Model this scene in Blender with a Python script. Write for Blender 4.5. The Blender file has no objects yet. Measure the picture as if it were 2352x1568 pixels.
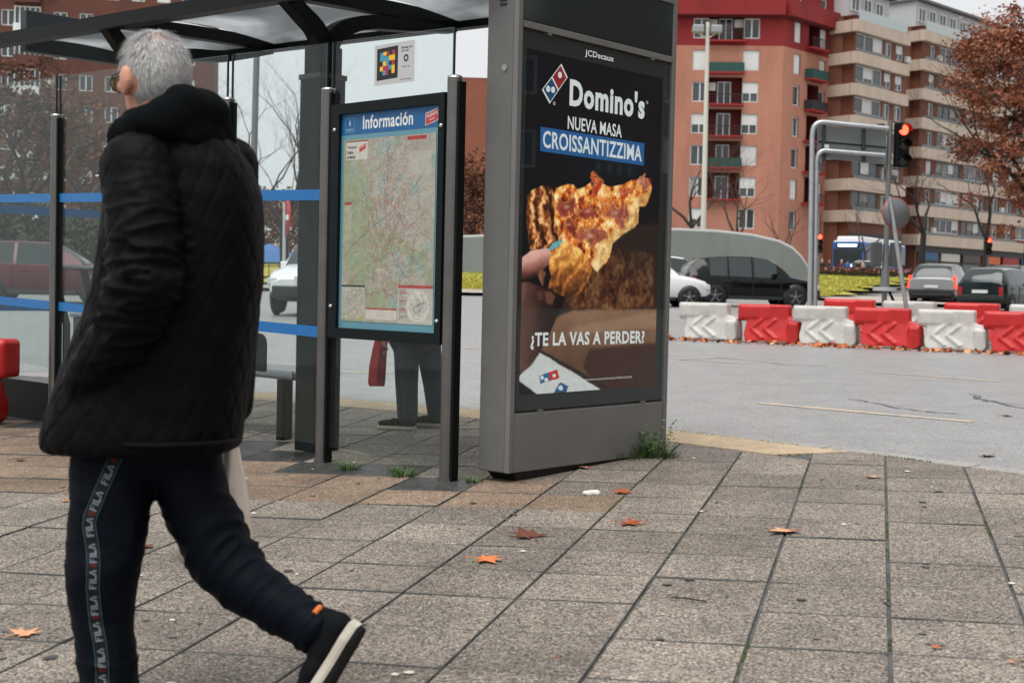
import bpy, bmesh, math, random
import numpy as np
from mathutils import Vector, Matrix
from mathutils.bvhtree import BVHTree
from mathutils import noise as mnoise
random.seed(7); rng = np.random.default_rng(7)
S = bpy.context.scene
COL = S.collection
R_ = math.radians
# ------------------------------------------------------------------ camera
FD = 5506.45/1.7415            # focal length in pixels of a 2352 px wide frame
CH, PITCH, ROLL, YAW = .92587, -.04032, .02288, .25936
CF = Vector((0, math.cos(PITCH), math.sin(PITCH)))
_up = Vector((0, -math.sin(PITCH), math.cos(PITCH)))
CR = math.cos(ROLL)*Vector((1, 0, 0)) + math.sin(ROLL)*_up
CU = -math.sin(ROLL)*Vector((1, 0, 0)) + math.cos(ROLL)*_up
CAM = Vector((0, 0, CH))
cd = bpy.data.cameras.new('camera'); cam = bpy.data.objects.new('camera', cd); COL.objects.link(cam)
cam.matrix_world = Matrix(((CR.x, CU.x, -CF.x, 0), (CR.y, CU.y, -CF.y, 0), (CR.z, CU.z, -CF.z, CH), (0, 0, 0, 1)))
cd.sensor_width = 36; cd.lens = 36*FD/2352; cd.clip_start = .05; cd.clip_end = 2000
cd.dof.use_dof = True; cd.dof.focus_distance = 7.35; cd.dof.aperture_fstop = 4.8; cd.dof.aperture_blades = 7
S.camera = cam
# ------------------------------------------------------------------ sky, sun, exposure (overcast)
SUN_EL, SUN_AZ = 68, 215
w = bpy.data.worlds.new('World'); S.world = w; w.use_nodes = True
nt = w.node_tree; bg = nt.nodes['Background']
sky = nt.nodes.new('ShaderNodeTexSky'); sky.sky_type = 'NISHITA'; sky.sun_disc = False
sky.sun_elevation = R_(SUN_EL); sky.sun_rotation = R_(SUN_AZ); sky.dust_density = 6; sky.air_density = 1.5
hs = nt.nodes.new('ShaderNodeHueSaturation'); hs.inputs['Saturation'].default_value = .10
mx = nt.nodes.new('ShaderNodeMix'); mx.data_type = 'RGBA'; mx.inputs[0].default_value = .72
mx.inputs[7].default_value = (8.6, 8.8, 9.0, 1)       # even cloud layer
nt.links.new(sky.outputs[0], hs.inputs['Color']); nt.links.new(hs.outputs[0], mx.inputs[6])
nt.links.new(mx.outputs[2], bg.inputs[0]); bg.inputs[1].default_value = .066
sl = bpy.data.lights.new('sun', 'SUN'); sl.energy = 1.5; sl.angle = R_(45); sl.color = (1, .97, .93)
so = bpy.data.objects.new('sun', sl); COL.objects.link(so)
_az = R_(SUN_AZ); _d = Vector((math.sin(_az)*math.cos(R_(SUN_EL)), math.cos(_az)*math.cos(R_(SUN_EL)), math.sin(R_(SUN_EL))))
so.rotation_euler = (-_d).to_track_quat('-Z', 'Y').to_euler(); so.location = (0, -20, 40)
vs = S.view_settings; vs.view_transform = 'Standard'; vs.look = 'None'; vs.exposure = .82; vs.gamma = 1
S.display_settings.display_device = 'sRGB'
S.cycles.use_denoising = True
S.cycles.max_bounces = 8; S.cycles.transparent_max_bounces = 16; S.cycles.caustics_reflective = False; S.cycles.caustics_refractive = False
# ------------------------------------------------------------------ pixel helpers
def ray(x, y): x = float(x); y = float(y); return CF + ((x-1176)/FD)*CR + ((784.1-y)/FD)*CU
def px(x, y, d): return CAM + float(d)*ray(x, y)
_c, _s = math.cos(YAW), math.sin(YAW)
TX = Vector((_c, -_s)); TY = Vector((_s, _c))      # paving axes
def tile_of(x, y): return _c*x-_s*y-.06395, _s*x+_c*y-7.21314
def untile(a, b):
    a += .06395; b += 7.21314
    return _c*a+_s*b, -_s*a+_c*b
PA, PB = .03092, .0279
def pz(x, y):                                       # pavement surface
    a, b = tile_of(x, y); return PA*a+PB*b
def gp(x, y):
    r = ray(x, y); f0 = CH-pz(0, 0); g = r.z-(pz(r.x, r.y)-pz(0, 0))
    return CAM + (-f0/g)*r
def hit(P0, w, x, y):                               # pixel ray on a vertical plane -> (s, z)
    r = ray(x, y); n = (-w[1], w[0])
    t = (P0[0]*n[0]+P0[1]*n[1])/(r.x*n[0]+r.y*n[1]); p = CAM+t*r
    return (p.x-P0[0])*w[0]+(p.y-P0[1])*w[1], p.z
# kerb, in paving units of 0.4 m (x, y), convex
KERB = [(-60, 30.6), (-13.5, 9.75), (-7.4, 6.95), (-3.4, 4.4), (-1, 2.68), (0, 1.95), (1.75, .55), (40, -33)]
def kerb_dist(x, y):                                # metres beyond the kerb (+ on the road)
    a, b = tile_of(x, y); a /= .4; b /= .4; best = -1e9
    for (x0, y0), (x1, y1) in zip(KERB, KERB[1:]):
        dx, dy = x1-x0, y1-y0; L = math.hypot(dx, dy)
        best = max(best, (-(a-x0)*dy+(b-y0)*dx)/L)
    return best*.4
_TD = [(0, -.1), (8, 0), (19, .09), (23, .1), (45, .41), (54, .55), (70, .95), (110, 1.9), (130, 2.3), (200, 3), (900, 4)]
def road_z(x, y):
    T = float(np.interp(y, [p[0] for p in _TD], [p[1] for p in _TD]))
    k = kerb_dist(x, y)
    if k < -.4: return min(pz(x, y), T)-.35
    t = min(1, max(0, k/7)); t = t*t*(3-2*t)
    near = max(-.6, pz(x, y)-.11-.0*k)
    return near*(1-t)+T*t
def rg(x, y):                                       # pixel -> road surface
    r = ray(x, y); t = 6.; p = CAM+t*r
    while t < 300:
        p = CAM+t*r
        if p.z < road_z(p.x, p.y): break
        t *= 1.004
    return p
# ------------------------------------------------------------------ materials
MATS = {}
def srgb(r, g, b):
    f = lambda c: c/12.92 if c <= .04045 else ((c+.055)/1.055)**2.4
    return (f(r/255), f(g/255), f(b/255), 1)
def mat(name, col=(.5, .5, .5), rough=.6, metal=0, var=0, vscale=3, bump=0, bscale=60, spec=.5, emit=None, objvar=0, coat=0, col2=None, coords='Object', detail=4, stretch=None, alpha=None):
    if name in MATS: return MATS[name]
    m = bpy.data.materials.new(name); m.use_nodes = True; n = m.node_tree.nodes; l = m.node_tree.links
    b = n['Principled BSDF']; b.inputs['Roughness'].default_value = rough; b.inputs['Metallic'].default_value = metal
    b.inputs['Specular IOR Level'].default_value = spec
    c = tuple(col[:3])+(1,); b.inputs['Base Color'].default_value = c
    if coat: b.inputs['Specular IOR Level'].default_value = .05; b.inputs['Coat Weight'].default_value = coat; b.inputs['Coat Roughness'].default_value = .06
    out = None
    if var or bump or objvar:
        tc = n.new('ShaderNodeTexCoord'); geo = n.new('ShaderNodeNewGeometry')
        src = geo.outputs['Position'] if coords == 'World' else tc.outputs['Object']
        if stretch:
            mp = n.new('ShaderNodeMapping'); mp.inputs['Scale'].default_value = stretch; l.new(src, mp.inputs[0]); src = mp.outputs[0]
    if var:
        t = n.new('ShaderNodeTexNoise'); t.inputs['Scale'].default_value = vscale; t.inputs['Detail'].default_value = detail
        t.inputs['Roughness'].default_value = .65
        l.new(src, t.inputs['Vector']); r = n.new('ShaderNodeValToRGB'); l.new(t.outputs['Fac'], r.inputs[0])
        c2 = tuple(col2[:3]) if col2 else tuple(min(1, x*(1+var)) for x in c[:3])
        c1 = c[:3] if col2 else tuple(x*(1-var) for x in c[:3])
        r.color_ramp.elements[0].position = .32; r.color_ramp.elements[1].position = .68
        r.color_ramp.elements[0].color = tuple(c1)+(1,); r.color_ramp.elements[1].color = tuple(c2)+(1,)
        out = r.outputs[0]
    if objvar:
        oi = n.new('ShaderNodeObjectInfo'); h = n.new('ShaderNodeHueSaturation')
        mr = n.new('ShaderNodeMapRange'); mr.inputs[3].default_value = 1-objvar; mr.inputs[4].default_value = 1+objvar
        l.new(oi.outputs['Random'], mr.inputs[0]); l.new(mr.outputs[0], h.inputs['Value'])
        if out: l.new(out, h.inputs['Color'])
        else: h.inputs['Color'].default_value = c
        out = h.outputs[0]
    if out: l.new(out, b.inputs['Base Color'])
    if bump:
        t = n.new('ShaderNodeTexNoise'); t.inputs['Scale'].default_value = bscale; t.inputs['Detail'].default_value = 3
        l.new(src, t.inputs['Vector']); bp = n.new('ShaderNodeBump'); bp.inputs['Strength'].default_value = bump
        bp.inputs['Distance'].default_value = .01; l.new(t.outputs['Fac'], bp.inputs['Height']); l.new(bp.outputs[0], b.inputs['Normal'])
    if emit:
        b.inputs['Emission Color'].default_value = tuple(emit[:3])+(1,); b.inputs['Emission Strength'].default_value = emit[3]
    MATS[name] = m; return m
def glass_mat(name, tint=(.8, .85, .85), dirt=.08, dirtcol=(.35, .37, .36), rough=.02, dscale=6, streak=True):
    if name in MATS: return MATS[name]
    m = bpy.data.materials.new(name); m.use_nodes = True; n = m.node_tree.nodes; l = m.node_tree.links
    n.remove(n['Principled BSDF']); o = n['Material Output']
    tr = n.new('ShaderNodeBsdfTransparent'); tr.inputs[0].default_value = tint+(1,)
    gl = n.new('ShaderNodeBsdfGlossy'); gl.inputs['Roughness'].default_value = rough
    df = n.new('ShaderNodeBsdfDiffuse'); df.inputs[0].default_value = dirtcol+(1,)
    fr = n.new('ShaderNodeFresnel'); fr.inputs[0].default_value = 1.45
    tc = n.new('ShaderNodeTexCoord'); mp = n.new('ShaderNodeMapping'); mp.inputs['Scale'].default_value = (6, 6, .6) if streak else (1, 1, 1)
    nz = n.new('ShaderNodeTexNoise'); nz.inputs['Scale'].default_value = dscale; nz.inputs['Detail'].default_value = 6; nz.inputs['Roughness'].default_value = .7
    mr = n.new('ShaderNodeMapRange'); mr.inputs[1].default_value = .35; mr.inputs[2].default_value = .75
    mr.inputs[3].default_value = dirt*.4; mr.inputs[4].default_value = dirt*1.9
    l.new(tc.outputs['Object'], mp.inputs[0]); l.new(mp.outputs[0], nz.inputs['Vector']); l.new(nz.outputs[0], mr.inputs[0])
    m1 = n.new('ShaderNodeMixShader'); m2 = n.new('ShaderNodeMixShader')
    l.new(mr.outputs[0], m1.inputs[0]); l.new(tr.outputs[0], m1.inputs[1]); l.new(df.outputs[0], m1.inputs[2])
    ge = n.new('ShaderNodeNewGeometry'); iv = n.new('ShaderNodeMath'); iv.operation = 'SUBTRACT'; iv.inputs[0].default_value = 1; l.new(ge.outputs['Backfacing'], iv.inputs[1])
    mu = n.new('ShaderNodeMath'); mu.operation = 'MULTIPLY'; l.new(fr.outputs[0], mu.inputs[0]); l.new(iv.outputs[0], mu.inputs[1])
    l.new(mu.outputs[0], m2.inputs[0]); l.new(m1.outputs[0], m2.inputs[1]); l.new(gl.outputs[0], m2.inputs[2])
    l.new(m2.outputs[0], o.inputs[0]); MATS[name] = m; return m
def vcol_mat(name, rough=.5, spec=.3, bump=0, emit=0):
    if name in MATS: return MATS[name]
    m = bpy.data.materials.new(name); m.use_nodes = True; n = m.node_tree.nodes; l = m.node_tree.links
    b = n['Principled BSDF']; b.inputs['Roughness'].default_value = rough; b.inputs['Specular IOR Level'].default_value = spec
    a = n.new('ShaderNodeAttribute'); a.attribute_name = 'Col'; l.new(a.outputs['Color'], b.inputs['Base Color'])
    if emit: l.new(a.outputs['Color'], b.inputs['Emission Color']); b.inputs['Emission Strength'].default_value = emit
    MATS[name] = m; return m
# ------------------------------------------------------------------ scene graph
WM = {}
def tag(o, label=None, cat=None, group=None, kind=None):
    if label: o['label'] = label
    if cat: o['category'] = cat
    if group: o['group'] = group
    if kind: o['kind'] = kind
    return o
def thing(name, label, cat, loc=(0, 0, 0), rz=0, group=None):
    o = bpy.data.objects.new(name, None); COL.objects.link(o); o.empty_display_size = .2
    o.location = loc; o.rotation_euler = (0, 0, rz)
    WM[o] = Matrix.Translation(Vector(loc)) @ Matrix.Rotation(rz, 4, 'Z')
    return tag(o, label, cat, group)
def link(name, me, m, parent=None, world=True, M=None):
    o = bpy.data.objects.new(name, me); COL.objects.link(o)
    if m is not None and not me.materials:
        for q in (m if isinstance(m, (list, tuple)) else [m]): me.materials.append(q)
    if parent is not None:
        o.parent = parent; WM[o] = WM[parent] if M is None else WM[parent] @ M
        if world: me.transform(WM[parent].inverted())
    else: WM[o] = Matrix() if M is None else M
    if M is not None: o.matrix_local = M
    return o
class MB:
    def __init__(s): s.v = []; s.f = []; s.m = []; s.sm = []
    def add(s, vs, fs, mi=0, smooth=False):
        k = len(s.v); s.v += [tuple(p) for p in vs]; s.f += [tuple(i+k for i in f) for f in fs]
        s.m += [mi]*len(fs); s.sm += [smooth]*len(fs); return s
    def box(s, x0, x1, y0, y1, z0, z1, mi=0, M=None):
        vs = [Vector((x, y, z)) for z in (z0, z1) for x, y in ((x0, y0), (x1, y0), (x1, y1), (x0, y1))]
        if M: vs = [M @ p for p in vs]
        return s.add(vs, [(3, 2, 1, 0), (4, 5, 6, 7), (0, 1, 5, 4), (1, 2, 6, 5), (2, 3, 7, 6), (3, 0, 4, 7)], mi)
    def bbox(s, x0, x1, y0, y1, z0, z1, b=.01, mi=0, M=None, seg=2):
        bm = bmesh.new(); bmesh.ops.create_cube(bm, size=1)
        for p in bm.verts: p.co = Vector(((x0+x1)/2+p.co.x*(x1-x0), (y0+y1)/2+p.co.y*(y1-y0), (z0+z1)/2+p.co.z*(z1-z0)))
        bmesh.ops.bevel(bm, geom=bm.edges[:], offset=b, segments=seg, affect='EDGES', profile=.5)
        return s.bm(bm, mi, M)
    def bm(s, bm, mi=0, M=None, smooth=False):
        bm.verts.index_update(); vs = [(M @ p.co) if M else p.co.copy() for p in bm.verts]; fs = [[q.index for q in f.verts] for f in bm.faces]
        bm.free(); return s.add(vs, fs, mi, smooth)
    def prism(s, poly, h, M=None, mi=0):                 # poly in xy, extruded 0..h in z
        n = len(poly); vs = [Vector((x, y, z)) for z in (0, h) for x, y in poly]
        if M: vs = [M @ p for p in vs]
        return s.add(vs, [tuple(range(n-1, -1, -1)), tuple(range(n, 2*n))]+[(i, (i+1) % n, n+(i+1) % n, n+i) for i in range(n)], mi)
    def tube(s, pts, r, n=8, mi=0, cap=True, smooth=True, ry=None):
        pts = [Vector(p) for p in pts]; k = len(pts)
        rs = r if isinstance(r, (list, tuple)) else [r]*k
        vs = []; prev = None
        for i, p in enumerate(pts):
            t = (pts[min(i+1, k-1)]-pts[max(i-1, 0)]).normalized()
            if prev is None:
                a = Vector((0, 0, 1)) if abs(t.z) < .9 else Vector((1, 0, 0))
                e = t.cross(a).normalized()
            else: e = (prev-t*prev.dot(t)).normalized()
            prev = e; g = t.cross(e)
            for j in range(n):
                an = 2*math.pi*j/n; vs.append(p+e*(math.cos(an)*rs[i])+g*(math.sin(an)*rs[i]*(ry or 1)))
        fs = [(i*n+j, i*n+(j+1) % n, (i+1)*n+(j+1) % n, (i+1)*n+j) for i in range(k-1) for j in range(n)]
        s.add(vs, fs, mi, smooth)
        if cap: s.add(vs[:n], [tuple(range(n-1, -1, -1))], mi); s.add(vs[-n:], [tuple(range(n))], mi)
        return s
    def lathe(s, prof, n=24, M=None, mi=0, smooth=True):   # prof (r, z)
        vs = [Vector((r*math.cos(2*math.pi*j/n), r*math.sin(2*math.pi*j/n), z)) for r, z in prof for j in range(n)]
        if M: vs = [M @ p for p in vs]
        return s.add(vs, [(i*n+j, i*n+(j+1) % n, (i+1)*n+(j+1) % n, (i+1)*n+j) for i in range(len(prof)-1) for j in range(n)], mi, smooth)
    def ball(s, c, rx, ry=None, rz=None, n=14, mi=0, M=None):
        ry = ry or rx; rz = rz or rx; k = n//2; vs = []; c = Vector(c)
        for i in range(k+1):
            a = math.pi*i/k
            for j in range(n):
                b = 2*math.pi*j/n; p = Vector((rx*math.sin(a)*math.cos(b), ry*math.sin(a)*math.sin(b), rz*math.cos(a)))
                vs.append(c+((M @ p) if M else p))
        return s.add(vs, [(i*n+j, (i+1)*n+j, (i+1)*n+(j+1) % n, i*n+(j+1) % n) for i in range(k) for j in range(n)], mi, True)
    def mesh(s, name='mesh'):
        me = bpy.data.meshes.new(name); me.from_pydata(s.v, [], s.f)
        if s.f:
            me.polygons.foreach_set('material_index', s.m); me.polygons.foreach_set('use_smooth', s.sm)
        me.update(); return me
    def build(s, name, m, parent=None, world=True, M=None): return link(name, s.mesh(name), m, parent, world, M)
def frame_mat(P0, w, z=0):                             # local x along w, local y up, local z out of the face (towards camera side)
    w = Vector((w[0], w[1], 0)).normalized(); up = Vector((0, 0, 1)); n = w.cross(up)
    return Matrix(((w.x, 0, n.x, P0[0]), (w.y, 0, n.y, P0[1]), (0, 1, n.z, z), (0, 0, 0, 1)))
def remesh(mb, voxel, smooth=4, name='mesh', factor=.5):
    me = mb.mesh(name); o = bpy.data.objects.new('tmp', me); COL.objects.link(o)
    r = o.modifiers.new('r', 'REMESH'); r.mode = 'VOXEL'; r.voxel_size = voxel; r.use_smooth_shade = True
    if smooth: k = o.modifiers.new('s', 'SMOOTH'); k.iterations = smooth; k.factor = factor
    dg = bpy.context.evaluated_depsgraph_get(); out = bpy.data.meshes.new_from_object(o.evaluated_get(dg))
    bpy.data.objects.remove(o); bpy.data.meshes.remove(me); out.materials.clear(); out.name = name
    out.polygons.foreach_set('use_smooth', [True]*len(out.polygons)); return out
def capsule(mb, a, b, ra, rb, n=14, mi=0):
    a, b = Vector(a), Vector(b); L = (b-a).length; t = (b-a)/L; pts = []; rs = []
    for k in range(5):
        an = math.pi/2*(1-k/4); pts.append(a-t*ra*math.sin(an)); rs.append(max(.0008, ra*math.cos(an)))
    for k in range(5):
        an = math.pi/2*k/4; pts.append(b+t*rb*math.sin(an)); rs.append(max(.0008, rb*math.cos(an)))
    return mb.tube(pts, rs, n, mi)
def chain(mb, pts, rs, n=14):
    for i in range(len(pts)-1): capsule(mb, pts[i], pts[i+1], rs[i], rs[i+1], n)
_tcache = {}
def text_raw(body, bold=0.0):
    k = (body, bold)
    if k not in _tcache:
        cu = bpy.data.curves.new('t', 'FONT'); cu.body = body; cu.offset = bold; cu.space_character = 1+bold*2.6; cu.resolution_u = 3
        o = bpy.data.objects.new('t', cu); COL.objects.link(o); dg = bpy.context.evaluated_depsgraph_get()
        me = bpy.data.meshes.new_from_object(o.evaluated_get(dg)); v = np.array([p.co[:2] for p in me.vertices]); f = [tuple(p.vertices) for p in me.polygons]
        bpy.data.objects.remove(o); bpy.data.meshes.remove(me); _tcache[k] = (v, f)
    return _tcache[k]
def text_on(mb, body, M, x0, x1, y0, y1, z=0, bold=.0, mi=0, shear=0, skew=0):
    v, f = text_raw(body, bold); lo, hi = v.min(0), v.max(0)
    u = (v-lo)/(hi-lo)
    vs = [M @ Vector((x0+a*(x1-x0)+shear*b*(y1-y0), y0+b*(y1-y0)+skew*a, z)) for a, b in u]
    return mb.add(vs, f, mi)
def grid_pic(name, img, M, W, H, z, m, parent):          # img rows top->bottom sRGB 0..255, drawn on a fine mesh as flat print
    h, wd, _ = img.shape
    xs = np.linspace(0, W, wd); ys = np.linspace(H, 0, h)
    X, Y = np.meshgrid(xs, ys); vs = [M @ Vector((a, b, z)) for a, b in zip(X.ravel(), Y.ravel())]
    i = np.arange(h*wd).reshape(h, wd); f = np.stack([i[1:, :-1], i[1:, 1:], i[:-1, 1:], i[:-1, :-1]], -1).reshape(-1, 4)
    me = bpy.data.meshes.new(name); me.from_pydata(vs, [], f.tolist())
    c = np.clip(img.reshape(-1, 3)/255., 0, 1); c = np.where(c <= .04045, c/12.92, ((c+.055)/1.055)**2.4)
    at = me.color_attributes.new('Col', 'FLOAT_COLOR', 'POINT'); at.data.foreach_set('color', np.c_[c, np.ones(len(c))].ravel().astype(np.float32))
    return link(name, me, m, parent)
def vnoise(h, w, cell, seed=0, oct=4):
    g = np.random.default_rng(seed); out = np.zeros((h, w)); amp = 1; tot = 0
    for o in range(oct):
        ch, cw = int(h/cell)+3, int(w/cell)+3; a = g.random((ch, cw))
        y = np.arange(h)/cell; x = np.arange(w)/cell; yi = y.astype(int); xi = x.astype(int)
        fy = (y-yi)[:, None]; fx = (x-xi)[None]; fy = fy*fy*(3-2*fy); fx = fx*fx*(3-2*fx)
        v = (a[yi][:, xi]*(1-fx)+a[yi][:, xi+1]*fx)*(1-fy)+(a[yi+1][:, xi]*(1-fx)+a[yi+1][:, xi+1]*fx)*fy
        out += v*amp; tot += amp; amp *= .55; cell = max(1.01, cell/2)
    return out/tot
def in_poly(X, Y, poly):
    r = np.zeros(X.shape, bool); n = len(poly)
    for i in range(n):
        x0, y0 = poly[i]; x1, y1 = poly[(i+1) % n]
        if y0 == y1: continue
        r ^= ((Y < y0) != (Y < y1)) & (X < (x1-x0)*(Y-y0)/(y1-y0)+x0)
    return r
def clip_half(poly, a, b, c):                            # keep a*x+b*y<=c
    out = []; n = len(poly)
    for i in range(n):
        p, q = poly[i], poly[(i+1) % n]; dp = a*p[0]+b*p[1]-c; dq = a*q[0]+b*q[1]-c
        if dp <= 0: out.append(p)
        if dp*dq < 0: t = dp/(dp-dq); out.append((p[0]+t*(q[0]-p[0]), p[1]+t*(q[1]-p[1])))
    return out
def copy_tree(o, parent=None, label=None, group=None, loc=None, rz=None):
    c = o.copy(); COL.objects.link(c); c.parent = parent
    if label: c['label'] = label
    if group: c['group'] = group
    if loc is not None: c.location = loc
    if rz is not None: c.rotation_euler = (0, 0, rz)
    for ch in [q for q in KIDS.get(o, [])]: copy_tree(ch, c)
    return c
KIDS = {}
def note_kids():
    KIDS.clear()
    for o in COL.objects:
        if o.parent: KIDS.setdefault(o.parent, []).append(o)
# ================================================================== ground
def agg_mat(name, stops, gap=.28, scale=150, warm=.15, rough=.75, stain=.35):
    m = bpy.data.materials.new(name); m.use_nodes = True; n = m.node_tree.nodes; l = m.node_tree.links; b = n['Principled BSDF']
    b.inputs['Roughness'].default_value = rough; b.inputs['Specular IOR Level'].default_value = .35
    g = n.new('ShaderNodeNewGeometry'); v = n.new('ShaderNodeTexVoronoi'); v.inputs['Scale'].default_value = scale; v.inputs['Randomness'].default_value = 1
    l.new(g.outputs['Position'], v.inputs['Vector'])
    sx = n.new('ShaderNodeSeparateColor'); l.new(v.outputs['Color'], sx.inputs[0])
    r = n.new('ShaderNodeValToRGB'); cr = r.color_ramp
    while len(cr.elements) < len(stops): cr.elements.new(.5)
    for e, (p, c) in zip(cr.elements, stops): e.position = p; e.color = srgb(*c)
    l.new(sx.outputs[0], r.inputs[0])
    d = n.new('ShaderNodeMapRange'); d.inputs[1].default_value = .42; d.inputs[2].default_value = .78; d.inputs[3].default_value = 1; d.inputs[4].default_value = gap
    l.new(v.outputs['Distance'], d.inputs[0])
    nz = n.new('ShaderNodeTexNoise'); nz.inputs['Scale'].default_value = 2.3; nz.inputs['Detail'].default_value = 7; nz.inputs['Roughness'].default_value = .7; l.new(g.outputs['Position'], nz.inputs['Vector'])
    st = n.new('ShaderNodeMapRange'); st.inputs[1].default_value = .3; st.inputs[2].default_value = .7; st.inputs[3].default_value = 1-stain; st.inputs[4].default_value = 1+stain*.5; l.new(nz.outputs[0], st.inputs[0])
    oi = n.new('ShaderNodeObjectInfo'); ob = n.new('ShaderNodeMapRange'); ob.inputs[3].default_value = .80; ob.inputs[4].default_value = 1.17; l.new(oi.outputs['Random'], ob.inputs[0])
    m1 = n.new('ShaderNodeMath'); m1.operation = 'MULTIPLY'; l.new(d.outputs[0], m1.inputs[0]); l.new(st.outputs[0], m1.inputs[1])
    m2 = n.new('ShaderNodeMath'); m2.operation = 'MULTIPLY'; l.new(m1.outputs[0], m2.inputs[0]); l.new(ob.outputs[0], m2.inputs[1])
    vm = n.new('ShaderNodeVectorMath'); vm.operation = 'SCALE'; l.new(r.outputs[0], vm.inputs[0]); l.new(m2.outputs[0], vm.inputs['Scale']); l.new(vm.outputs[0], b.inputs['Base Color'])
    bp = n.new('ShaderNodeBump'); bp.inputs['Strength'].default_value = .55; bp.inputs['Distance'].default_value = .003; bp.invert = True
    l.new(v.outputs['Distance'], bp.inputs['Height']); l.new(bp.outputs[0], b.inputs['Normal']); MATS[name] = m; return m
AGG = agg_mat('exposed aggregate paving', [(0, (66, 63, 60)), (.2, (104, 98, 91)), (.5, (139, 131, 121)), (.76, (166, 156, 144)), (.9, (160, 138, 122)), (1, (200, 192, 181))], gap=.5)
BROWN = agg_mat('worn brown paving', [(0, (104, 88, 74)), (.4, (142, 120, 101)), (.8, (164, 140, 119)), (1, (182, 164, 142))], scale=150, stain=.45)
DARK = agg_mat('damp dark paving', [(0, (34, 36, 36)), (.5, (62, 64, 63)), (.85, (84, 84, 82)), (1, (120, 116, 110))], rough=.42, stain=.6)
MORTAR_SHADE = mat('joint mortar and gap shade', (.085, .086, .082), .85, var=.5, vscale=9, bump=.4, bscale=160, coords='World')
# shelter frame, needed for the damp strip
SO = Vector((-.32, 7.06)); SU = Vector((-.721, .692)).normalized(); SV = Vector((.692, .721)).normalized()
def sh(s, wv, z): p = SO+SU*s+SV*wv; return Vector((p.x, p.y, z))
def sh_of(x, y): d = Vector((x, y))-SO; return d.dot(SU), d.dot(SV)
PLN = Vector((0, 0, 1))
_p0 = Vector(untile(0, 0)+(0,)); _ex = Vector((TX.x, TX.y, PA)).normalized(); _ey0 = Vector((TY.x, TY.y, PB)); _n = _ex.cross(_ey0).normalized(); _ey = _n.cross(_ex)
def on_pav(a, b, dz=0, M=None):                          # paving units metres -> world
    x, y = untile(a, b); return Vector((x, y, PA*a+PB*b+dz))
# pavement bed
mb = MB(); nx, ny = 40, 24
poly = [(-24, -16), (16, -16), (16, -13.2)]+[(x*.4, y*.4) for x, y in reversed(KERB[1:-1])]+[(-24, 12.24)]
poly = [(-24, -12), (13, -12), (13, -9.3)]+[(x*.4, y*.4) for x, y in reversed(KERB[1:-1])]+[(-24, 12.2)]
top = [on_pav(a, b, -.008) for a, b in poly]; bot = [p-Vector((0, 0, .3)) for p in top]; k = len(poly)
mb.add(top+bot, [tuple(range(k))]+[(i, i+k, (i+1) % k+k, (i+1) % k) for i in range(k)])
pavement = tag(mb.build('pavement', MORTAR_SHADE), kind='structure')
# strip of tactile tiles along the kerb
def kerb_y(x):
    for (x0, y0), (x1, y1) in zip(KERB, KERB[1:]):
        if x0 <= x <= x1: return y0+(y1-y0)*(x-x0)/(x1-x0)
STRIP_END = -1.35
def tac_cut(poly):                                        # keep the paving side of the strip's inner edge (units)
    for (x0, y0), (x1, y1) in zip(KERB[:5], KERB[1:5]):
        dx, dy = x1-x0, y1-y0; L = math.hypot(dx, dy); a, b = -dy/L, dx/L
        poly = clip_half(poly, a, b, a*x0+b*y0-1.06) if len(poly) > 2 else poly
    return poly
def kerb_cut(poly):
    for (x0, y0), (x1, y1) in zip(KERB, KERB[1:]):
        dx, dy = x1-x0, y1-y0; L = math.hypot(dx, dy); a, b = -dy/L, dx/L
        poly = clip_half(poly, a, b, a*x0+b*y0) if len(poly) > 2 else poly
    return poly
GX, GY = .010/.4, .008/.4
def slab(polym, M=None, dz=0):                            # polygon (metres, paving axes) -> bevelled slab in world
    bm = bmesh.new(); vs = [bm.verts.new((a, b, 0)) for a, b in polym]
    f = bm.faces.new(vs); r = bmesh.ops.extrude_face_region(bm, geom=[f]); 
    for q in r['geom']:
        if isinstance(q, bmesh.types.BMVert): q.co.z = -.03
    bmesh.ops.recalc_face_normals(bm, faces=bm.faces[:])
    es = [e for e in bm.edges if all(abs(q.co.z) < 1e-6 for q in e.verts)]
    bmesh.ops.bevel(bm, geom=es, offset=.0022, segments=1, affect='EDGES'); return bm
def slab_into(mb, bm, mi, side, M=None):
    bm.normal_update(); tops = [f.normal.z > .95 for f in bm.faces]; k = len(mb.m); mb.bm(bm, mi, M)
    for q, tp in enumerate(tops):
        if not tp: mb.m[k+q] = side  # slab sides coloured dark: joint dirt plus painted-in shade of the gap
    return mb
bm = slab([(-.2+GX*.2, -.2+GY*.2), (.2-GX*.2, -.2+GY*.2), (.2-GX*.2, .2-GY*.2), (-.2+GX*.2, .2-GY*.2)])
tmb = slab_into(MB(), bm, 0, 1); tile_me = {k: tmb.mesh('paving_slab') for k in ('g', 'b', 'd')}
for k, m in (('g', AGG), ('b', BROWN), ('d', DARK)): tile_me[k].materials.append(m); tile_me[k].materials.append(MORTAR_SHADE)
TB = Matrix(((_ex.x, _ey.x, _n.x, 0), (_ex.y, _ey.y, _n.y, 0), (_ex.z, _ey.z, _n.z, 0), (0, 0, 0, 1)))
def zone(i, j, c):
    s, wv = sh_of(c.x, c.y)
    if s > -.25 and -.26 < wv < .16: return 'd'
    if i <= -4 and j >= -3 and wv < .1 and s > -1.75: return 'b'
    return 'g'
def proj(p):
    d = p-CAM; z = d.dot(CF)
    return (1176+FD*d.dot(CR)/z, 784.1-FD*d.dot(CU)/z, z) if z > .1 else (9e9, 9e9, z)
cells = []
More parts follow.
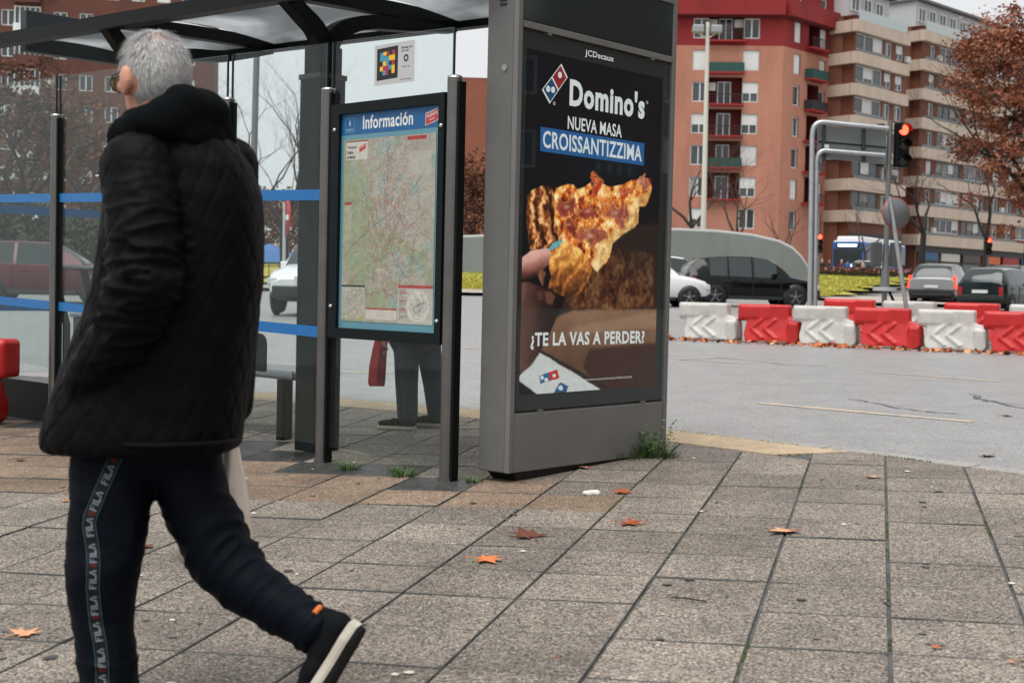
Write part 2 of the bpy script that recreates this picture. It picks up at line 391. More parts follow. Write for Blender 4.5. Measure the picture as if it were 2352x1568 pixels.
for i in range(-44, 14):
    for j in range(-20, 22):
        q = [(i, j), (i+1, j), (i+1, j+1), (i, j+1)]; c = kerb_cut(q)
        if len(c) > 2 and (i+.5) < STRIP_END+.6: c = tac_cut(c)
        if len(c) < 3: continue
        ar = abs(sum(c[t][0]*c[(t+1) % len(c)][1]-c[(t+1) % len(c)][0]*c[t][1] for t in range(len(c))))/2
        if ar < .06: continue
        ctr = on_pav((i+.5)*.4, (j+.5)*.4); x, y, z = proj(ctr)
        vis = -80 < x < 2430 and 700 < y < 1640
        cells.append((0 if vis else 1, z if vis else abs(z)+ctr.length, i, j, c, ar, ctr))
cells.sort(key=lambda t: t[:2]); rest = MB(); npart = 0
for vis, z, i, j, c, ar, ctr in cells:
    rx, ry, dz = random.gauss(0, .0035), random.gauss(0, .0035), random.gauss(0, .0012)
    M = Matrix.Translation(ctr+Vector((0, 0, dz))) @ TB @ Matrix.Rotation(rx, 4, 'X') @ Matrix.Rotation(ry, 4, 'Y')
    full = ar > .999; zn = zone(i, j, ctr)
    if vis == 0 and npart < 296:
        npart += 1
        if full: o = bpy.data.objects.new('paving_slab', tile_me[zn]); COL.objects.link(o)
        else:
            bm = slab([((a-i-.5)*.4*(1-GX), (b-j-.5)*.4*(1-GY)) for a, b in c]); o = slab_into(MB(), bm, 0, 1).build('paving_slab', [{'g': AGG, 'b': BROWN, 'd': DARK}[zn], MORTAR_SHADE])
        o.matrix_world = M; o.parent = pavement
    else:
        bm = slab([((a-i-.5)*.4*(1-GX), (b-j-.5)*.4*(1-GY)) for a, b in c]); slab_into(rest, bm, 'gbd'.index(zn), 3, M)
tag(rest.build('paving_field', [AGG, BROWN, DARK, MORTAR_SHADE], pavement, False), kind='stuff')
# tactile strip and kerb stones
TAC = mat('buff tactile paving', srgb(178, 158, 132), .8, var=.16, vscale=7, coords='World', objvar=.06)
def kerb_pt(t, off):                                      # arc position (units) along kerb -> paving units with inward offset
    acc = 0
    for (x0, y0), (x1, y1) in zip(KERB[1:], KERB[2:]):
        L = math.hypot(x1-x0, y1-y0)
        if t <= acc+L or (x1 == KERB[-1][0]):
            u = (t-acc)/L; dx, dy = (x1-x0)/L, (y1-y0)/L
            return x0+(x1-x0)*u+dy*off, y0+(y1-y0)*u-dx*off
        acc += L
t = -6.0
while t < 14.15:
    te = min(t+1, 14.5); q = [kerb_pt(t+.008, .05), kerb_pt(te-.008, .05), kerb_pt(te-.008, 1.03), kerb_pt(t+.008, 1.03)]
    if t > 13.3: q = [kerb_pt(t+.008, .05), kerb_pt(te+.55, .05), kerb_pt(te-.008, 1.03), kerb_pt(t+.008, 1.03)]
    mb = MB(); P = [on_pav(a*.4, b*.4, .001) for a, b in q]; N = Vector((0, 0, -.03))
    mb.add(P+[p+N for p in P], [(3, 2, 1, 0), (0, 1, 5, 4), (1, 2, 6, 5), (2, 3, 7, 6), (3, 0, 4, 7)])
    for a in range(9):                                    # raised ribs of studs
        for b in range(8):
            u, v = (a+.5)/9, (b+.5)/8+(.03 if a % 2 else -.03); c = P[0].lerp(P[1], u).lerp(P[3].lerp(P[2], u), v)
            e1 = (P[1]-P[0])*.045; e2 = (P[3]-P[0])*.03; h = Vector((0, 0, .0045))
            mb.add([c-e1-e2, c+e1-e2, c+e1+e2, c-e1+e2, c-e1*.5-e2*.5+h, c+e1*.5-e2*.5+h, c+e1*.5+e2*.5+h, c-e1*.5+e2*.5+h], [(7, 6, 5, 4)]+[(i, 4+i, 4+(i+1) % 4, (i+1) % 4) for i in range(4)])
    mb.build('tactile_slab', TAC, pavement); t += 1
KST = mat('granite kerb', srgb(150, 147, 142), .75, var=.25, vscale=30, bump=.2, coords='World')
_kp = [kerb_pt(-9+.5*k_, o_) for k_ in range(100) for o_ in (-.34, .02)]
kr = tag(MB().add([on_pav(a*.4, b*.4, -.03) for a, b in _kp], [(2*k_, 2*k_+1, 2*k_+3, 2*k_+2) for k_ in range(99)]).build('kerb', MORTAR_SHADE), kind='structure'); t = -8.
while t < 40:
    q = [kerb_pt(t+.01, -.32), kerb_pt(t+2.48, -.32), kerb_pt(t+2.48, 0), kerb_pt(t+.01, 0)]
    P = [on_pav(a*.4, b*.4, -.004) for a, b in q]; N = Vector((0, 0, -.3))
    MB().add(P+[p+N for p in P], [(3, 2, 1, 0), (0, 1, 5, 4), (1, 2, 6, 5), (2, 3, 7, 6), (3, 0, 4, 7)]).build('kerb_stone', KST, kr); t += 2.5
# moss and grass in the joints (nobody could count it)
MOSS = mat('green moss', srgb(70, 80, 32), .9, var=.5, vscale=40, coords='World')
mb = MB()
def moss(a0, b0, a1, b1, n, dens=.8, w=.010):
    for _ in range(n):
        u = random.random()
        if random.random() > dens*(.35+.65*(math.sin(u*23+a0*3)*.5+.5)): continue
        p = on_pav((a0+(a1-a0)*u)*.4+random.gauss(0, w*.45), (b0+(b1-b0)*u)*.4+random.gauss(0, w*.45), -.006); r = random.uniform(.004, .010)
        vs = [p+Vector((r*math.cos(t), r*math.sin(t), -.004)) for t in np.arange(5)*1.257]+[p+Vector((random.gauss(0, .002), random.gauss(0, .002), random.uniform(.006, .014)))]
        mb.add(vs, [(i, (i+1) % 5, 5) for i in range(5)])
moss(-3, -3, -3, -.8, 260); moss(-3, -1, 0, -1, 420); moss(-3, -6, -3, -3, 60); moss(0, -8, 0, -3, 45); moss(1, -4, 1, -1, 35); moss(-5, -6, -5, -4.5, 40)
moss(-2, -9, -2, -4, 20); moss(-7.5, -3, -5, -3, 90); moss(1, -1, 3, -1, 70); moss(-1, -9, -1, -7.5, 40); moss(-2, -1.2, -2, .6, 70); moss(-1, -1.2, -1, 1.5, 60)
for x0, x1 in ((-3.2, -1.2), (-.2, .6)): moss(x0, kerb_y(x0), x1, kerb_y(x1), 140)
tag(mb.build('joint_moss', MOSS), 'green moss growing in the joints between the paving slabs', 'moss', kind='stuff')
# chewing gum, grit and crumbs trodden into the slabs
mb = MB()
for _ in range(420):
    a, b = random.uniform(-16, 5), random.uniform(-11.5, 1.5)
    if b > kerb_y(a)-.6: continue
    p = on_pav(a*.4, b*.4, .0035); r = random.choice((.004, .006, .012, .018, .022))*random.uniform(.6, 1.1); k = random.choice((0, 0, 1, 2, 3)); n_ = 7
    if k == 3: r = min(r, .007)
    mb.add([p+Vector((r*math.cos(t)*random.uniform(.7, 1.2), r*math.sin(t)*random.uniform(.7, 1.2), 0)) for t in np.linspace(0, 6.28, n_+1)[:-1]]+[p+Vector((0, 0, .002 if k < 2 else .005))], [(i_, (i_+1) % n_, n_) for i_ in range(n_)], k)
tag(mb.build('trodden_grit', [mat('dark gum', srgb(66, 64, 62), .7), mat('grey gum', srgb(104, 100, 96), .7), mat('pale crumb', srgb(200, 194, 182), .8), mat('leaf crumb', srgb(150, 92, 56), .8)]), 'trodden gum spots and grit scattered over the paving', 'grit', kind='stuff')
# road sheet
ASPH = agg_mat('light worn asphalt', [(0, (140, 140, 140)), (.5, (164, 163, 162)), (1, (192, 191, 189))], gap=.7, scale=110, stain=.18, rough=.42)
xs = np.unique(np.r_[np.arange(-70, 70.1, 1.6), -400, -250, -150, -100, 100, 150, 250, 400, np.arange(-16, 20, .55)])
ys = np.unique(np.r_[-60, -20, 0, np.arange(3, 30, .5), np.arange(30, 130, 2.2), 140, 170, 220, 300, 450, 700, 1000])
X, Y = np.meshgrid(xs, ys); vs = [(x, y, road_z(x, y)) for x, y in zip(X.ravel(), Y.ravel())]
i = np.arange(X.size).reshape(X.shape); f = np.stack([i[:-1, :-1], i[:-1, 1:], i[1:, 1:], i[1:, :-1]], -1).reshape(-1, 4).tolist()
mb = MB(); mb.add(vs, f, 0, True); road = tag(mb.build('road', ASPH), kind='structure')
_rbvh = BVHTree.FromPolygons([Vector(v) for v in vs], f)
def road_top(x, y):
    h_ = _rbvh.ray_cast(Vector((x, y, 20)), Vector((0, 0, -1)), 60); return h_[0].z if h_[0] else road_z(x, y)
def drape(a, b, w, m, name, parent, dz=.004, n=40, jit=0):
    a, b = Vector(a), Vector(b); t = (b-a); t.z = 0; nrm = Vector((-t.y, t.x, 0)).normalized()*(w/2); vs = []
    for k in range(n+1):
        p = a.lerp(b, k/n); j = random.gauss(0, jit)
        for sg in (-1, 1): q = p+nrm*(sg*(1+j)); vs.append((q.x, q.y, road_top(q.x, q.y)+dz))
    return MB().add(vs, [(2*k+1, 2*k, 2*k+2, 2*k+3) for k in range(n)]).build(name, m, parent)
YEL = mat('worn yellow lane paint', srgb(200, 174, 138), .6, var=.25, vscale=7, coords='World', col2=srgb(158, 158, 158))
_yr = [q for q in YEL.node_tree.nodes if q.type == 'VALTORGB'][0].color_ramp; _yr.elements[0].position = .44; _yr.elements[1].position = .58
for a, b in (((1742, 926), (2232, 970)), ((2008, 855), (2300, 878)), ((1560, 826), (1715, 835)), ((780, 857), (905, 858)), ((1440, 905), (1530, 911)), ((1066, 800), (1100, 802))):
    drape(rg(*a), rg(*b), .085, YEL, 'lane_marking', road, .004)
CRK = mat('tarred crack', (.09, .092, .095), .6)
for pts in ([(2222, 905), (2250, 915), (2290, 925), (2352, 938)], [(1950, 918), (1985, 925), (2060, 938), (2110, 945), (2200, 952)], [(1560, 828), (1660, 824), (1740, 832), (1800, 840), (1900, 842)], [(2240, 908), (2262, 922), (2285, 921), (2350, 930)]):
    w3 = [rg(x+random.gauss(0, 3), y+random.gauss(0, .6)) for x, y in pts]
    for a, b in zip(w3, w3[1:]):
        m_ = (a+b)/2+Vector((random.gauss(0, .05), random.gauss(0, .05), 0)); drape(a, m_, .022, CRK, 'crack', road, .004, 8, .5); drape(m_, b, .02, CRK, 'crack', road, .004, 8, .5)
# roundabout island: paved apron and grass mound
APR = mat('apron paving', srgb(165, 155, 145), .85, var=.15, vscale=2, coords='World')
def sheet(name, fn, x0, x1, y0, y1, nx, ny, m, inside=None, dep=.4):
    X = np.linspace(x0, x1, nx); Y = np.linspace(y0, y1, ny); vs = []; ids = {}; fs = []
    for b, y in enumerate(Y):
        for a, x in enumerate(X): ids[a, b] = len(vs); vs.append((x, y, fn(x, y)))
    for b in range(ny-1):
        for a in range(nx-1):
            if inside is None or inside((X[a]+X[a+1])/2, (Y[b]+Y[b+1])/2): fs.append((ids[a, b], ids[a+1, b], ids[a+1, b+1], ids[a, b+1]))
    return MB().add(vs, fs, 0, True).build(name, m)
def gz(x, y):
    t = min(1, max(0, (y-57)/27)); return .80+1.22*t+.05*math.sin(x*.5)-max(0, y-86)*.35
def isl(x, y): return -60 < x < 13.2+(y-57)*.42 and 57 < y < 88
tag(sheet('apron', lambda x, y: road_z(x, y)+.13, -45, 34, 47.5, 60, 60, 10, APR, lambda x, y: x < 19+(y-48)*.5 and (x > 12.5 or x < 5) and y > 50+(.0 if x > 12 else 2)), kind='structure')
GRS = mat('autumn lawn', srgb(146, 144, 52), .9, var=.35, vscale=.8, coords='World', col2=srgb(182, 168, 76), bump=.5, bscale=14)
tag(sheet('lawn', gz, -60, 28, 56.8, 89, 60, 26, GRS, isl), kind='structure')
mb = MB()                                                 # grass blades and leaves over the lawn
for _ in range(16000):
    y = 57.1+26*random.random()**1.6; x = random.uniform(-6, 27)
    if not isl(x, y): continue
    z = gz(x, y); h = random.uniform(.06, .16); a = random.random()*6.28; d = Vector((math.cos(a), math.sin(a), 0))*.05
    mb.add([Vector((x, y, z))-d, Vector((x, y, z))+d, Vector((x+random.gauss(0, .04), y, z+h))], [(0, 1, 2)], 0 if random.random() < .93 else 1)
tag(mb.build('lawn_grass', [mat('grass blade', srgb(158, 160, 62), .8, objvar=0), mat('fallen leaf tan', srgb(190, 142, 84), .8)]), 'short yellowish green grass covering the roundabout island', 'grass', kind='stuff')
# ================================================================== bus shelter
STEEL = mat('satin steel', (.16, .155, .146), .42, .85, var=.12, vscale=4, bump=.03, bscale=300)
CAPM = mat('polished steel cap', (.55, .55, .54), .22, 1)
DKM = mat('dark painted steel', (.0045, .0056, .006), .5, .0, var=.3, vscale=5, spec=.15)
COLM = mat('grey green column paint', (.008, .011, .0115), .55, .0, var=.3, spec=.12, vscale=6)
FRM = mat('dark teal frame', (.005, .0088, .0095), .5, spec=.15, var=.2, vscale=5)
BLUE = mat('blue film stripe', srgb(0, 104, 172), .35, var=.08, vscale=9)
GLS = glass_mat('dirty shelter glass', (.93, .965, .96), .018, (.36, .40, .40))
ROOFP = bpy.data.materials.new('translucent roof panel'); ROOFP.use_nodes = True
_n = ROOFP.node_tree.nodes; _l = ROOFP.node_tree.links; _b = _n['Principled BSDF']; _b.inputs['Base Color'].default_value = (.16, .175, .185, 1); _b.inputs['Roughness'].default_value = .12
_t = _n.new('ShaderNodeBsdfTranslucent'); _t.inputs[0].default_value = (.34, .36, .37, 1); _m = _n.new('ShaderNodeMixShader'); _m.inputs[0].default_value = .72
_nz = _n.new('ShaderNodeTexNoise'); _nz.inputs['Scale'].default_value = 3; _rp = _n.new('ShaderNodeValToRGB'); _rp.color_ramp.elements[0].position = .4; _rp.color_ramp.elements[1].position = .62
_rp.color_ramp.elements[0].color = (.34, .36, .37, 1); _rp.color_ramp.elements[1].color = (.75, .77, .78, 1); _l.new(_nz.outputs[0], _rp.inputs[0]); _l.new(_rp.outputs[0], _t.inputs[0])
_l.new(_b.outputs[0], _m.inputs[1]); _l.new(_t.outputs[0], _m.inputs[2]); _l.new(_m.outputs[0], _n['Material Output'].inputs[0])
BAY = 1.04
def gz_sh(s, wv): p = sh(s, wv, 0); return pz(p.x, p.y)
def rise(s): return .022*s
shelter = thing('bus_shelter', 'grey steel bus shelter with glass back wall and blue film stripes', 'bus shelter', sh(2.5, .6, gz_sh(2.5, .6)))
def sbox(mb, s0, s1, w0, w1, z0, z1, mi=0, b=0, slope=False):
    M = Matrix(((SU.x, SV.x, 0, SO.x), (SU.y, SV.y, 0, SO.y), (0, 0, 1, 0), (0, 0, 0, 1)))
    if b: return mb.bbox(s0, s1, w0, w1, z0, z1, b, mi, M)
    n0 = len(mb.v); mb.box(s0, s1, w0, w1, z0, z1, mi, M)
    if slope:
        for i in range(n0, len(mb.v)):
            p = Vector(mb.v[i]); s_ = sh_of(p.x, p.y)[0]; mb.v[i] = (p.x, p.y, p.z+slope*s_)
    return mb
posts = [0, 1.03, 2.0, 3.06, 4.13, 5.2]
for s in posts:
    z0 = gz_sh(s, 0)-.03; zt = 1.975+rise(s)
    o = MB().tube([sh(s, 0, z0), sh(s, 0, zt)], .039, 20).build('post', STEEL, shelter)
    mb = MB(); sbox(mb, s-.052, s-.022, -.018, .03, z0, zt-.02); mb.build('glazing_channel', DKM, o)
    MB().tube([sh(s, 0, zt), sh(s, 0, zt+.008), sh(s, 0, zt+.014)], [.04, .038, .028], 20).build('cap', CAPM, o)
    MB().tube([sh(s, 0, z0), sh(s, 0, z0+.045)], .046, 20).build('foot_collar', STEEL, o)
for k in range(5):
    s0, s1 = posts[k]+.02, posts[k+1]-.03; mb = MB()
    zb = -.032 if k < 4 else .14
    sbox(mb, s0, s1, .004, .014, zb, 2.235, slope=.028); g = mb.build('glass_pane', GLS, shelter)
    for e_ in (s0, s1): mb = MB(); sbox(mb, e_-.004, e_+.004, .003, .015, 1.90, 2.235, slope=.028); mb.build('pane_edge', mat('dark glass edge', (.012, .03, .03), .2), g)
    if k:
        for z in (1.36, .585):
            mb = MB(); sbox(mb, s0+.02, s1, -.001, .002, z, z+.062, slope=.022); mb.build('blue_stripe', BLUE, g)
mb = MB(); sbox(mb, 4*BAY+.03, 5*BAY-.03, -.01, .02, -.17, .14); mb.build('kick_plate', DKM, shelter)
# far end wall
sE = 5*BAY; mb = MB(); sbox(mb, sE-.006, sE+.006, .03, 1.0, .15, 2.30); g = mb.build('glass_pane', GLS, shelter)
for z in (1.40, .64):
    mb = MB(); sbox(mb, sE-.009, sE-.0065, .05, .98, z, z+.065); mb.build('blue_stripe', BLUE, g)
zt = 1.99; o = MB().tube([sh(sE, 1.02, gz_sh(sE, 1.02)-.03), sh(sE, 1.02, zt)], .039, 20).build('post', STEEL, shelter)
MB().tube([sh(sE, 1.02, zt), sh(sE, 1.02, zt+.012)], [.04, .03], 20).build('cap', CAPM, o)
# columns and ribs
RZ = lambda s: 2.50+.030*s
def rib_pts(s, pts, th, mb, hw=.045):
    P_ = [Vector((a, b, t)) for (a, b), t in zip(pts, th)]; o_ = []
    for i in range(len(P_)-1):
        p0, p1, p2, p3 = P_[max(0, i-1)], P_[i], P_[i+1], P_[min(len(P_)-1, i+2)]
        for t in np.linspace(0, 1, 6)[:-1]: t = float(t); o_.append(.5*((2*p1)+(p2-p0)*t+(2*p0-5*p1+4*p2-p3)*t*t+(3*p1-p0-3*p2+p3)*t**3))
    o_.append(P_[-1]); pts = [(p.x, p.y) for p in o_]; th = [p.z for p in o_]
    M = [(SU*hw), -(SU*hw)]
    up = []; lo = []
    for i, (wv, z) in enumerate(pts):
        a = pts[max(0, i-1)]; b = pts[min(len(pts)-1, i+1)]; t = Vector((b[0]-a[0], b[1]-a[1])).normalized(); n = Vector((-t.y, t.x))*th[i]/2
        up.append((wv+n.x, z+n.y)); lo.append((wv-n.x, z-n.y))
    poly = up+lo[::-1]; n = len(poly); vs = [sh(s+d, a, b) for d in (-hw, hw) for a, b in poly]
    m = len(pts); fs = []
    for i in range(m-1):
        fs += [(i, i+1, n-2-i, n-1-i), (n+i, 2*n-1-i, 2*n-2-i, n+i+1)]
    fs += [(i, n+i, n+(i+1) % n, (i+1) % n) for i in range(n)]
    mb.add(vs, fs)
for s in (1.46, 3.45):
    z0 = gz_sh(s, .3); mb = MB(); sbox(mb, s-.098, s+.098, .2, .4, z0-.03, 2.15, b=.015); c = mb.build('column', COLM, shelter)
    mb = MB(); sbox(mb, s-.078, s+.078, .215, .385, 2.15, 2.32, b=.01); mb.build('column_head', COLM, c)
    mb = MB(); sbox(mb, s-.101, s+.101, .197, .403, 2.125, 2.155); mb.build('collar', mat('worn collar', (.05, .042, .036), .5, .2), c)
    top = RZ(s)+.055; mb = MB()
    rib_pts(s, [(-.03, top), (.5, top+.022), (1.0, top+.03), (1.42, top+.02)], [.07, .085, .085, .06], mb)
    rib_pts(s, [(.30, 2.22), (.29, 2.32), (.23, 2.42), (.12, 2.50), (-.02, top)], [.15, .12, .10, .09, .08], mb)
    rib_pts(s, [(.31, 2.22), (.33, 2.34), (.42, 2.44), (.62, 2.515), (.95, 2.55), (1.35, top-.005)], [.15, .12, .10, .085, .08, .07], mb)
    mb.build('roof_rib', DKM, shelter)
mb = MB(); sbox(mb, -.25, 5.45, -.06, .04, 2.495, 2.585, slope=.030); mb.build('back_beam', DKM, shelter)
mb = MB(); sbox(mb, -.25, 5.45, 1.36, 1.44, 2.545, 2.60, slope=.030); mb.build('front_beam', DKM, shelter)
for s0, s1 in ((-.25, 1.41), (1.51, 3.40), (3.50, 5.45)):
    vs = []; n = 14
    for a in (s0, s1):
        for k in range(n+1):
            wv = .03+1.34*k/n; vs.append(sh(a, wv, RZ(a)+.09+.05*math.sin(math.pi*k/n)))
    q = vs+[p+Vector((0, 0, .012)) for p in vs]; m_ = len(vs); fs = []
    for k in range(n): fs += [(k, k+1, n+2+k, n+1+k), (m_+k, m_+n+1+k, m_+n+2+k, m_+k+1)]
    fs += [(0, n+1, m_+n+1, m_), (n, m_+n, m_+2*n+1, 2*n+1)]
    MB().add(q, fs, 0, True).build('roof_panel', ROOFP, shelter)
mb = MB(); sbox(mb, 5.20, 5.30, .30, 1.62, 2.68, 3.0, b=.008); mb.build('roof_fascia', mat('slate grey fascia', (.035, .042, .046), .5, spec=.3), shelter)
# bench and leaning rail
zs = .37; mb = MB(); sbox(mb, 1.72, 3.75, .30, .66, zs-.06, zs, b=.02); bn = mb.build('bench_seat', mat('brushed bench steel', (.35, .36, .37), .3, .8, var=.1), shelter)
for a in (2.26, 2.98, 3.56):
    M = frame_mat(sh(a+.27, .31, 0)[:2], -SU, 0); mb = MB(); P = [(0, zs-.02), (.54, zs-.02)]+[(.54-.07+.07*math.cos(t), zs+.15+.07*math.sin(t)) for t in np.linspace(0, 1.57, 5)]+[(.07+.07*math.cos(t), zs+.15+.07*math.sin(t)) for t in np.linspace(1.57, 3.14, 5)]
    mb.prism(P, .012, M); mb.build('bench_back', COLM, shelter)
for a in (2.0, 3.5):
    mb = MB(); sbox(mb, a-.03, a+.03, .42, .5, gz_sh(a, .46)-.02, zs-.05); mb.build('bench_leg', DKM, shelter)
mb = MB(); mb.tube([sh(4.32, .42, .985), sh(4.40, .36, .985), sh(4.86, .36, .995), sh(4.94, .42, .995)], .022, 10); rl = mb.build('leaning_rail', STEEL, shelter)
for a in (4.40, 4.86):
    mb = MB(); mb.tube([sh(a, .37, .98), sh(a-.12, .42, .55), sh(a-.12, .42, gz_sh(a, .42)-.03)], .03, 8); mb.build('rail_leg', DKM, rl)
cab = thing('utility_cabinet', 'dark grey utility cabinet standing inside the bus shelter', 'cabinet', sh(4.65, .72, gz_sh(4.65, .72)))
mb = MB(); sbox(mb, 4.35, 4.98, .6, .86, gz_sh(4.65, .72)-.04, .60, b=.012); mb.build('body', mat('cabinet grey', (.03, .04, .043), .5, var=.2), cab)
mb = MB(); sbox(mb, 4.33, 5.0, .58, .88, .60, .63, b=.01); mb.build('lid', mat('cabinet lid', (.22, .24, .25), .45), cab)
# ------------------------------------------------------------------ information board (on the first bay)
IM = frame_mat(sh(1.04, 0, 0)[:2], -SU, 0)                # x to the right, y up, z to the camera
def ibox(mb, x0, x1, y0, y1, z0, z1, mi=0, b=0):
    return mb.bbox(x0, x1, y0, y1, z0, z1, b, mi, IM) if b else mb.box(x0, x1, y0, y1, z0, z1, mi, IM)
board = thing('information_board', 'bus information board with a city transport map under a blue header', 'notice board', sh(.52, -.03, .62))
mb = MB(); X0, X1, Y0, Y1 = .085, 1.0, .615, 1.905; x0, x1, y0, y1 = .152, .955, .672, 1.848
for a, b, c, d in ((X0, x0, Y0, Y1), (x1, X1, Y0, Y1), (x0, x1, Y0, y0), (x0, x1, y1, Y1)): ibox(mb, a, b, c, d, .002, .034)
fr = mb.build('frame', FRM, board)
for a, b in ((.118, 1.765), (.980, 1.735), (.110, .79), (.978, .735)):
    MB().lathe([(.0, .046), (.006, .0455), (.0105, .042), (.012, .034)], 14, IM @ Matrix.Translation((a, b, 0)), smooth=True).build('bolt', CAPM, fr)
mb = MB(); ibox(mb, x0, x1, y0, y1, .004, .012); bk = mb.build('backing_sheet', mat('pale blue backing', srgb(92, 144, 160), .5, var=.05), board)
mb = MB(); ibox(mb, x0, x1, 1.735, y1, .012, .0135); mb.build('header', mat('header blue', srgb(18, 92, 146), .5), board)
WHT = mat('white print', srgb(226, 230, 230), .5)
mb = MB(); text_on(mb, 'Información', IM, .335, .742, 1.757, 1.832, .0145, .022); mb.build('lettering', WHT, board)
mb = MB(); text_on(mb, '¡MADRID!', IM, .192, .256, 1.752, 1.768, .0145, .01)
for a, b, c, d in ((.185, .263, 1.748, 1.7495), (.185, .263, 1.8225, 1.824), (.185, .1865, 1.748, 1.824), (.2615, .263, 1.748, 1.824), (.216, .232, 1.785, 1.800), (.219, .229, 1.800, 1.812)): ibox(mb, a, b, c, d, .0142, .0146)
mb.build('emblem', mat('light blue print', srgb(150, 190, 214), .5), board)
def rhomb(mb, xa, xb, ya, yb, sk, z, mi): mb.add([IM @ Vector(p) for p in ((xa, ya-sk, z), (xb, ya+sk, z), (xb, yb+sk, z), (xa, yb-sk, z))], [(0, 1, 2, 3)], mi)
RED = mat('transport red', srgb(190, 48, 48), .5)
mb = MB(); rhomb(mb, .838, .935, 1.757, 1.822, .012, .0142, 0); rhomb(mb, .841, .932, 1.760, 1.819, .012, .0145, 1)
text_on(mb, 'CONSORCIO', IM, .850, .925, 1.801, 1.811, .0149, .0, 0, skew=.018); text_on(mb, 'TRANSPORTES', IM, .846, .929, 1.782, 1.797, .0149, .02, 0, skew=.02); text_on(mb, 'MADRID', IM, .868, .91, 1.768, 1.778, .0149, 0, 0, skew=.01)
mb.build('badge', [WHT, RED], board)
# the map, drawn on a fine sheet
h, wd = 300, 200; rg2 = np.random.default_rng(3); Yn, Xn = np.mgrid[0:1:h*1j, 0:1:wd*1j]
n1, n2, n3 = vnoise(h, wd, 40, 1), vnoise(h, wd, 22, 2), vnoise(h, wd, 6, 3, 2)
img = np.ones((h, wd, 3))*np.array([176, 170, 154]); img += (n2-.5)[..., None]*40
gm = np.clip((n1-.42)*6+(.34-Xn)*5*(Yn < .55), 0, 1)[..., None]*.75; img = img*(1-gm)+np.array([146, 164, 120])*gm
tm = np.clip((n2-.60)*9, 0, 1)[..., None]*.6; img = img*(1-tm)+np.array([130, 168, 164])*tm
def stroke(pts, col, a=.6):
    for (ax, ay), (bx, by) in zip(pts, pts[1:]):
        k = int(max(abs(bx-ax)*wd, abs(by-ay)*h))+1; t = np.linspace(0, 1, k+1); xi = np.clip(((ax+(bx-ax)*t)*wd).astype(int), 0, wd-1); yi = np.clip(((ay+(by-ay)*t)*h).astype(int), 0, h-1)
        img[yi, xi] = img[yi, xi]*(1-a)+np.array(col)*a
for _ in range(900):                                       # street tangle, denser near the centre
    x, y = np.clip(rg2.normal(.52, .2), .05, .95), np.clip(rg2.normal(.5, .24), .05, .84); a = rg2.uniform(0, 6.28); pts = [(x, y)]
    for _k in range(rg2.integers(2, 6)): a += rg2.normal(0, .5); x += .03*np.cos(a); y += .02*np.sin(a); pts.append((x, y))
    stroke(pts, [(120, 112, 104), (190, 92, 78), (106, 130, 134), (214, 206, 192)][rg2.choice(4, p=[.4, .28, .14, .18])], .45)
for pts, c in (([(0, .66), (.12, .58), (.3, .5), (.45, .44), (.6, .38), (.78, .28), (.98, .12)], (70, 90, 104)), ([(.48, .02), (.5, .2), (.47, .36), (.5, .5), (.58, .66), (.7, .74), (.95, .86)], (84, 96, 104)), ([(.3, .4), (.42, .33), (.55, .36), (.62, .45), (.55, .53), (.4, .52), (.3, .4)], (170, 84, 70)), ([(.05, .88), (.15, .75), (.34, .68), (.5, .6), (.66, .42), (.8, .5), (.98, .56)], (150, 90, 84)), ([(.62, .4), (.7, .5), (.82, .45), (.92, .4)], (176, 70, 60)), ([(.5, .1), (.56, .28), (.52, .42)], (190, 96, 80))): stroke(pts, c, .75)
def rect(x0_, x1_, y0_, y1_, col, a=1.): img[int(y0_*h):int(y1_*h), int(x0_*wd):int(x1_*wd)] = img[int(y0_*h):int(y1_*h), int(x0_*wd):int(x1_*wd)]*(1-a)+np.array(col)*a
rect(.03, .27, .012, .115, (205, 200, 188)); rect(.03, .27, .012, .018, (150, 70, 66)); rect(.70, .90, .012, .03, (188, 60, 58)); rect(.72, .95, .09, .22, (186, 184, 172), .5); rect(.02, .10, .345, .36, (176, 72, 68)); rect(.02, .10, .36, .55, (190, 178, 164), .5)
rect(0, .27, .80, .985, (196, 190, 176), .75); rect(0, .27, .80, .812, (40, 62, 60)); rect(.63, 1, .795, 1, (192, 190, 178), .8); rect(.63, 1, .795, .812, (188, 70, 66)); rect(.28, .62, .92, .985, (206, 198, 188), .9); rect(.28, .62, .92, .93, (190, 80, 74)); rect(.19, .27, .97, .985, (196, 166, 96))
for k in range(26): y = .82+.0062*k; rect(.645, .64+.10*rg2.random()+.02, y, y+.003, (90, 88, 84), .55)
for k in range(3): rect(.645, .72, .83+.045*k, .838+.045*k, (188, 80, 76), .8)
ocx, ocy = .845, .905; mk = (np.hypot((Xn-ocx)/.12, (Yn-ocy)/.085) < 1); img[mk] = img[mk]*.35+np.array([216, 214, 204])*.65
for _ in range(160): x, y = rg2.normal(ocx, .05), rg2.normal(ocy, .03); stroke([(x, y), (x+rg2.normal(0, .02), y+rg2.normal(0, .01))], (110, 120, 112), .5)
for _ in range(220): x, y = rg2.uniform(.01, .26), rg2.uniform(.82, .98); stroke([(x, y), (x+rg2.normal(0, .02), y+rg2.normal(0, .012))], [(104, 108, 100), (150, 140, 110)][rg2.integers(2)], .5)
img += (n3-.5)[..., None]*18; img = img*.74+img.mean(2, keepdims=True)*.22
PRINT = vcol_mat('printed paper', .55, .25)
mp = grid_pic('map_sheet', img, IM @ Matrix.Translation((.178, .712, 0)), .745, .995, .0145, PRINT, board)
mb = MB(); 
for k, tx in enumerate(('Transporte', 'Público', 'de Madrid')): text_on(mb, tx, IM, .207, .207+(.078, .052, .070)[k], 1.655-.026*k, 1.672-.026*k, .0155, .015)
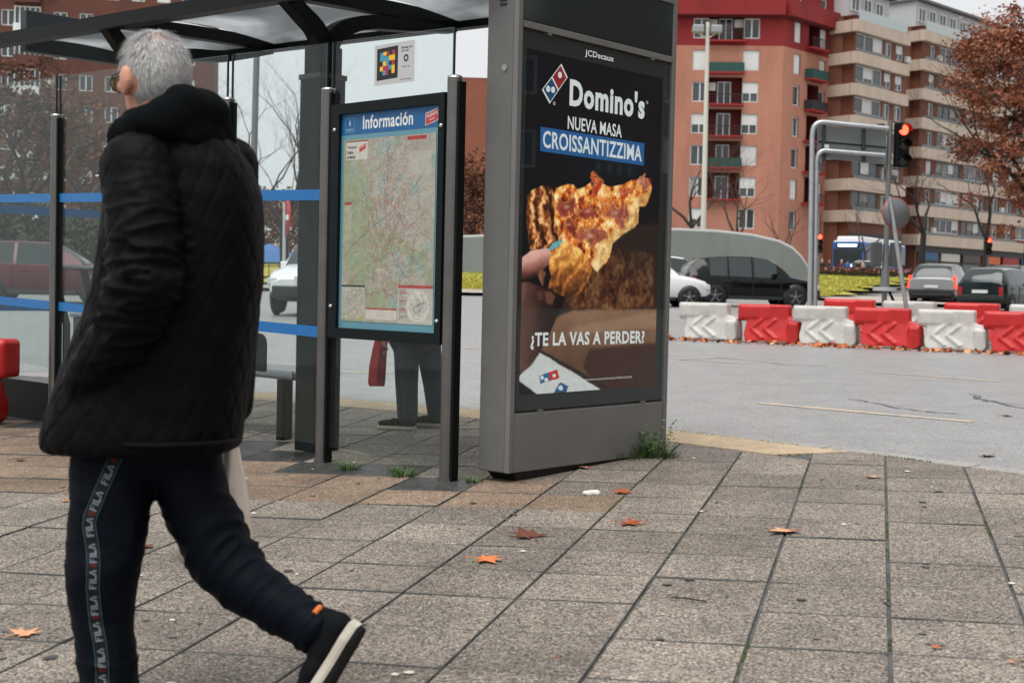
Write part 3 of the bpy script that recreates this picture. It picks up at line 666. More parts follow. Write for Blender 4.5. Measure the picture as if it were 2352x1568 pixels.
mb.build('map_title', mat('black print', (.02, .02, .022), .6), board)
mb = MB(); rhomb(mb, .310, .362, 1.645, 1.672, .010, .0155, 0); text_on(mb, 'CONSORCIO', IM, .316, .356, 1.655, 1.663, .016, .01, 1, skew=.012); mb.build('map_badge', [RED, WHT], board)
# ------------------------------------------------------------------ colour-code sticker on the glass
st = thing('glass_sticker', 'white sticker with a coloured square code on the shelter glass', 'sticker', sh(.48, 0, 2.0))
def ssk(x): return -.018*(x-.41)/.32
def srect(mb, xa, xb, ya, yb, z, mi): mb.add([IM @ Vector((x, y-.5*ssk(x), z)) for x, y in ((xa, ya), (xb, ya), (xb, yb), (xa, yb))], [(0, 1, 2, 3)], mi)
mb = MB(); ibox(mb, .405, .722, 1.988, 2.203, -.003, -.0012); mb.build('sheet', mat('sticker paper', srgb(190, 190, 190), .6), st)
mb = MB(); srect(mb, .425, .595, 2.012, 2.182, -.0008, 0); mb.build('code_ground', mat('code black', (.006, .007, .008), .5), st)
cc = [(.452, .478, 2.135, 2.158, 1), (.478, .503, 2.140, 2.160, 2), (.503, .525, 2.140, 2.160, 3), (.549, .572, 2.140, 2.162, 3), (.450, .500, 2.112, 2.137, 1), (.500, .524, 2.100, 2.135, 1), (.524, .572, 2.110, 2.138, 2), (.473, .500, 2.085, 2.110, 2), (.500, .524, 2.085, 2.102, 1), (.546, .570, 2.085, 2.110, 3), (.450, .475, 2.060, 2.084, 2), (.475, .518, 2.060, 2.086, 3), (.521, .544, 2.062, 2.085, 1), (.546, .570, 2.040, 2.084, 2), (.472, .495, 2.036, 2.060, 1), (.495, .518, 2.036, 2.060, 3)]
mb = MB()
for a, b, c, d, i in cc: srect(mb, a, b, c, d, -.0004, i-1)
mb.build('code_blocks', [mat('code cyan', srgb(62, 150, 178), .5), mat('code yellow', srgb(240, 186, 20), .5), mat('code crimson', srgb(168, 46, 80), .5)], st)
mb = MB(); text_on(mb, 'Escanea con', IM, .622, .706, 2.166, 2.178, -.0004, .02); mb.build('heading', MATS['black print'], st); mb = MB(); text_on(mb, 'Scan with', IM, .622, .68, 2.150, 2.162, -.0004, 0); mb.build('subheading', MATS['black print'], st); mb = MB()
text_on(mb, 'NaviLens App', IM, .628, .692, 2.066, 2.075, -.0004, .0); mb.build('caption', MATS['black print'], st); mb = MB(); text_on(mb, 'NaviLens GO App', IM, .618, .700, 2.0, 2.009, -.0004, 0)
mb.build('caption', MATS['black print'], st)
mb = MB(); mb.lathe([(.010, 0), (.019, .0)], 20, IM @ Matrix.Translation((.660, 2.115, -.0004))); mb.build('icon', MATS['black print'], st)
# ================================================================== advertising panel
AW = Vector((.652, .758)).normalized(); AP = (-.0023, 6.9174)
AM = frame_mat(AP, AW, 0)
gAd = pz(.45, 7.4)
ad = thing('advertising_panel', 'tall grey advertising panel with a pizza poster at the end of the shelter', 'advertising panel', (AM @ Vector((.7, 0, -.1))).to_tuple()[:2]+(gAd,))
PAN = mat('taupe grey metal', (.135, .134, .128), .45, .12, var=.10, vscale=2.5, bump=.04, bscale=400)
PAN2 = mat('taupe grey edge', (.165, .163, .155), .42, .12, var=.08, vscale=3)
def abox(mb, x0, x1, y0, y1, z0, z1, mi=0, b=0):
    return mb.bbox(x0, x1, y0, y1, z0, z1, b, mi, AM) if b else mb.box(x0, x1, y0, y1, z0, z1, mi, AM)
B0, T0, WD, TH = -.022, 2.585, 1.398, .207
mb = MB(); abox(mb, 0, .030, B0, T0, -TH, -.034, b=.006); abox(mb, WD-.030, WD, B0, T0, -TH, -.034, b=.006); abox(mb, .03, WD-.03, T0-.04, T0, -TH, -.034); abox(mb, .03, WD-.03, B0, B0+.05, -TH, -.034)
abox(mb, .03, WD-.03, B0+.05, T0-.04, -TH+.002, -.04); mb.build('casing', PAN, ad)
mb = MB(); abox(mb, 0, .036, B0, T0, -.034, 0, b=.004); abox(mb, WD-.036, WD, B0, T0, -.034, 0, b=.004); mb.build('edge_trim', PAN2, ad)
mb = MB(); abox(mb, .041, WD-.041, B0, .278, -.034, -.003, b=.004); mb.build('kick_panel', PAN2, ad)
mb = MB(); abox(mb, .041, WD-.041, 2.222, 2.256, -.034, .001, b=.003); mb.build('cross_bar', PAN2, ad)
mb = MB(); abox(mb, .036, WD-.036, T0-.03, T0, -.034, 0, b=.003); mb.build('top_trim', PAN2, ad)
TEAL = mat('dark teal lacquer', (.018, .030, .031), .08, 0, spec=.5)
mb = MB(); abox(mb, .044, WD-.044, 2.262, T0-.034, -.034, -.005); mb.build('header_glass', TEAL, ad)
mb = MB(); abox(mb, .044, WD-.044, .29, 2.216, -.036, -.016); mb.build('door_border', mat('teal door border', (.014, .024, .024), .5, 0), ad)
for a, y in ((.235, .283), (1.15, .283), (.235, 2.219), (1.15, 2.219)):
    mb = MB(); abox(mb, a, a+.03, y-.008, y+.008, -.02, -.001); mb.build('hinge', PAN2, ad)
p0 = AM @ Vector((.7, 0, -.1)); mb = MB()
vs = [AM @ Vector((x, y, z)) for y, i in ((B0+.004, .03), (gAd-.06, .11)) for x, z in ((i+.02, -.01-i*.2), (WD-i-.02, -.01-i*.2), (WD-i-.02, -TH+i*.2), (i+.02, -TH+i*.2))]
mb.add(vs, [(0, 1, 2, 3), (7, 6, 5, 4)]+[(i, 4+i, 4+(i+1) % 4, (i+1) % 4) for i in range(4)]); mb.build('plinth', mat('black plinth', (.006, .006, .006), .6), ad)
mb = MB()
for k in range(7): mb.box(-.003, .0005, 2.33+.022*k, 2.343+.022*k, -.125, -.080, 0, AM)
mb.build('vent_grille', mat('vent black', (.01, .01, .011), .6), ad)
MB().tube([AM @ Vector((.002, 2.02, -.085)), AM @ Vector((-.006, 2.02, -.085))], .017, 16).build('lock', mat('lock cap', (.32, .32, .31), .4, .6), ad)
# ---- the poster, flat print drawn on a fine sheet
PX, PY, PW, PH = .085, .371, 1.20, 1.753; h, wd = 400, 272
src = np.array([(0, 0), (1, 0), (0, 1), (1, 1)], float); dst = np.array([(322, -609), (1133, -428), (284, 1465), (1084, 1405)], float)
A_ = []; b_ = []
for (u, v), (x, y) in zip(src, dst): A_ += [[u, v, 1, 0, 0, 0, -u*x, -v*x], [0, 0, 0, u, v, 1, -u*y, -v*y]]; b_ += [x, y]
H8 = np.append(np.linalg.solve(np.array(A_), np.array(b_)), 1).reshape(3, 3)
V_, U_ = np.mgrid[0:1:h*1j, 0:1:wd*1j]; q = H8 @ np.stack([U_.ravel(), V_.ravel(), np.ones(U_.size)]); X8 = (q[0]/q[2]).reshape(h, wd); Y8 = (q[1]/q[2]).reshape(h, wd)
img = np.ones((h, wd, 3))*np.array([5, 14, 22]); N1, N2, N3, N4 = vnoise(h, wd, 26, 11), vnoise(h, wd, 12, 12), vnoise(h, wd, 5, 13, 3), vnoise(h, wd, 60, 14)
def lay(mask, col): 
    global img
    m = np.clip(mask, 0, 1)[..., None]; img = img*(1-m)+np.asarray(col)*m
def soft(poly, k=2):
    m = in_poly(X8+(N2-.5)*10, Y8+(N1-.5)*10, poly).astype(float)
    for _ in range(k):
        p = np.pad(m, 1, mode='edge'); m = (p[:-2, 1:-1]+p[2:, 1:-1]+p[1:-1, :-2]+p[1:-1, 2:]+4*p[1:-1, 1:-1])/8
    return m
def ramp(t, stops):
    t = np.clip(t, 0, 1); xs_ = [s[0] for s in stops]; return np.stack([np.interp(t, xs_, [s[1][c] for s in stops]) for c in range(3)], -1)
lay(np.exp(-((X8-850)/260)**2-((Y8-60)/120)**2)*.45, (18, 44, 54))
for k in range(4): lay(np.exp(-((X8-(752+62*k))/14)**2-((Y8-100-10*k)/36)**2)*.5, (60, 84, 92))
# room behind: dim board, blurred pizza on it
lay(soft([(820, 470), (1110, 440), (1110, 1000), (480, 1010), (560, 860), (760, 700)], 14)*.9, (58, 44, 36))
blob = soft([(700, 690), (860, 590), (1080, 620), (1080, 930), (900, 960), (600, 950), (560, 900)], 12)
lay(blob*.95, ramp(N2*.7+N3*.5-.1, [(.2, (40, 22, 16)), (.45, (92, 52, 36)), (.62, (124, 88, 56)), (.85, (158, 128, 90))]))
lay(np.exp(-((X8-1010)/170)**2-((Y8-620)/170)**2)*.55, (40, 34, 30))
lay(soft([(480, 1010), (600, 960), (1110, 950), (1110, 1430), (760, 1440), (390, 1200)], 6), ramp(N4*.6+(Y8-950)/900, [(.2, (150, 118, 96)), (.6, (118, 88, 66)), (1, (70, 46, 34))]))
lay(soft([(600, 1060), (1110, 960), (1110, 1060), (560, 1110)], 8)*.4, (176, 150, 126))
lay(soft([(700, 1190), (1110, 1150), (1110, 1430), (780, 1440), (660, 1300)], 10)*.85, (58, 30, 20))
lay(soft([(270, 1370), (395, 1205), (800, 1420), (770, 1480), (420, 1480)], 1), (196, 198, 196)); lay(soft([(260, 1385), (420, 1480), (260, 1500)], 1), (10, 10, 12))
lay(soft([(395, 1205), (410, 1195), (820, 1420), (790, 1440)], 1), (44, 30, 24))
# small domino mark on the box
lay(soft([(400, 1350), (458, 1330), (468, 1380), (408, 1398)], 0), (30, 104, 146)); lay(soft([(458, 1330), (512, 1312), (524, 1362), (468, 1380)], 0), (186, 50, 44))
for cx, cy in ((420, 1360), (444, 1372), (491, 1347)): lay((np.hypot(X8-cx, Y8-cy) < 11)*1., (206, 208, 206))
lay(soft([(488, 1450), (530, 1385), (575, 1410), (560, 1450)], 0), (34, 92, 130)); lay((np.hypot(X8-530, Y8-1420) < 14)*1., (206, 208, 206))
# hand
sk = ramp(1-(X8-290)/230+(N1-.5)*.4, [(0, (34, 20, 18)), (.45, (92, 58, 48)), (.8, (150, 106, 94)), (1, (168, 122, 110))])
lay(soft([(280, 800), (330, 790), (420, 820), (560, 860), (540, 930), (480, 1060), (430, 1170), (350, 1290), (278, 1345)], 3), sk*.62)
lay(soft([(280, 790), (318, 800), (326, 850), (290, 930), (278, 920)], 2), (120, 84, 78)); lay(soft([(430, 850), (470, 850), (500, 880), (480, 930), (445, 925)], 3), (112, 74, 62)); lay(soft([(380, 850), (420, 845), (430, 900), (395, 905)], 3), (96, 62, 52))
lay(soft([(290, 650), (350, 605), (430, 582), (478, 600), (478, 660), (430, 712), (400, 740), (330, 790), (282, 800)], 2), ramp((Y8-590)/210+(X8-300)/700+(N2-.5)*.2, [(.1, (232, 192, 180)), (.4, (212, 164, 150)), (.68, (140, 90, 80)), (1, (44, 24, 22))]))
# slice
top = [(352, 250), (420, 218), (470, 228), (488, 268), (500, 232), (555, 212), (600, 210), (625, 240), (655, 232), (700, 200), (742, 150), (768, 196), (800, 218), (850, 218), (892, 206), (945, 182), (1000, 170), (1055, 170), (1070, 230), (1050, 300), (1032, 336), (992, 340), (985, 440), (962, 466), (930, 455), (890, 512), (835, 560), (818, 640), (790, 690), (760, 670), (745, 735), (720, 705), (690, 690), (600, 680), (520, 660), (462, 610), (470, 540), (480, 420)]
cheese = ramp(N2*.9+N3*.6-.28, [(.08, (70, 24, 16)), (.26, (160, 64, 34)), (.42, (214, 128, 58)), (.6, (240, 190, 118)), (.85, (252, 240, 206))])
lay(soft(top, 1), cheese)
edge = soft([(1070, 230), (1032, 336), (992, 340), (985, 440), (962, 466), (890, 512), (835, 560), (818, 640), (745, 735), (700, 690), (760, 560), (840, 480), (920, 420), (960, 300), (1040, 250)], 3)
lay(edge*.9, ramp(N1*.8+N3*.4-.1, [(.2, (186, 136, 74)), (.55, (236, 206, 150)), (.9, (248, 236, 206))]))
for cx, cy, rx, ry, c in ((580, 350, 62, 58, (132, 58, 48)), (705, 375, 62, 45, (138, 62, 52)), (870, 385, 55, 60, (150, 84, 74)), (720, 520, 68, 62, (150, 84, 70)), (590, 455, 56, 40, (124, 50, 38)), (905, 265, 60, 26, (170, 70, 50)), (1010, 195, 44, 30, (176, 112, 98)), (742, 215, 30, 60, (168, 62, 38)), (560, 520, 30, 36, (196, 96, 52)), (800, 330, 40, 30, (206, 120, 70))):
    d = np.hypot((X8-cx+(N1-.5)*110+(N3-.5)*40)/rx, (Y8-cy+(N2-.5)*120)/ry); lay((d < 1)*.88, np.array(c)*(.8+.5*N3[..., None])); lay(np.exp(-((d-.95)/.12)**2)*.5, (236, 176, 110))
    lay(np.exp(-((X8-cx+rx*.3)/(rx*.3))**2-((Y8-cy+ry*.1)/(ry*.22))**2)*.6, (226, 196, 184))
crust = soft([(325, 290), (350, 245), (420, 216), (470, 226), (490, 300), (488, 420), (530, 500), (500, 560), (440, 592), (352, 606), (336, 540), (322, 420)], 1)
strk = np.sin((X8-Y8*.12)*.09+N2*9)*.5+.5
lay(crust, ramp(strk*.55+N3*.5+.08*(400-X8)/60, [(.15, (30, 16, 10)), (.38, (104, 58, 32)), (.6, (176, 106, 58)), (.85, (236, 190, 138))]))
curl = soft([(465, 640), (500, 590), (560, 560), (640, 590), (690, 660), (715, 710), (690, 790), (650, 850), (590, 886), (530, 876), (455, 826), (470, 760), (455, 700)], 1)
lay(curl, ramp((1.05-(Y8-560)/360)*.75+N3*.35+np.sin((Y8*.7+X8)*.07+N2*8)*.12, [(.1, (40, 22, 14)), (.35, (106, 66, 38)), (.6, (178, 112, 54)), (.85, (230, 170, 96)), (1, (246, 206, 130))]))
lay(soft([(392, 745), (410, 720), (436, 725), (432, 800), (418, 815)], 1), ramp(strk, [(0, (60, 36, 26)), (1, (160, 108, 80))]))
lay(soft([(452, 600), (480, 560), (530, 535), (542, 545), (515, 580), (470, 604)], 1), (112, 172, 176))
img = np.clip(img/255, 0, 1); img = 255*np.clip(img**1.18*(1.04+.10*(N3[..., None]-.5)), 0, 1)
poster = grid_pic('poster_sheet', img, AM @ Matrix.Translation((PX, PY, 0)), PW, PH, -.0145, vcol_mat('emissive print', .5, .2, emit=.30), ad)  # low emission added to the print to brighten it
INK = mat('poster white', srgb(216, 218, 216), .55, emit=(.8, .82, .82, .22))  # white lettering also emits a little, added to brighten it
def ptext(name, body, x0, x1, y0, y1, bold, m=None, zz=-.0135): mb = MB(); text_on(mb, body, AM, x0, x1, y0, y1, zz, bold); return mb.build(name, m or INK, ad)
ptext('maker_lettering', 'JCDecaux', .560, .815, 2.144, 2.186, .012)
ptext('brand_lettering', "Domino's", .437, 1.115, 1.874, 2.02, .038)
ptext('headline', 'NUEVA MASA', .427, .905, 1.752, 1.822, .018)
mb = MB(); abox(mb, .206, 1.121, 1.618, 1.742, -.0142, -.0138); mb.build('headline_box', mat('poster blue', srgb(20, 88, 146), .55, emit=(.01, .1, .28, .25)), ad)  # box emits its blue as well, an added glow
ptext('headline', 'CROISSANTIZZIMA', .226, 1.098, 1.637, 1.726, .020, None, -.0132)
ptext('strapline', '¿TE LA VAS A PERDER?', .166, 1.172, .600, .690, .032)
ptext('small_print', 'Pide tu masa Croissantizzima por +1,5€ sobre cualquiera de nuestras promociones. Oferta válida del 27/01/2025 al 07/04/2025', .295, 1.06, .422, .437, .0)
# domino-shaped emblem
c0 = Vector((.312, 1.976)); 
def dom(pts, z, m, name):
    mb = MB(); mb.add([AM @ Vector((p[0], p[1], z)) for p in pts], [tuple(range(len(pts)))]); return mb.build(name, m, ad)
T_, R__, B_, L_ = Vector((.362, 2.083)), Vector((.417, 2.020)), Vector((.274, 1.866)), Vector((.209, 1.930))
dom([L_, B_, R__, T_], -.0138, INK, 'emblem_border')
def shr(p, k=.9): c = (T_+R__+B_+L_)/4; return c+(p-c)*k
t_, r_, b_2, l_ = map(shr, (T_, R__, B_, L_)); m1, m2 = l_.lerp(t_, .52), b_2.lerp(r_, .52); m3, m4 = l_.lerp(t_, .47), b_2.lerp(r_, .47)
dom([m1, m2, r_, t_], -.0134, mat('emblem red', srgb(186, 44, 48), .55), 'emblem_half'); dom([l_, b_2, m4, m3], -.0134, mat('emblem blue', srgb(24, 92, 140), .55), 'emblem_half')
for cx, cy in ((.352, 2.023), (.2585, 1.940), (.298, 1.940)): MB().add([AM @ Vector((cx+.0165*math.cos(t), cy+.0165*math.sin(t), -.013)) for t in np.linspace(0, 6.28, 20)[:-1]], [tuple(range(19))]).build('emblem_dot', INK, ad)
for cx, cy in ((.311, 1.872), (1.137, 1.972)):
    mb = MB(); mb.lathe([(.0065, 0), (.0088, 0)], 16, AM @ Matrix.Translation((cx, cy, -.0132))); text_on(mb, 'R', AM, cx-.003, cx+.003, cy-.004, cy+.004, -.0132, .01); mb.build('trade_sign', INK, ad)
mb = MB(); abox(mb, .046, WD-.046, .292, 2.214, -.008, -.004); mb.build('door_glass', glass_mat('poster glass', (.96, .98, .98), .003, (.3, .33, .33), .02, 4), ad)
# ================================================================== the walking man
D0 = 3.5
def MP(x, y, dd=0): return px(x, y, D0+dd)
PXM = FD/D0                                                 # pixels per metre there
mbase = MP(300, 1500, -.05); man = thing('person', 'grey haired man in black quilted jacket and side-striped track trousers walking past the shelter', 'person', (mbase.x, mbase.y, pz(mbase.x, mbase.y)))
SKIN = mat('skin', srgb(196, 138, 116), .55, var=.10, vscale=18)
FDIR = Vector((-.72, .694, 0)); LDIR = Vector((-.694, -.72, 0)); UPV = Vector((0, 0, 1))
HB = Matrix((( FDIR.x, LDIR.x, 0), (FDIR.y, LDIR.y, 0), (0, 0, 1))) @ Matrix.Rotation(R_(8), 3, 'Y')
hc = MP(356, 178, 0)
def hp(f, l, u): return hc+HB @ Vector((f, l, u))
mb = MB(); mb.ball(hc, .098, .080, .112, 24, M=HB); mb.ball(hp(.03, 0, -.055), .070, .060, .070, 18, M=HB); mb.ball(hp(.055, 0, -.098), .032, .034, .026, 14, M=HB)
capsule(mb, hp(.088, 0, .012), hp(.112, 0, -.022), .010, .014, 10); mb.ball(hp(.085, 0, .03), .02, .055, .012, 12, M=HB); mb.ball(hp(.094, 0, -.062), .012, .026, .009, 10, M=HB)
for sg in (1, -1): mb.ball(hp(.078, sg*.038, -.012), .022, .026, .02, 10, M=HB)
for sg in (1, -1):                                         # ears
    mb.ball(hp(-.006, sg*.088, -.016), .023, .012, .036, 14, M=HB); mb.ball(hp(.004, sg*.086, -.046), .011, .009, .014, 10, M=HB)
chain(mb, [hp(-.02, 0, -.06), MP(352, 300, .02), MP(375, 345, .02)], [.062, .062, .075])
mb.ball(MP(400, 560, .02), .15, .10, .26, 18); mb.ball(MP(390, 880, .02), .15, .10, .16, 18)
chain(mb, [MP(320, 390, -.13), MP(335, 650, -.17), MP(225, 845, -.1)], [.055, .048, .034]); chain(mb, [MP(545, 400, .12), MP(560, 650, .14), MP(535, 880, .12)], [.055, .045, .03])
hw = MP(520, 940, .10); capsule(mb, MP(535, 880, .12), hw, .03, .034)
for k in range(4):
    a = hw+Vector((-.03+.020*k, -.012, -.025)); chain(mb, [a, a+Vector((0, -.008, -.034)), a+Vector((0, .020, -.050)), a+Vector((0, .034, -.028))], [.0095, .009, .0085, .008], 10)
chain(mb, [hw+Vector((-.03, .01, .005)), hw+Vector((-.045, .022, -.025)), hw+Vector((-.02, .034, -.045))], [.011, .010, .009], 10)
LEGF = [MP(270, 1000, -.02), MP(256, 1160, -.05), MP(238, 1290, -.07), MP(236, 1420, -.07), MP(250, 1540, -.08)]
LEGR = [MP(410, 1005, .03), MP(448, 1150, .02), MP(505, 1268, 0), MP(640, 1395, -.06), MP(728, 1448, -.10)]
chain(mb, LEGF+[MP(255, 1600, -.08)], [.08, .07, .055, .05, .04, .038]); chain(mb, LEGR, [.08, .07, .055, .045, .04, .036])
chain(mb, [MP(400, 900, .02), MP(345, 1010, 0)], [.13, .12])
body = link('body', remesh(mb, .007, 3, 'body'), SKIN, man)
for sg in (1, -1):
    ey = MB().ball(hp(.086, sg*.033, .008), .0115, n=12).build('eye', mat('eye white', (.7, .69, .66), .2), man); MB().ball(hp(.0945, sg*.033, .008), .0052, n=10).build('iris', mat('iris', (.05, .03, .02), .2), ey)
# glasses
mb = MB()
for sg in (1, -1):
    c = hp(.112, sg*.036, .002); e1 = HB @ Vector((0, 1, 0)); e2 = HB @ Vector((0, 0, 1))
    mb.tube([c+e1*(.026*math.cos(t))+e2*(.021*math.sin(t)) for t in np.linspace(0, 6.283, 19)], .0022, 6)
    mb.tube([hp(.110, sg*.062, .008), hp(.06, sg*.084, .010), hp(-.005, sg*.088, .006), hp(-.02, sg*.086, -.012)], [.0032, .003, .0028, .0025], 6)
mb.tube([hp(.113, -.012, .006), hp(.118, 0, .009), hp(.113, .012, .006)], .002, 6); gsp = mb.build('glasses', mat('dark horn frame', (.02, .014, .01), .25), man)
for sg in (1, -1):
    c = hp(.112, sg*.036, .002); e1 = HB @ Vector((0, 1, 0)); e2 = HB @ Vector((0, 0, 1)); P = [c+e1*(.025*math.cos(t))+e2*(.020*math.sin(t)) for t in np.linspace(0, 6.283, 19)[:-1]]
    MB().add(P, [tuple(range(18))]).build('lens', glass_mat('amber lens', (.55, .38, .2), .02), gsp)
# hair: cap plus strands
HAIR = bpy.data.materials.new('grey hair'); HAIR.use_nodes = True; _b = HAIR.node_tree.nodes['Principled BSDF']; _b.inputs['Roughness'].default_value = .55
_a = HAIR.node_tree.nodes.new('ShaderNodeAttribute'); _a.attribute_name = 'Col'; HAIR.node_tree.links.new(_a.outputs['Color'], _b.inputs['Base Color'])
def hairy(d):                                               # unit direction in head axes -> hair?
    f, l, u = d
    if u > .75: return f < .80
    lim = .22+.45*max(0, u)                                 # hairline at the temples
    if abs(l) > .55 and u < .05: lim = -.12
    if abs(l) > .6 and math.hypot(f+.06, u+.16) < .34: return False
    return f < lim and u > -.80-.10*f
crown = Vector((-.62, .20, .75)).normalized()
def bald(d): return math.exp(-((d-crown).length/.36)**2)
n = 44; vs = []; cols = []; ids = {}; fs = []
for i in range(n//2+1):
    for j in range(n):
        a, b = math.pi*i/(n//2), 2*math.pi*j/n; d = Vector((math.sin(a)*math.cos(b), math.sin(a)*math.sin(b), math.cos(a)))
        k = 1.035; vs.append(hp(d.x*.098*k, d.y*.080*k*1.01, d.z*.112*k)); q = bald(d); g = .26*(.85+.3*random.random()); cols.append((g*(1-q)+.42*q, g*(1-q)+.29*q, g*(.98)*(1-q)+.25*q, 1)); ids[i, j] = len(vs)-1
for i in range(n//2):
    for j in range(n):
        a, b = math.pi*(i+.5)/(n//2), 2*math.pi*(j+.5)/n; d = Vector((math.sin(a)*math.cos(b), math.sin(a)*math.sin(b), math.cos(a)))
        if hairy(d): fs.append((ids[i, j], ids[i+1, j], ids[i+1, (j+1) % n], ids[i, (j+1) % n]))
for _ in range(15000):
    u = random.uniform(-1, 1); a = random.random()*6.283; r = math.sqrt(1-u*u); d = Vector((r*math.cos(a), r*math.sin(a), u))
    if not hairy(d) or random.random() < bald(d)*.82: continue
    t = (d-crown*d.dot(crown)); t = (t+Vector((0, 0, -.55))+Vector((-.15, 0, 0))); t = t-d*t.dot(d); t.normalize()
    t = (t+Vector((random.gauss(0, .16), random.gauss(0, .16), random.gauss(0, .16)))).normalized(); t = t-d*t.dot(d); side = d.cross(t).normalized()
    L = random.uniform(.016, .032)*(.7+.5*max(0, u+.3)); lift = random.uniform(.05, .22)+(.12 if u > .5 else 0); wd_ = random.uniform(.0005, .0010)
    P0 = Vector((d.x*.098, d.y*.081, d.z*.112))*1.03; k = len(vs); g = min(.9, max(.10, random.gauss(.46, .15)+.10*u-.12*(u < -.45)))
    for q, (tt, ll) in enumerate(((0, 0), (.5, .62*lift), (1, .72*lift))):
        c = P0+t*(L*tt)+d*(L*ll)
        for sg in (-1, 1): p = c+side*(sg*wd_*(1-.7*tt)); vs.append(hp(p.x, p.y, p.z)); cols.append((g, g*.985, g*.965, 1))
    fs += [(k, k+1, k+3, k+2), (k+2, k+3, k+5, k+4)]
me = bpy.data.meshes.new('hair'); me.from_pydata(vs, [], fs); at = me.color_attributes.new('Col', 'FLOAT_COLOR', 'POINT'); at.data.foreach_set('color', np.array(cols, np.float32).ravel()); me.polygons.foreach_set('use_smooth', [True]*len(fs))
link('hair', me, HAIR, man)
# jacket
rings = [(306, 318, 505, .11), (330, 280, 540, .145), (380, 258, 572, .165), (450, 246, 598, .175), (520, 240, 602, .18), (640, 222, 598, .18), (720, 198, 590, .185), (800, 165, 582, .19), (900, 134, 568, .195), (985, 110, 553, .20), (1018, 108, 548, .20), (1026, 118, 540, .19)]
mb = MB(); n = 36; vs = []
for y, L, Rr, dp in rings:
    c = MP((L+Rr)/2, y+6*(L < 200)-6*(L < 200), 0); a = (Rr-L)/2/PXM
    for j in range(n):
        t = 2*math.pi*j/n; ct, s_ = math.cos(t), math.sin(t); e = .82
        vs.append(c+CR*(a*math.copysign(abs(ct)**e, ct))+Vector((0, 1, 0))*(dp*math.copysign(abs(s_)**e, s_)))
m_ = len(rings); fs = [(i*n+j, (i+1)*n+j, (i+1)*n+(j+1) % n, i*n+(j+1) % n) for i in range(m_-1) for j in range(n)]+[tuple(range(n)), tuple(range((m_-1)*n+n-1, (m_-1)*n-1, -1))]
mb.add(vs, fs)
ARM = [MP(322, 392, -.14), MP(330, 520, -.20), MP(336, 650, -.225), MP(288, 765, -.20), MP(208, 868, -.13)]; ARR = [.098, .088, .082, .074, .066]
chain(mb, ARM, ARR, 18); chain(mb, [MP(520, 385, .10), MP(545, 640, .13), MP(528, 925, .13)], [.085, .07, .058], 16)
me = remesh(mb, .0075, 3, 'jacket'); me.update()
co = np.empty(len(me.vertices)*3); me.vertices.foreach_get('co', co); co = co.reshape(-1, 3); no = np.empty_like(co.ravel()); me.vertices.foreach_get('normal', no); no = no.reshape(-1, 3)
cx = MP(400, 650, 0); th = np.arctan2(co[:, 0]-cx.x, -(co[:, 1]-cx.y)); p = th*.27/.072; q = co[:, 2]/.105
A3 = [np.array(a) for a in ARM]; dmin = np.full(len(co), 9.); along = np.zeros(len(co)); acc = 0
for a, b in zip(A3, A3[1:]):
    ab = b-a; L = np.linalg.norm(ab); t = np.clip((co-a)@ab/L**2, 0, 1); d = np.linalg.norm(co-(a+t[:, None]*ab), axis=1); along = np.where(d < dmin, acc+t*L, along); dmin = np.minimum(d, dmin); acc += L
arm_w = np.clip((.125-dmin)/.03, 0, 1)*(co[:, 1] < cx.y-.03)
f1 = np.abs(p+q-np.round(p+q)); f2 = np.abs(p-q-np.round(p-q)); g = np.minimum(f1, f2)
def nz(c, sx_, sy_, sz_, off=0): return np.array([mnoise.noise(Vector((a[0]*sx_+off, a[1]*sy_, a[2]*sz_))) for a in c])
disp = .0048*(1-np.exp(-(g/.08)**2))*(.6+.5*nz(co, 5, 5, 5, 3))
rid = (1-np.abs(nz(co, 9, 9, 30)))**5
disp += arm_w*np.exp(-((along-.32)/.20)**2)*.017*rid + .008*nz(co, 4.5, 4.5, 3.2, 7) + .003*nz(co, 14, 14, 20, 1)
co += no*disp[:, None]; me.vertices.foreach_set('co', co.ravel()); me.update()
JKT = mat('black quilted nylon', (.0028, .0026, .0033), .55, 0, var=.25, vscale=20, bump=.2, bscale=500, spec=.07)
jk = link('jacket', me, JKT, man)
mb = MB(); hem = [MP(x, y, d) for x, y, d in ((112, 1003, -.02), (150, 1016, -.13), (250, 1022, -.19), (350, 1024, -.205), (450, 1022, -.19), (520, 1018, -.13), (549, 1010, -.02))]
mb.tube(hem, .009, 8); mb.build('hem_binding', JKT, jk)
mb = MB(); mb.prism([(0, 0), (.035, .02), (.03, .045), (-.005, .03)], .006, frame_mat(MP(243, 385, -.08)[:2], CR, MP(243, 385, -.08).z)); mb.prism([(0, 0), (.045, .018), (.048, .028), (.004, .010)], .006, frame_mat(MP(219, 408, -.08)[:2], CR, MP(219, 408, -.08).z)); mb.build('collar_tab', JKT, jk)
mb = MB(); mb.tube([MP(221, 405, -.085), MP(236, 401, -.085)], .003, 6); mb.build('zip_pull', CAPM, jk)
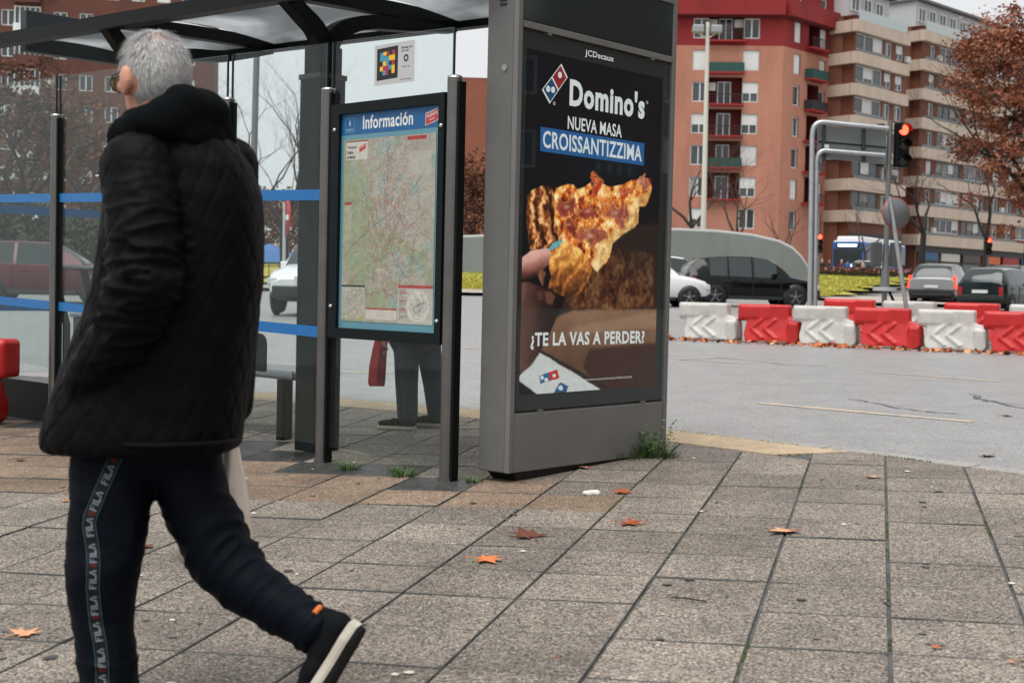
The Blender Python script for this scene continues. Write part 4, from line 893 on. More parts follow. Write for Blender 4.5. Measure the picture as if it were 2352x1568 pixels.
# hood of the fleece worn beneath
mb = MB()
for x, y, d, r in ((290, 326, -.11, .044), (312, 308, -.13, .048), (345, 290, -.135, .055), (385, 274, -.13, .060), (425, 262, -.10, .070), (462, 268, -.05, .070), (486, 298, -.02, .052), (508, 322, 0, .040), (440, 300, -.10, .055), (480, 318, -.06, .045), (330, 300, -.03, .06), (420, 275, .02, .06), (460, 290, .06, .05), (385, 230, .0, .05), (415, 225, .02, .045)): mb.ball(MP(x, y, d), r, n=16)
capsule(mb, MP(292, 315, -.11), MP(300, 320, .08), .05, .045)
me = remesh(mb, .008, 6, 'hood'); co = np.empty(len(me.vertices)*3); me.vertices.foreach_get('co', co); co = co.reshape(-1, 3); no = np.empty(co.size); me.vertices.foreach_get('normal', no); no = no.reshape(-1, 3)
co += no*((np.sin(co[:, 2]*55+co[:, 0]*22)*.5+.5)**2*.006)[:, None]; me.vertices.foreach_set('co', co.ravel()); me.update()
link('hood', me, mat('black fleece', (.0035, .0046, .0056), .92, 0, bump=.3, bscale=900, spec=.05), man)
# trousers
mb = MB(); chain(mb, LEGF+[MP(252, 1588, -.08)], [.112, .097, .089, .074, .066, .068], 20); chain(mb, [LEGR[0], LEGR[1], LEGR[2], MP(560, 1335, -.03), LEGR[3], MP(716, 1440, -.10)], [.100, .088, .080, .072, .063, .056], 20)
chain(mb, [MP(300, 1010, -.01), MP(400, 1010, .02)], [.12, .12], 20)
me = remesh(mb, .008, 5, 'trousers'); co = np.empty(len(me.vertices)*3); me.vertices.foreach_get('co', co); co = co.reshape(-1, 3); no = np.empty(co.size); me.vertices.foreach_get('normal', no); no = no.reshape(-1, 3)
kn = np.array(LEGR[2]); kd = np.linalg.norm(co-kn, axis=1); kf = np.array(LEGR[4]); fd2 = np.linalg.norm(co-kf, axis=1); ff = np.linalg.norm(co-np.array(LEGF[4]), axis=1)
w_ = np.exp(-(kd/.13)**2)*1.1+np.exp(-(fd2/.12)**2)+np.exp(-(ff/.10)**2)*.7+.22
rot_ = co[:, [0, 1, 2]].copy(); back = (co[:, 0] > LEGR[1].x-.02); d_ = np.array((LEGR[4]-LEGR[2]).normalized()); al = co@d_
c2 = np.where(back[:, None], np.stack([co[:, 0]*0+co[:, 1], co[:, 2]*.3+co[:, 0]*.3, al], 1), co)
rid = (1-np.abs(nz(c2, 8, 8, 26, 5)))**4; rid2 = (1-np.abs(nz(co, 6, 6, 5, 11)))**5
co += no*(.013*rid*w_*.8+.010*rid2*.6+.004*nz(co, 9, 9, 9, 2))[:, None]; me.vertices.foreach_set('co', co.ravel()); me.update()
bvh = BVHTree.FromPolygons([Vector(c) for c in co], [tuple(p_.vertices) for p_ in me.polygons])
tr = link('trousers', me, mat('navy track fabric', (.0020, .0036, .0075), .6, 0, bump=.12, bscale=700, spec=.08), man)
# side tape with woven letters
G = {'F': ['111111', '110000', '110000', '111110', '110000', '110000', '110000', '110000'], 'I': ['11']*8, 'L': ['110000']*6+['111111', '111111'], 'A': ['001100', '001100', '011110', '010010', '110011', '110011', '110011', '100001']}
ctr = [(270, 1034), (262, 1058), (250, 1084), (238, 1112), (222, 1150), (208, 1182), (204, 1206), (209, 1236), (214, 1270), (214, 1310), (213, 1350), (217, 1400), (222, 1440), (230, 1480), (234, 1520), (235, 1555), (236, 1595)]
cx_ = np.array([c[0] for c in ctr], float); cy_ = np.array([c[1] for c in ctr], float); NL, NA = 300, 16; ty = np.linspace(1034, 1595, NL); tx = np.interp(ty, cy_, cx_)
for _ in range(6): tx[1:-1] = (tx[:-2]+2*tx[1:-1]+tx[2:])/4
row = np.zeros((NL, NA), int); row[:, [0, 15]] = 2; row[:, [1, 14]] = 0; cells_ = []; wl = 0
pos = NL-3; wi = 0
while pos > 30:
    if wi % 2 == 0: pos -= 0
    for chx in 'FILA':
        gl = G[chx]; w_c = len(gl[0])
        for a in range(w_c):
            for b in range(8):
                if gl[b][a] == '1' and pos-a >= 0: row[pos-a, 4+b] = 1
        pos -= w_c+1
        if pos < 12: break
    row[max(0, pos-6):max(0, pos-2), 4:12] = np.where(wi % 2 == 0, 3, row[max(0, pos-6):max(0, pos-2), 4:12]); pos -= 8; wi += 1
pal = {0: (.006, .007, .009), 1: srgb(116, 124, 132)[:3], 2: srgb(62, 100, 110)[:3], 3: srgb(84, 22, 24)[:3]}
vs = []; cols = []; last = None
for i in range(NL):
    i0, i1 = max(0, i-2), min(NL-1, i+2); t = np.array([tx[i1]-tx[i0], ty[i1]-ty[i0]]); t /= np.linalg.norm(t); nn = np.array([t[1], -t[0]])
    if nn[0] < 0: nn = -nn
    for j in range(NA):
        x, y = tx[i]+nn[0]*(j-7.5)/7.5*15.5, ty[i]+nn[1]*(j-7.5)/7.5*15.5; r = ray(x, y).normalized(); hit_ = bvh.ray_cast(CAM, r, 10)
        if hit_[0] is not None: last = (hit_[0]-CAM).length
        vs.append(CAM+r*((last or 3.4)-.0035)); cols.append(tuple(pal[row[i, j]])+(1,))
idx = np.arange(NL*NA).reshape(NL, NA); f = np.stack([idx[:-1, :-1], idx[1:, :-1], idx[1:, 1:], idx[:-1, 1:]], -1).reshape(-1, 4).tolist()
me = bpy.data.meshes.new('side_tape'); me.from_pydata(vs, [], f); at = me.color_attributes.new('Col', 'FLOAT_COLOR', 'POINT'); at.data.foreach_set('color', np.array(cols, np.float32).ravel()); me.polygons.foreach_set('use_smooth', [True]*len(f))
link('side_tape', me, vcol_mat('woven tape', .7, .2), tr)
# shoes
def shoe(heel, toe, up, parent, tab=True):
    x = (toe-heel).normalized(); y = up.cross(x).normalized(); z = x.cross(y); M = Matrix(((x.x, y.x, z.x, heel.x), (x.y, y.y, z.y, heel.y), (x.z, y.z, z.z, heel.z), (0, 0, 0, 1)))
    mb = MB(); out = [(0, 0), (.01, .026), (.05, .036), (.11, .034), (.17, .042), (.22, .047), (.26, .042), (.285, .022), (.292, 0)]; out = out+[(a, -b) for a, b in out[-2:0:-1]]
    n = len(out); vs = [M @ Vector((a*1.0, b*k_, z_)) for z_, k_ in ((0, .96), (.008, 1.04), (.024, 1.02)) for a, b in out]
    mb.add(vs, [tuple(range(n-1, -1, -1)), tuple(range(2*n, 3*n))]+[(r*n+i, r*n+(i+1) % n, (r+1)*n+(i+1) % n, (r+1)*n+i) for r in (0, 1) for i in range(n)], 0); s_ = mb.build('shoe_sole', mat('off white rubber', srgb(186, 180, 166), .7, var=.12, vscale=14), parent)
    mb = MB(); vs = [M @ Vector((.004+a*.985, b*k_, z_)) for z_, k_ in ((-.012, .90), (.0005, .955)) for a, b in out]; mb.add(vs, [tuple(range(n-1, -1, -1))]+[(i, (i+1) % n, n+(i+1) % n, n+i) for i in range(n)]); mb.build('outsole', mat('black outsole', (.006, .006, .007), .7, spec=.15), s_)
    mb = MB()
    for a, r1, r2, h_ in ((.035, .036, .034, .060), (.04, .034, .034, .095), (.10, .05, .036, .065), (.16, .05, .042, .050), (.22, .05, .045, .040), (.255, .035, .036, .034), (.062, .042, .038, .125), (.085, .040, .036, .110)):
        mb.ball(M @ Vector((a, 0, h_*.5+.02)), r1, r2, h_*.62, 14, M=M.to_3x3())
    link('shoe_upper', remesh(mb, .008, 4, 'shoe_upper'), mat('black suede', (.004, .005, .006), .8, bump=.2, bscale=300, spec=.12), parent)
    if tab:
        mb = MB(); mb.tube([M @ Vector((.045+.03*math.cos(t), .034*math.sin(t), .108)) for t in np.linspace(.6, 2.6, 8)], .008, 6); mb.build('shoe_lining', mat('orange lining', srgb(206, 110, 44), .7), parent)
    return M
h1 = MP(832, 1432, -.13); t1 = MP(700, 1652, -.15); t1 = h1+(t1-h1).normalized()*.292; upv = (-CR*.84+CU*.545+Vector((0, .28, 0))).normalized(); shoe(h1, t1, upv, man)
ft = gp(236, 1640); fo = Vector((-.80, .60, 0)).normalized(); hl = Vector((MP(262, 1600, -.08).x, MP(262, 1600, -.08).y, 0))-fo*.06; hl.z = pz(hl.x, hl.y)+.002; tt = hl+fo*.292; tt.z = pz(tt.x, tt.y)+.002; shoe(hl, tt, Vector((0, 0, 1)), man)
# carrier bag in the far hand
bagt = thing('carrier_bag', 'crumpled white plastic carrier bag hanging from the walking man\'s hand', 'bag', MP(500, 1270, .17))
mb = MB(); vs = []; n = 26; rr = [(975, 518, 534, .012), (1030, 512, 550, .03), (1100, 505, 566, .05), (1170, 470, 577, .065), (1225, 430, 583, .075), (1262, 398, 584, .075), (1280, 392, 566, .05)]
for y, L, Rr, dp in rr:
    c = MP((L+Rr)/2, y, .16); a = (Rr-L)/2/PXM
    for j in range(n):
        t = 2*math.pi*j/n; k = 1+.10*math.sin(5*t+y*.02)+.05*math.sin(11*t); vs.append(c+CR*(a*math.cos(t)*min(1.0, k))+Vector((0, 1, 0))*(dp*math.sin(t)*k)+Vector((0, 0, .012*math.sin(7*t+y*.05)*(y > 1200))))
mb.add(vs, [(i*n+j, (i+1)*n+j, (i+1)*n+(j+1) % n, i*n+(j+1) % n) for i in range(len(rr)-1) for j in range(n)]+[tuple(range((len(rr)-1)*n+n-1, (len(rr)-1)*n-1, -1))], 0, True)
BAGM = mat('thin white plastic', srgb(226, 214, 200), .45, var=.06, vscale=8, bump=.3, bscale=24); mb.build('sack', BAGM, bagt)
mb = MB()
for sg in (-1, 1): mb.tube([MP(531+6*sg, 1000, .16+.01*sg), MP(531+3*sg, 975, .155), MP(531-4*sg, 972, .15)], .004, 6)
mb.build('handle', BAGM, bagt)
# ================================================================== plastic barriers
def barrier_mesh():
    mb = MB(); mb.bbox(0, .86, -.11, .11, .345, .62, .03); mb.bbox(.02, .55, -.125, .125, .38, .60, .03)
    P = [(.15, .05), (.13, .14), (.17, .40), (.85, .42), (1.02, .38), (1.04, .30), (1.04, .06), (.98, 0), (.75, .03), (.40, .03), (.2, 0)]
    n = len(P); vs = [(x, sg*(.20-.10*min(1, z/.42)), z) for sg in (-1, 1) for x, z in P]
    mb.add(vs, [tuple(range(n)), tuple(range(2*n-1, n-1, -1))]+[(i, i+n, (i+1) % n+n, (i+1) % n) for i in range(n)])
    mb.bbox(.86, 1.03, -.19, .19, .02, .34, .03)
    for sg in (-1, 1):
        for x0 in (.22, .44):
            for a, b in (((x0+.20, .385), (x0+.02, .225)), ((x0+.02, .225), (x0+.22, .075))):
                y0, y1 = [sg*(.20-.10*z/.42+.006) for z in (a[1], b[1])]; mb.tube([(a[0], y0, a[1]), (b[0], y1, b[1])], .022, 6); mb.tube([(a[0]+.02, y0, a[1]), (b[0]+.02, y1, b[1])], .022, 6)
    return remesh(mb, .0155, 2, 'barrier')
BR = mat('red polyethylene', srgb(172, 24, 24), .45, var=.10, vscale=4, col2=srgb(204, 38, 34), objvar=.10, detail=8)
BWm = mat('white polyethylene', srgb(176, 172, 164), .5, var=.10, vscale=5, objvar=.06, col2=srgb(204, 202, 198), detail=8)
bm_r = barrier_mesh(); bm_w = bm_r.copy(); bm_r.materials.append(BR); bm_w.materials.append(BWm)
def barrier(p, ang, red, label, group):
    o = bpy.data.objects.new('plastic_barrier', bm_r if red else bm_w); COL.objects.link(o); o.location = p; o.rotation_euler = (0, 0, ang); return tag(o, label, 'barrier', group)
def row_y(x): return 783+(x-1600)*.043
FL = ['white chevron barrier at the end of the front row, before the white hatchback', 'red chevron barrier of the front row, before the middle of the black SUV', 'white chevron barrier at the foot of the direction sign post', 'red chevron barrier before the flanged traffic light pole', 'white chevron barrier touching the foot of the leaning round sign', 'red chevron barrier of the front row, before the dark green hatchback']
fr_x = [(1562, 0), (1697, 1), (1822, 0), (1962, 1), (2106, 0), (2258, 1)]
pA, pB = rg(1562, row_y(1562)), rg(2415, row_y(2415)); rd = (pB-pA); rd.z = 0; L_ = rd.length; rd.normalize(); angb = math.atan2(rd.y, rd.x)
for k, (x, r) in enumerate(fr_x):
    p = rg(x, row_y(x)-3); barrier((p.x, p.y, road_z(p.x, p.y)), angb+random.gauss(0, .02), r, FL[k], 'front row of plastic barriers')
for k in range(6):
    p = pA+rd*(1.75+1.03*k)+Vector((-rd.y, rd.x, 0))*(2.3-.12*k)
    r = (1, 0, 1, 0, 1, 0, 1)[k]
    barrier((p.x, p.y, road_z(p.x, p.y)+.10), angb-.03+random.gauss(0, .03), r, ('red' if r else 'white')+' plastic barrier of the second row, '+('first from the black SUV', 'between direction sign post and traffic light pole', 'just left of the traffic light pole', 'between traffic light pole and silver SUV', 'before the silver SUV', 'before the dark green hatchback')[k], 'second row of plastic barriers')
_n2 = Vector((-rd.y, rd.x, 0)); _q = [pA+rd*a_+_n2*b_ for a_, b_ in ((1.4, 1.7), (8.5, 1.0), (8.5, 2.6), (1.4, 3.0))]; _q = [Vector((q.x, q.y, road_z(q.x, q.y)+.10)) for q in _q]
tag(MB().add(_q+[q-Vector((0, 0, .3)) for q in _q], [(0, 1, 2, 3), (0, 4, 5, 1), (1, 5, 6, 2), (2, 6, 7, 3), (3, 7, 4, 0)]).build('traffic_island', KST), kind='structure')
# the one beside the shelter
g_ = gp(20, 978); o = barrier((0, 0, 0), math.atan2(SU.y, SU.x)+.5, 1, 'red plastic barrier with white sticker standing beside the glass shelter wall', None)
e_ = Vector((SU.x, SU.y, 0)); 
def place_shelter_barrier():
    a = math.atan2(SU.y, SU.x)+.55; d = Vector((math.cos(a), math.sin(a), 0)); p = g_-d*.10-Vector((.06, 0, 0)); o.rotation_euler = (0, 0, a); o.location = (p.x, p.y, pz(p.x, p.y)-.002)
    return a, d, p
a_, d_, p_ = place_shelter_barrier()
# sticker on its flank, a part
sm_ = MB(); sm_.add([(.22, .199, .05), (.29, .199, .06), (.28, .176, .19), (.21, .176, .18)], [(0, 1, 2, 3)])
so_ = sm_.build('sticker', mat('white label', (.7, .7, .7), .5)); so_.parent = o
# leaves swept against the barriers: countless
LEAFM = [mat('leaf rust', srgb(150, 72, 36), .75, var=.3, vscale=60), mat('leaf orange', srgb(198, 112, 58), .75, var=.3, vscale=60), mat('leaf tan', srgb(206, 150, 112), .8, var=.25, vscale=60), mat('leaf brown', srgb(96, 52, 32), .8, var=.3, vscale=60)]
mb = MB()
for _ in range(230):
    t = random.uniform(-.5, L_+1); off = -abs(random.gauss(0, .16))-.12 if random.random() < .75 else random.uniform(-.1, 2.4); p = pA+rd*t+Vector((-rd.y, rd.x, 0))*off; z = road_z(p.x, p.y); r = random.uniform(.03, .07); a = random.random()*6.28; tl = random.uniform(0, .05)
    vs = [(p.x+r*math.cos(a+q)*(1 if k % 2 else .6), p.y+r*math.sin(a+q)*(1 if k % 2 else .6), z+.012+random.random()*.03+tl*math.cos(q)) for k, q in enumerate(np.arange(6)*1.047)]
    mb.add(vs, [(0, 1, 2, 3, 4, 5)], random.choice((0, 0, 1, 1, 2, 3)))
tag(mb.build('swept_leaves', LEAFM), 'drift of fallen brown leaves along the foot of the barriers', 'leaves', kind='stuff')
# ================================================================== cars
TYRE = mat('tyre rubber', (.012, .012, .013), .8); RIMM = mat('alloy rim', (.20, .205, .21), .35, .9); BLK = mat('black trim', (.012, .012, .013), .5)
CGL = mat('car window', (.035, .045, .046), .06, 0, spec=.5); TAIL = mat('lit tail lamp', srgb(190, 20, 16), .3, emit=(1, .06, .03, 1.2)); TAILD = mat('tail lamp', srgb(150, 22, 20), .2); HEAD = mat('head lamp', (.6, .62, .63), .12, .3); PLATE = mat('number plate', (.62, .62, .6), .4); CHROME = mat('chrome', (.6, .6, .6), .15, 1)
def wheel_parts(root, x, y, r, sg):
    M = Matrix.Translation((x, y, r)) @ Matrix.Rotation(-sg*math.pi/2, 4, 'X')
    t = MB().lathe([(r*.66, -.10), (r*.95, -.10), (r, -.07), (r, .07), (r*.95, .10), (r*.66, .10)], 24, M).build('wheel', TYRE, root, False)
    mb = MB(); mb.lathe([(r*.66, .10), (r*.60, .075), (r*.2, .06), (0, .065)], 24, M, 1)
    for k in range(5):
        Rk = Matrix.Rotation(k*1.2566, 4, 'Z'); mb.box(-r*.075, r*.075, r*.08, r*.64, .066, .095, 0, M @ Rk)
    mb.lathe([(0, .10), (r*.12, .095), (r*.14, .07)], 12, M, 0); mb.build('rim', [RIMM, BLK], t, False)
def car(name, label, loc, rz, paint, st, wins, W=1.8, wb=(.9, 3.5), wr=.33, tail='low', lit=False, roof=None, wiper=True, plate=True):
    # st rows: x, z bottom, z belt, z top, half width factor, roof half width factor ; x grows to the front
    root = thing(name, label, 'car', loc, rz); hw = W/2; rings = []
    for x, zb, zl, zt, wf, rf in st:
        w_ = hw*wf; rr = hw*rf; zm = zb+(zl-zb)*.5
        r = [(x, w_*.86, zb), (x, w_*.97, zb+.10), (x, w_, zm), (x, w_*.985, zl-.05), (x, w_*.955, zl), (x, rr+(w_*.955-rr)*.06, zt-.055), (x, rr*.90, zt-.012), (x, rr*.5, zt)]
        rings.append(r+[(a, -b, c) for a, b, c in r[::-1]])
    n = len(rings[0]); vs = [p for r in rings for p in r]; parts = {}
    def glass_of(i, k):
        x0, x1 = st[i][0], st[i+1][0]; side = k == 4 or k == n-6
        for nm, a, b in wins:
            if x0 >= a-1e-6 and x1 <= b+1e-6:
                if nm == 'side' and side: return ('side_window', round(a, 2), k)
                if nm in ('windscreen', 'rear_window') and (5 <= k <= n-7): return (nm, a, 0)
        return None
    body = MB(); fb = []
    for i in range(len(st)-1):
        for k in range(n-1):
            f = (i*n+k, i*n+k+1, (i+1)*n+k+1, (i+1)*n+k); g = glass_of(i, k)
            if g: parts.setdefault(g, []).append(f)
            else: fb.append((f, (1 if (k in (0, n-2)) else (2 if roof and 5 <= k <= n-7 and st[i][3] > st[0][2]+.25 and st[i+1][3] > 1.2 else 0))))
        fb.append(((i*n, (i+1)*n, (i+1)*n+n-1, i*n+n-1), 1))
    body.add(vs, [])
    for f, mi in fb: body.f.append(f); body.m.append(mi); body.sm.append(True)
    for i in (0, len(st)-1):
        q = tuple(range(i*n, i*n+n)); body.f.append(q if i else q[::-1]); body.m.append(0); body.sm.append(False)
    bo = body.build('body', [paint, BLK, roof or paint], root, False)
    for (nm, a, k), fs in parts.items():
        m_ = MB(); m_.add(vs, []); 
        for f in fs: m_.f.append(f); m_.m.append(0); m_.sm.append(True)
        me = m_.mesh(nm); bm = bmesh.new(); bm.from_mesh(me); bmesh.ops.delete(bm, geom=[v for v in bm.verts if not v.link_faces], context='VERTS'); bm.to_mesh(me); bm.free(); link(nm, me, CGL, root, False)
    for x in wb:
        for sg in (-1, 1):
            a = MB().lathe([(0, .004), (wr*1.17, .004), (wr*1.2, -.05)], 28, Matrix.Translation((x, sg*hw*.985, wr*1.02)) @ Matrix.Rotation(-sg*math.pi/2, 4, 'X')).build('wheel_arch', BLK, root, False); wheel_parts(root, x, sg*(hw-.085), wr, sg)
    zl = st[0][2]; x0 = st[0][0]; xf = st[-1][0]
    for sg in (-1, 1):
        mb = MB()
        if tail == 'volvo': mb.bbox(x0-.03, x0+.22, sg*hw*.96-.06, sg*hw*.96+.03, zl-.28, zl-.13, .015); mb.bbox(x0+.05, x0+.24, sg*hw*.90-.06, sg*hw*.90+.05, zl-.15, zl+.20, .015)
        elif tail == 'mini': mb.bbox(x0-.035, x0+.05, sg*hw*.80-.075, sg*hw*.80+.075, zl-.36, zl-.08, .02)
        else: mb.bbox(x0-.02, x0+.30, sg*hw*.93-.10, sg*hw*.93+.05, zl-.20, zl-.02, .02)
        mb.build('tail_lamp', TAIL if lit else TAILD, root, False)
        mb = MB(); mb.bbox(xf-.30, xf-.02, sg*hw*.80-.12, sg*hw*.80+.10, st[-2][2]-.20, st[-2][2]-.06, .02); mb.build('head_lamp', HEAD, root, False)
        mb = MB(); mb.bbox(wins[0][2]-.18, wins[0][2]-.02, sg*(hw+.02)-.07, sg*(hw+.02)+.09, st[0][2]+.02, st[0][2]+.16, .03); mb.build('wing_mirror', paint, root, False)
    for sg in (-1, 1):
        for xs_ in [q_ for nm_, a_s, b_s in wins if nm_ == 'side' for q_ in (a_s-.05,)]+[wins[0][2]+.12]:
            mb = MB(); mb.box(xs_-.009, xs_+.009, sg*hw*1.002-.006, sg*hw*1.002+.006, st[5][1]+.16, st[5][2]-.06); mb.build('door_seam', BLK, root, False)
        for xs_ in (wins[1][1]+.12, wins[0][1]+.12): mb = MB(); mb.bbox(xs_, xs_+.2, sg*hw*1.0-.02, sg*hw*1.0+.025, st[5][2]-.17, st[5][2]-.135, .01); mb.build('door_handle', CHROME if False else paint, root, False)
        mb = MB(); mb.bbox(wb[0]+.42, wb[1]-.42, sg*hw*.97-.02, sg*hw*.97+.03, st[5][1], st[5][1]+.11, .02); mb.build('sill_trim', BLK, root, False)
    mb = MB(); mb.bbox(x0-.06, x0+.06, -hw*.92, hw*.92, st[0][1]+.02, st[0][1]+.20, .03); mb.build('rear_bumper', BLK, root, False)
    mb = MB(); mb.bbox(xf-.05, xf+.04, -hw*.80, hw*.80, st[-1][1]+.0, st[-1][1]+.22, .03); mb.build('front_bumper', BLK, root, False)
    if plate:
        for xx in (x0-.075, xf+.045): mb = MB(); mb.box(xx, xx+.02, -.26, .26, st[0][1]+.26, st[0][1]+.37); mb.build('number_plate', PLATE, root, False)
    mb = MB(); mb.bbox(xf-.03, xf+.03, -.42, .42, st[-1][2]-.26, st[-1][2]-.08, .02); mb.build('grille', BLK, root, False)
    return root
def paintm(name, c, r=.28): return mat(name, c, r, .15, coat=.6, var=.05, vscale=1.5)
SUV = [(0, .42, .95, 1.02, .90, .80), (.10, .32, .98, 1.10, .97, .80), (.22, .28, 1.0, 1.36, .99, .74), (.48, .25, 1.0, 1.56, 1, .70), (.78, .25, 1.0, 1.61, 1, .70), (1.35, .24, .99, 1.65, 1, .71), (1.42, .24, .99, 1.655, 1, .71), (2.15, .24, .97, 1.66, 1, .71), (2.24, .24, .97, 1.655, 1, .71), (2.75, .24, .96, 1.60, 1, .70), (3.0, .24, .96, 1.47, 1, .72), (3.30, .24, .955, 1.24, 1, .76), (3.48, .24, .95, 1.05, .99, .80), (3.95, .26, .90, .96, .97, .80), (4.30, .30, .80, .86, .92, .76), (4.46, .36, .66, .72, .84, .70)]
SUVW = [('side', 2.24, 3.0), ('side', 1.42, 2.15), ('side', .78, 1.35), ('windscreen', 2.75, 3.48), ('rear_window', .10, .48)]
HAT = [(0, .36, .90, .96, .90, .78), (.08, .28, .93, 1.05, .96, .78), (.22, .24, .95, 1.30, .99, .72), (.42, .22, .95, 1.44, 1, .70), (.60, .22, .95, 1.47, 1, .70), (1.30, .2, .94, 1.50, 1, .70), (1.37, .2, .94, 1.50, 1, .70), (2.10, .2, .92, 1.48, 1, .70), (2.40, .2, .92, 1.40, 1, .71), (2.75, .2, .91, 1.18, 1, .76), (2.95, .2, .90, 1.0, .99, .80), (3.40, .22, .85, .92, .97, .80), (3.75, .26, .76, .82, .92, .76), (3.90, .34, .62, .68, .84, .70)]
HATW = [('side', 1.37, 2.40), ('side', .60, 1.30), ('windscreen', 2.10, 2.95), ('rear_window', .08, .42)]
def ground_at(x, y): return Vector((x, y, road_z(x, y)))
def place(wx, D, rz, anchor):                                # put local point (anchor,0) under pixel column wx at depth D
    X = (wx-1176)/FD*D; return (X-anchor[0]*math.cos(rz)+anchor[1]*math.sin(rz), D-anchor[0]*math.sin(rz)-anchor[1]*math.cos(rz))
def putcar(fn, wx, D, hdg, anchor, zoff=0):                  # heading in degrees, 0 = to the right, 90 = away
    rz = R_(hdg); x, y = place(wx-8, D, rz, anchor); return (x, y, road_z(x, y)+zoff), rz
l, r = putcar(None, 1647, 44.6, 6, (.95, -.85)); car('parked_car', 'black SUV stopped in front of the grey concrete wall', l, r, paintm('black paint', (.002, .002, .003), .15), SUV, SUVW, 1.84, (.95, 3.62), .35)
l, r = putcar(None, 1588, 42.6, 4, (3.22, -.8)); car('parked_car', 'white hatchback with its bonnet overlapping the tail of the black SUV', l, r, paintm('white paint', (.72, .73, .74)), HAT, HATW, 1.72, (.75, 3.22), .31)
l, r = putcar(None, 1520, 51, 4, (2, 0)); car('parked_car', 'white estate car half hidden behind the black SUV and the poster panel', l, r, paintm('white paint', (.72, .73, .74)), SUV, SUVW, 1.80, (.9, 3.6), .34, lit=True)
l, r = putcar(None, 2143, 53.5, 63, (0, 0)); car('parked_car', 'silver grey SUV with tall lit red tail lamps seen from behind', l, r, paintm('silver grey paint', (.25, .265, .275)), SUV, SUVW, 1.86, (.95, 3.62), .36, tail='volvo', lit=True)
l, r = putcar(None, 2256, 45.6, 52, (0, 0)); car('parked_car', 'small dark green hatchback with pale roof and rounded tail lamps', l, r, paintm('dark green paint', (.008, .016, .017), .2), HAT, HATW, 1.70, (.62, 3.12), .32, tail='mini', roof=paintm('pale roof paint', (.42, .44, .45)))
l, r = putcar(None, 2305, 61, 58, (0, 0)); car('parked_car', 'dark grey SUV roof showing above the small green hatchback', l, r, paintm('graphite paint', (.10, .105, .11)), SUV, SUVW, 1.88, (.95, 3.62), .36, tail='volvo', lit=True)
l, r = putcar(None, 712, 28.6, -97, (4.4, 0), .0); car('parked_car', 'white SUV seen nose on through the shelter glass', l, r, paintm('white paint', (.72, .73, .74)), SUV, SUVW, 1.86, (.95, 3.62), .36)
l, r = putcar(None, 120, 34, 8, (2, 0)); car('parked_car', 'dusty red hatchback behind the left part of the shelter glass', l, r, paintm('red paint', (.10, .016, .02)), HAT, HATW, 1.74, (.75, 3.2), .32)
# ================================================================== signals, signs, lamp post
GALV = mat('galvanised steel', (.42, .44, .45), .38, .75, var=.1, vscale=6); BSIG = mat('signal black', (.004, .0045, .005), .5, spec=.2); LRED = mat('lit red lens', (.5, .02, .01), .3, emit=(1, .045, .02, 5)); LOFF = mat('dark lens', (.02, .018, .016), .15)
GREYP = mat('grey painted post', (.16, .165, .165), .5, .2, var=.1)
def lens(root, M, x, y, z, r, m_):
    q = MB().lathe([(0, .03), (r*.6, .022), (r, 0)], 20, M @ Matrix.Translation((x, y, z))).build('lens', m_, root)
    v = MB(); n = 12; a = np.linspace(-.2, math.pi+.2, n); vs = [M @ Vector((x+r*1.12*math.cos(t), y+r*1.12*math.sin(t), z+d)) for d in (0, .16) for t in a]; v.add(vs, [(i, i+1, n+i+1, n+i) for i in range(n-1)]); v.build('visor', BSIG, q)
def signal(name, label, P, ztop, facing, lamp_r=.1, red=True, pole=True, hd=.92, hwid=.30, side=0):
    g = ground_at(P[0], P[1]); root = thing(name, label, 'traffic light', g); 
    if pole: MB().tube([g-Vector((0, 0, .1)), (P[0], P[1], ztop+.05)], .055, 12).build('pole', GREYP, root)
    M = frame_mat((P[0]+side, P[1]-.06), facing, 0); mb = MB(); mb.bbox(-hwid/2, hwid/2, ztop-hd, ztop, -.10, .06, .03, 0, M); mb.build('signal_head', BSIG, root)
    for k in range(3): lens(root, M, 0, ztop-hd/6-k*hd/3, .062, lamp_r, LRED if (k == 0 and red) else LOFF)
    return root, g
P = px(2034, 600, 28.5); t, g = signal('traffic_light', 'traffic light showing red on a flanged grey pole behind the barriers', (P.x, P.y), 4.46, (.97, .22), .105, side=.24)
mb = MB(); mb.tube([(P.x, P.y, g.z+.9), (P.x, P.y, g.z+1.05), (P.x, P.y, g.z+1.6)], [.10, .09, .06], 14); mb.build('pole_skirt', GREYP, t)
mb = MB(); mb.tube([(P.x, P.y, g.z+.82), (P.x, P.y, g.z+.90)], .24, 20); mb.build('flange', mat('pale flange', (.42, .43, .43), .5), t)
mb = MB(); mb.tube([(P.x+.1, P.y, g.z+.8), (P.x+.55, P.y+.1, g.z-.02)], .03, 8); mb.build('stay', BSIG, t)
M = frame_mat((P.x-.18, P.y-.05), (.35, .94), 0); mb = MB(); mb.bbox(-.15, .15, 3.54, 4.42, -.1, .06, .03, 0, M); mb.build('signal_head', BSIG, t)
mb = MB(); mb.tube([(P.x-.12, P.y, 4.3), (P.x+.2, P.y, 4.3)], .02, 6); mb.tube([(P.x-.12, P.y, 3.55), (P.x+.2, P.y, 3.5)], .02, 6); mb.build('bracket', GREYP, t)
for sg in (-1, 1): mb = MB(); mb.bbox(P.x+sg*.20-.10, P.x+sg*.20+.10, P.y-.1, P.y+.1, 1.50, 2.0, .02); mb.build('pedestrian_head', mat('signal grey', (.06, .065, .065), .5), t)
for (x, y, D, lab) in ((1882, 545, 66, 'small far traffic light showing red beside the concrete wall'), (2271, 553, 74, 'small far traffic light showing red in front of the dark shop fronts')):
    P2 = px(x, y, D); signal('traffic_light', lab, (P2.x, P2.y), P2.z+.17, (1, .05), .11)
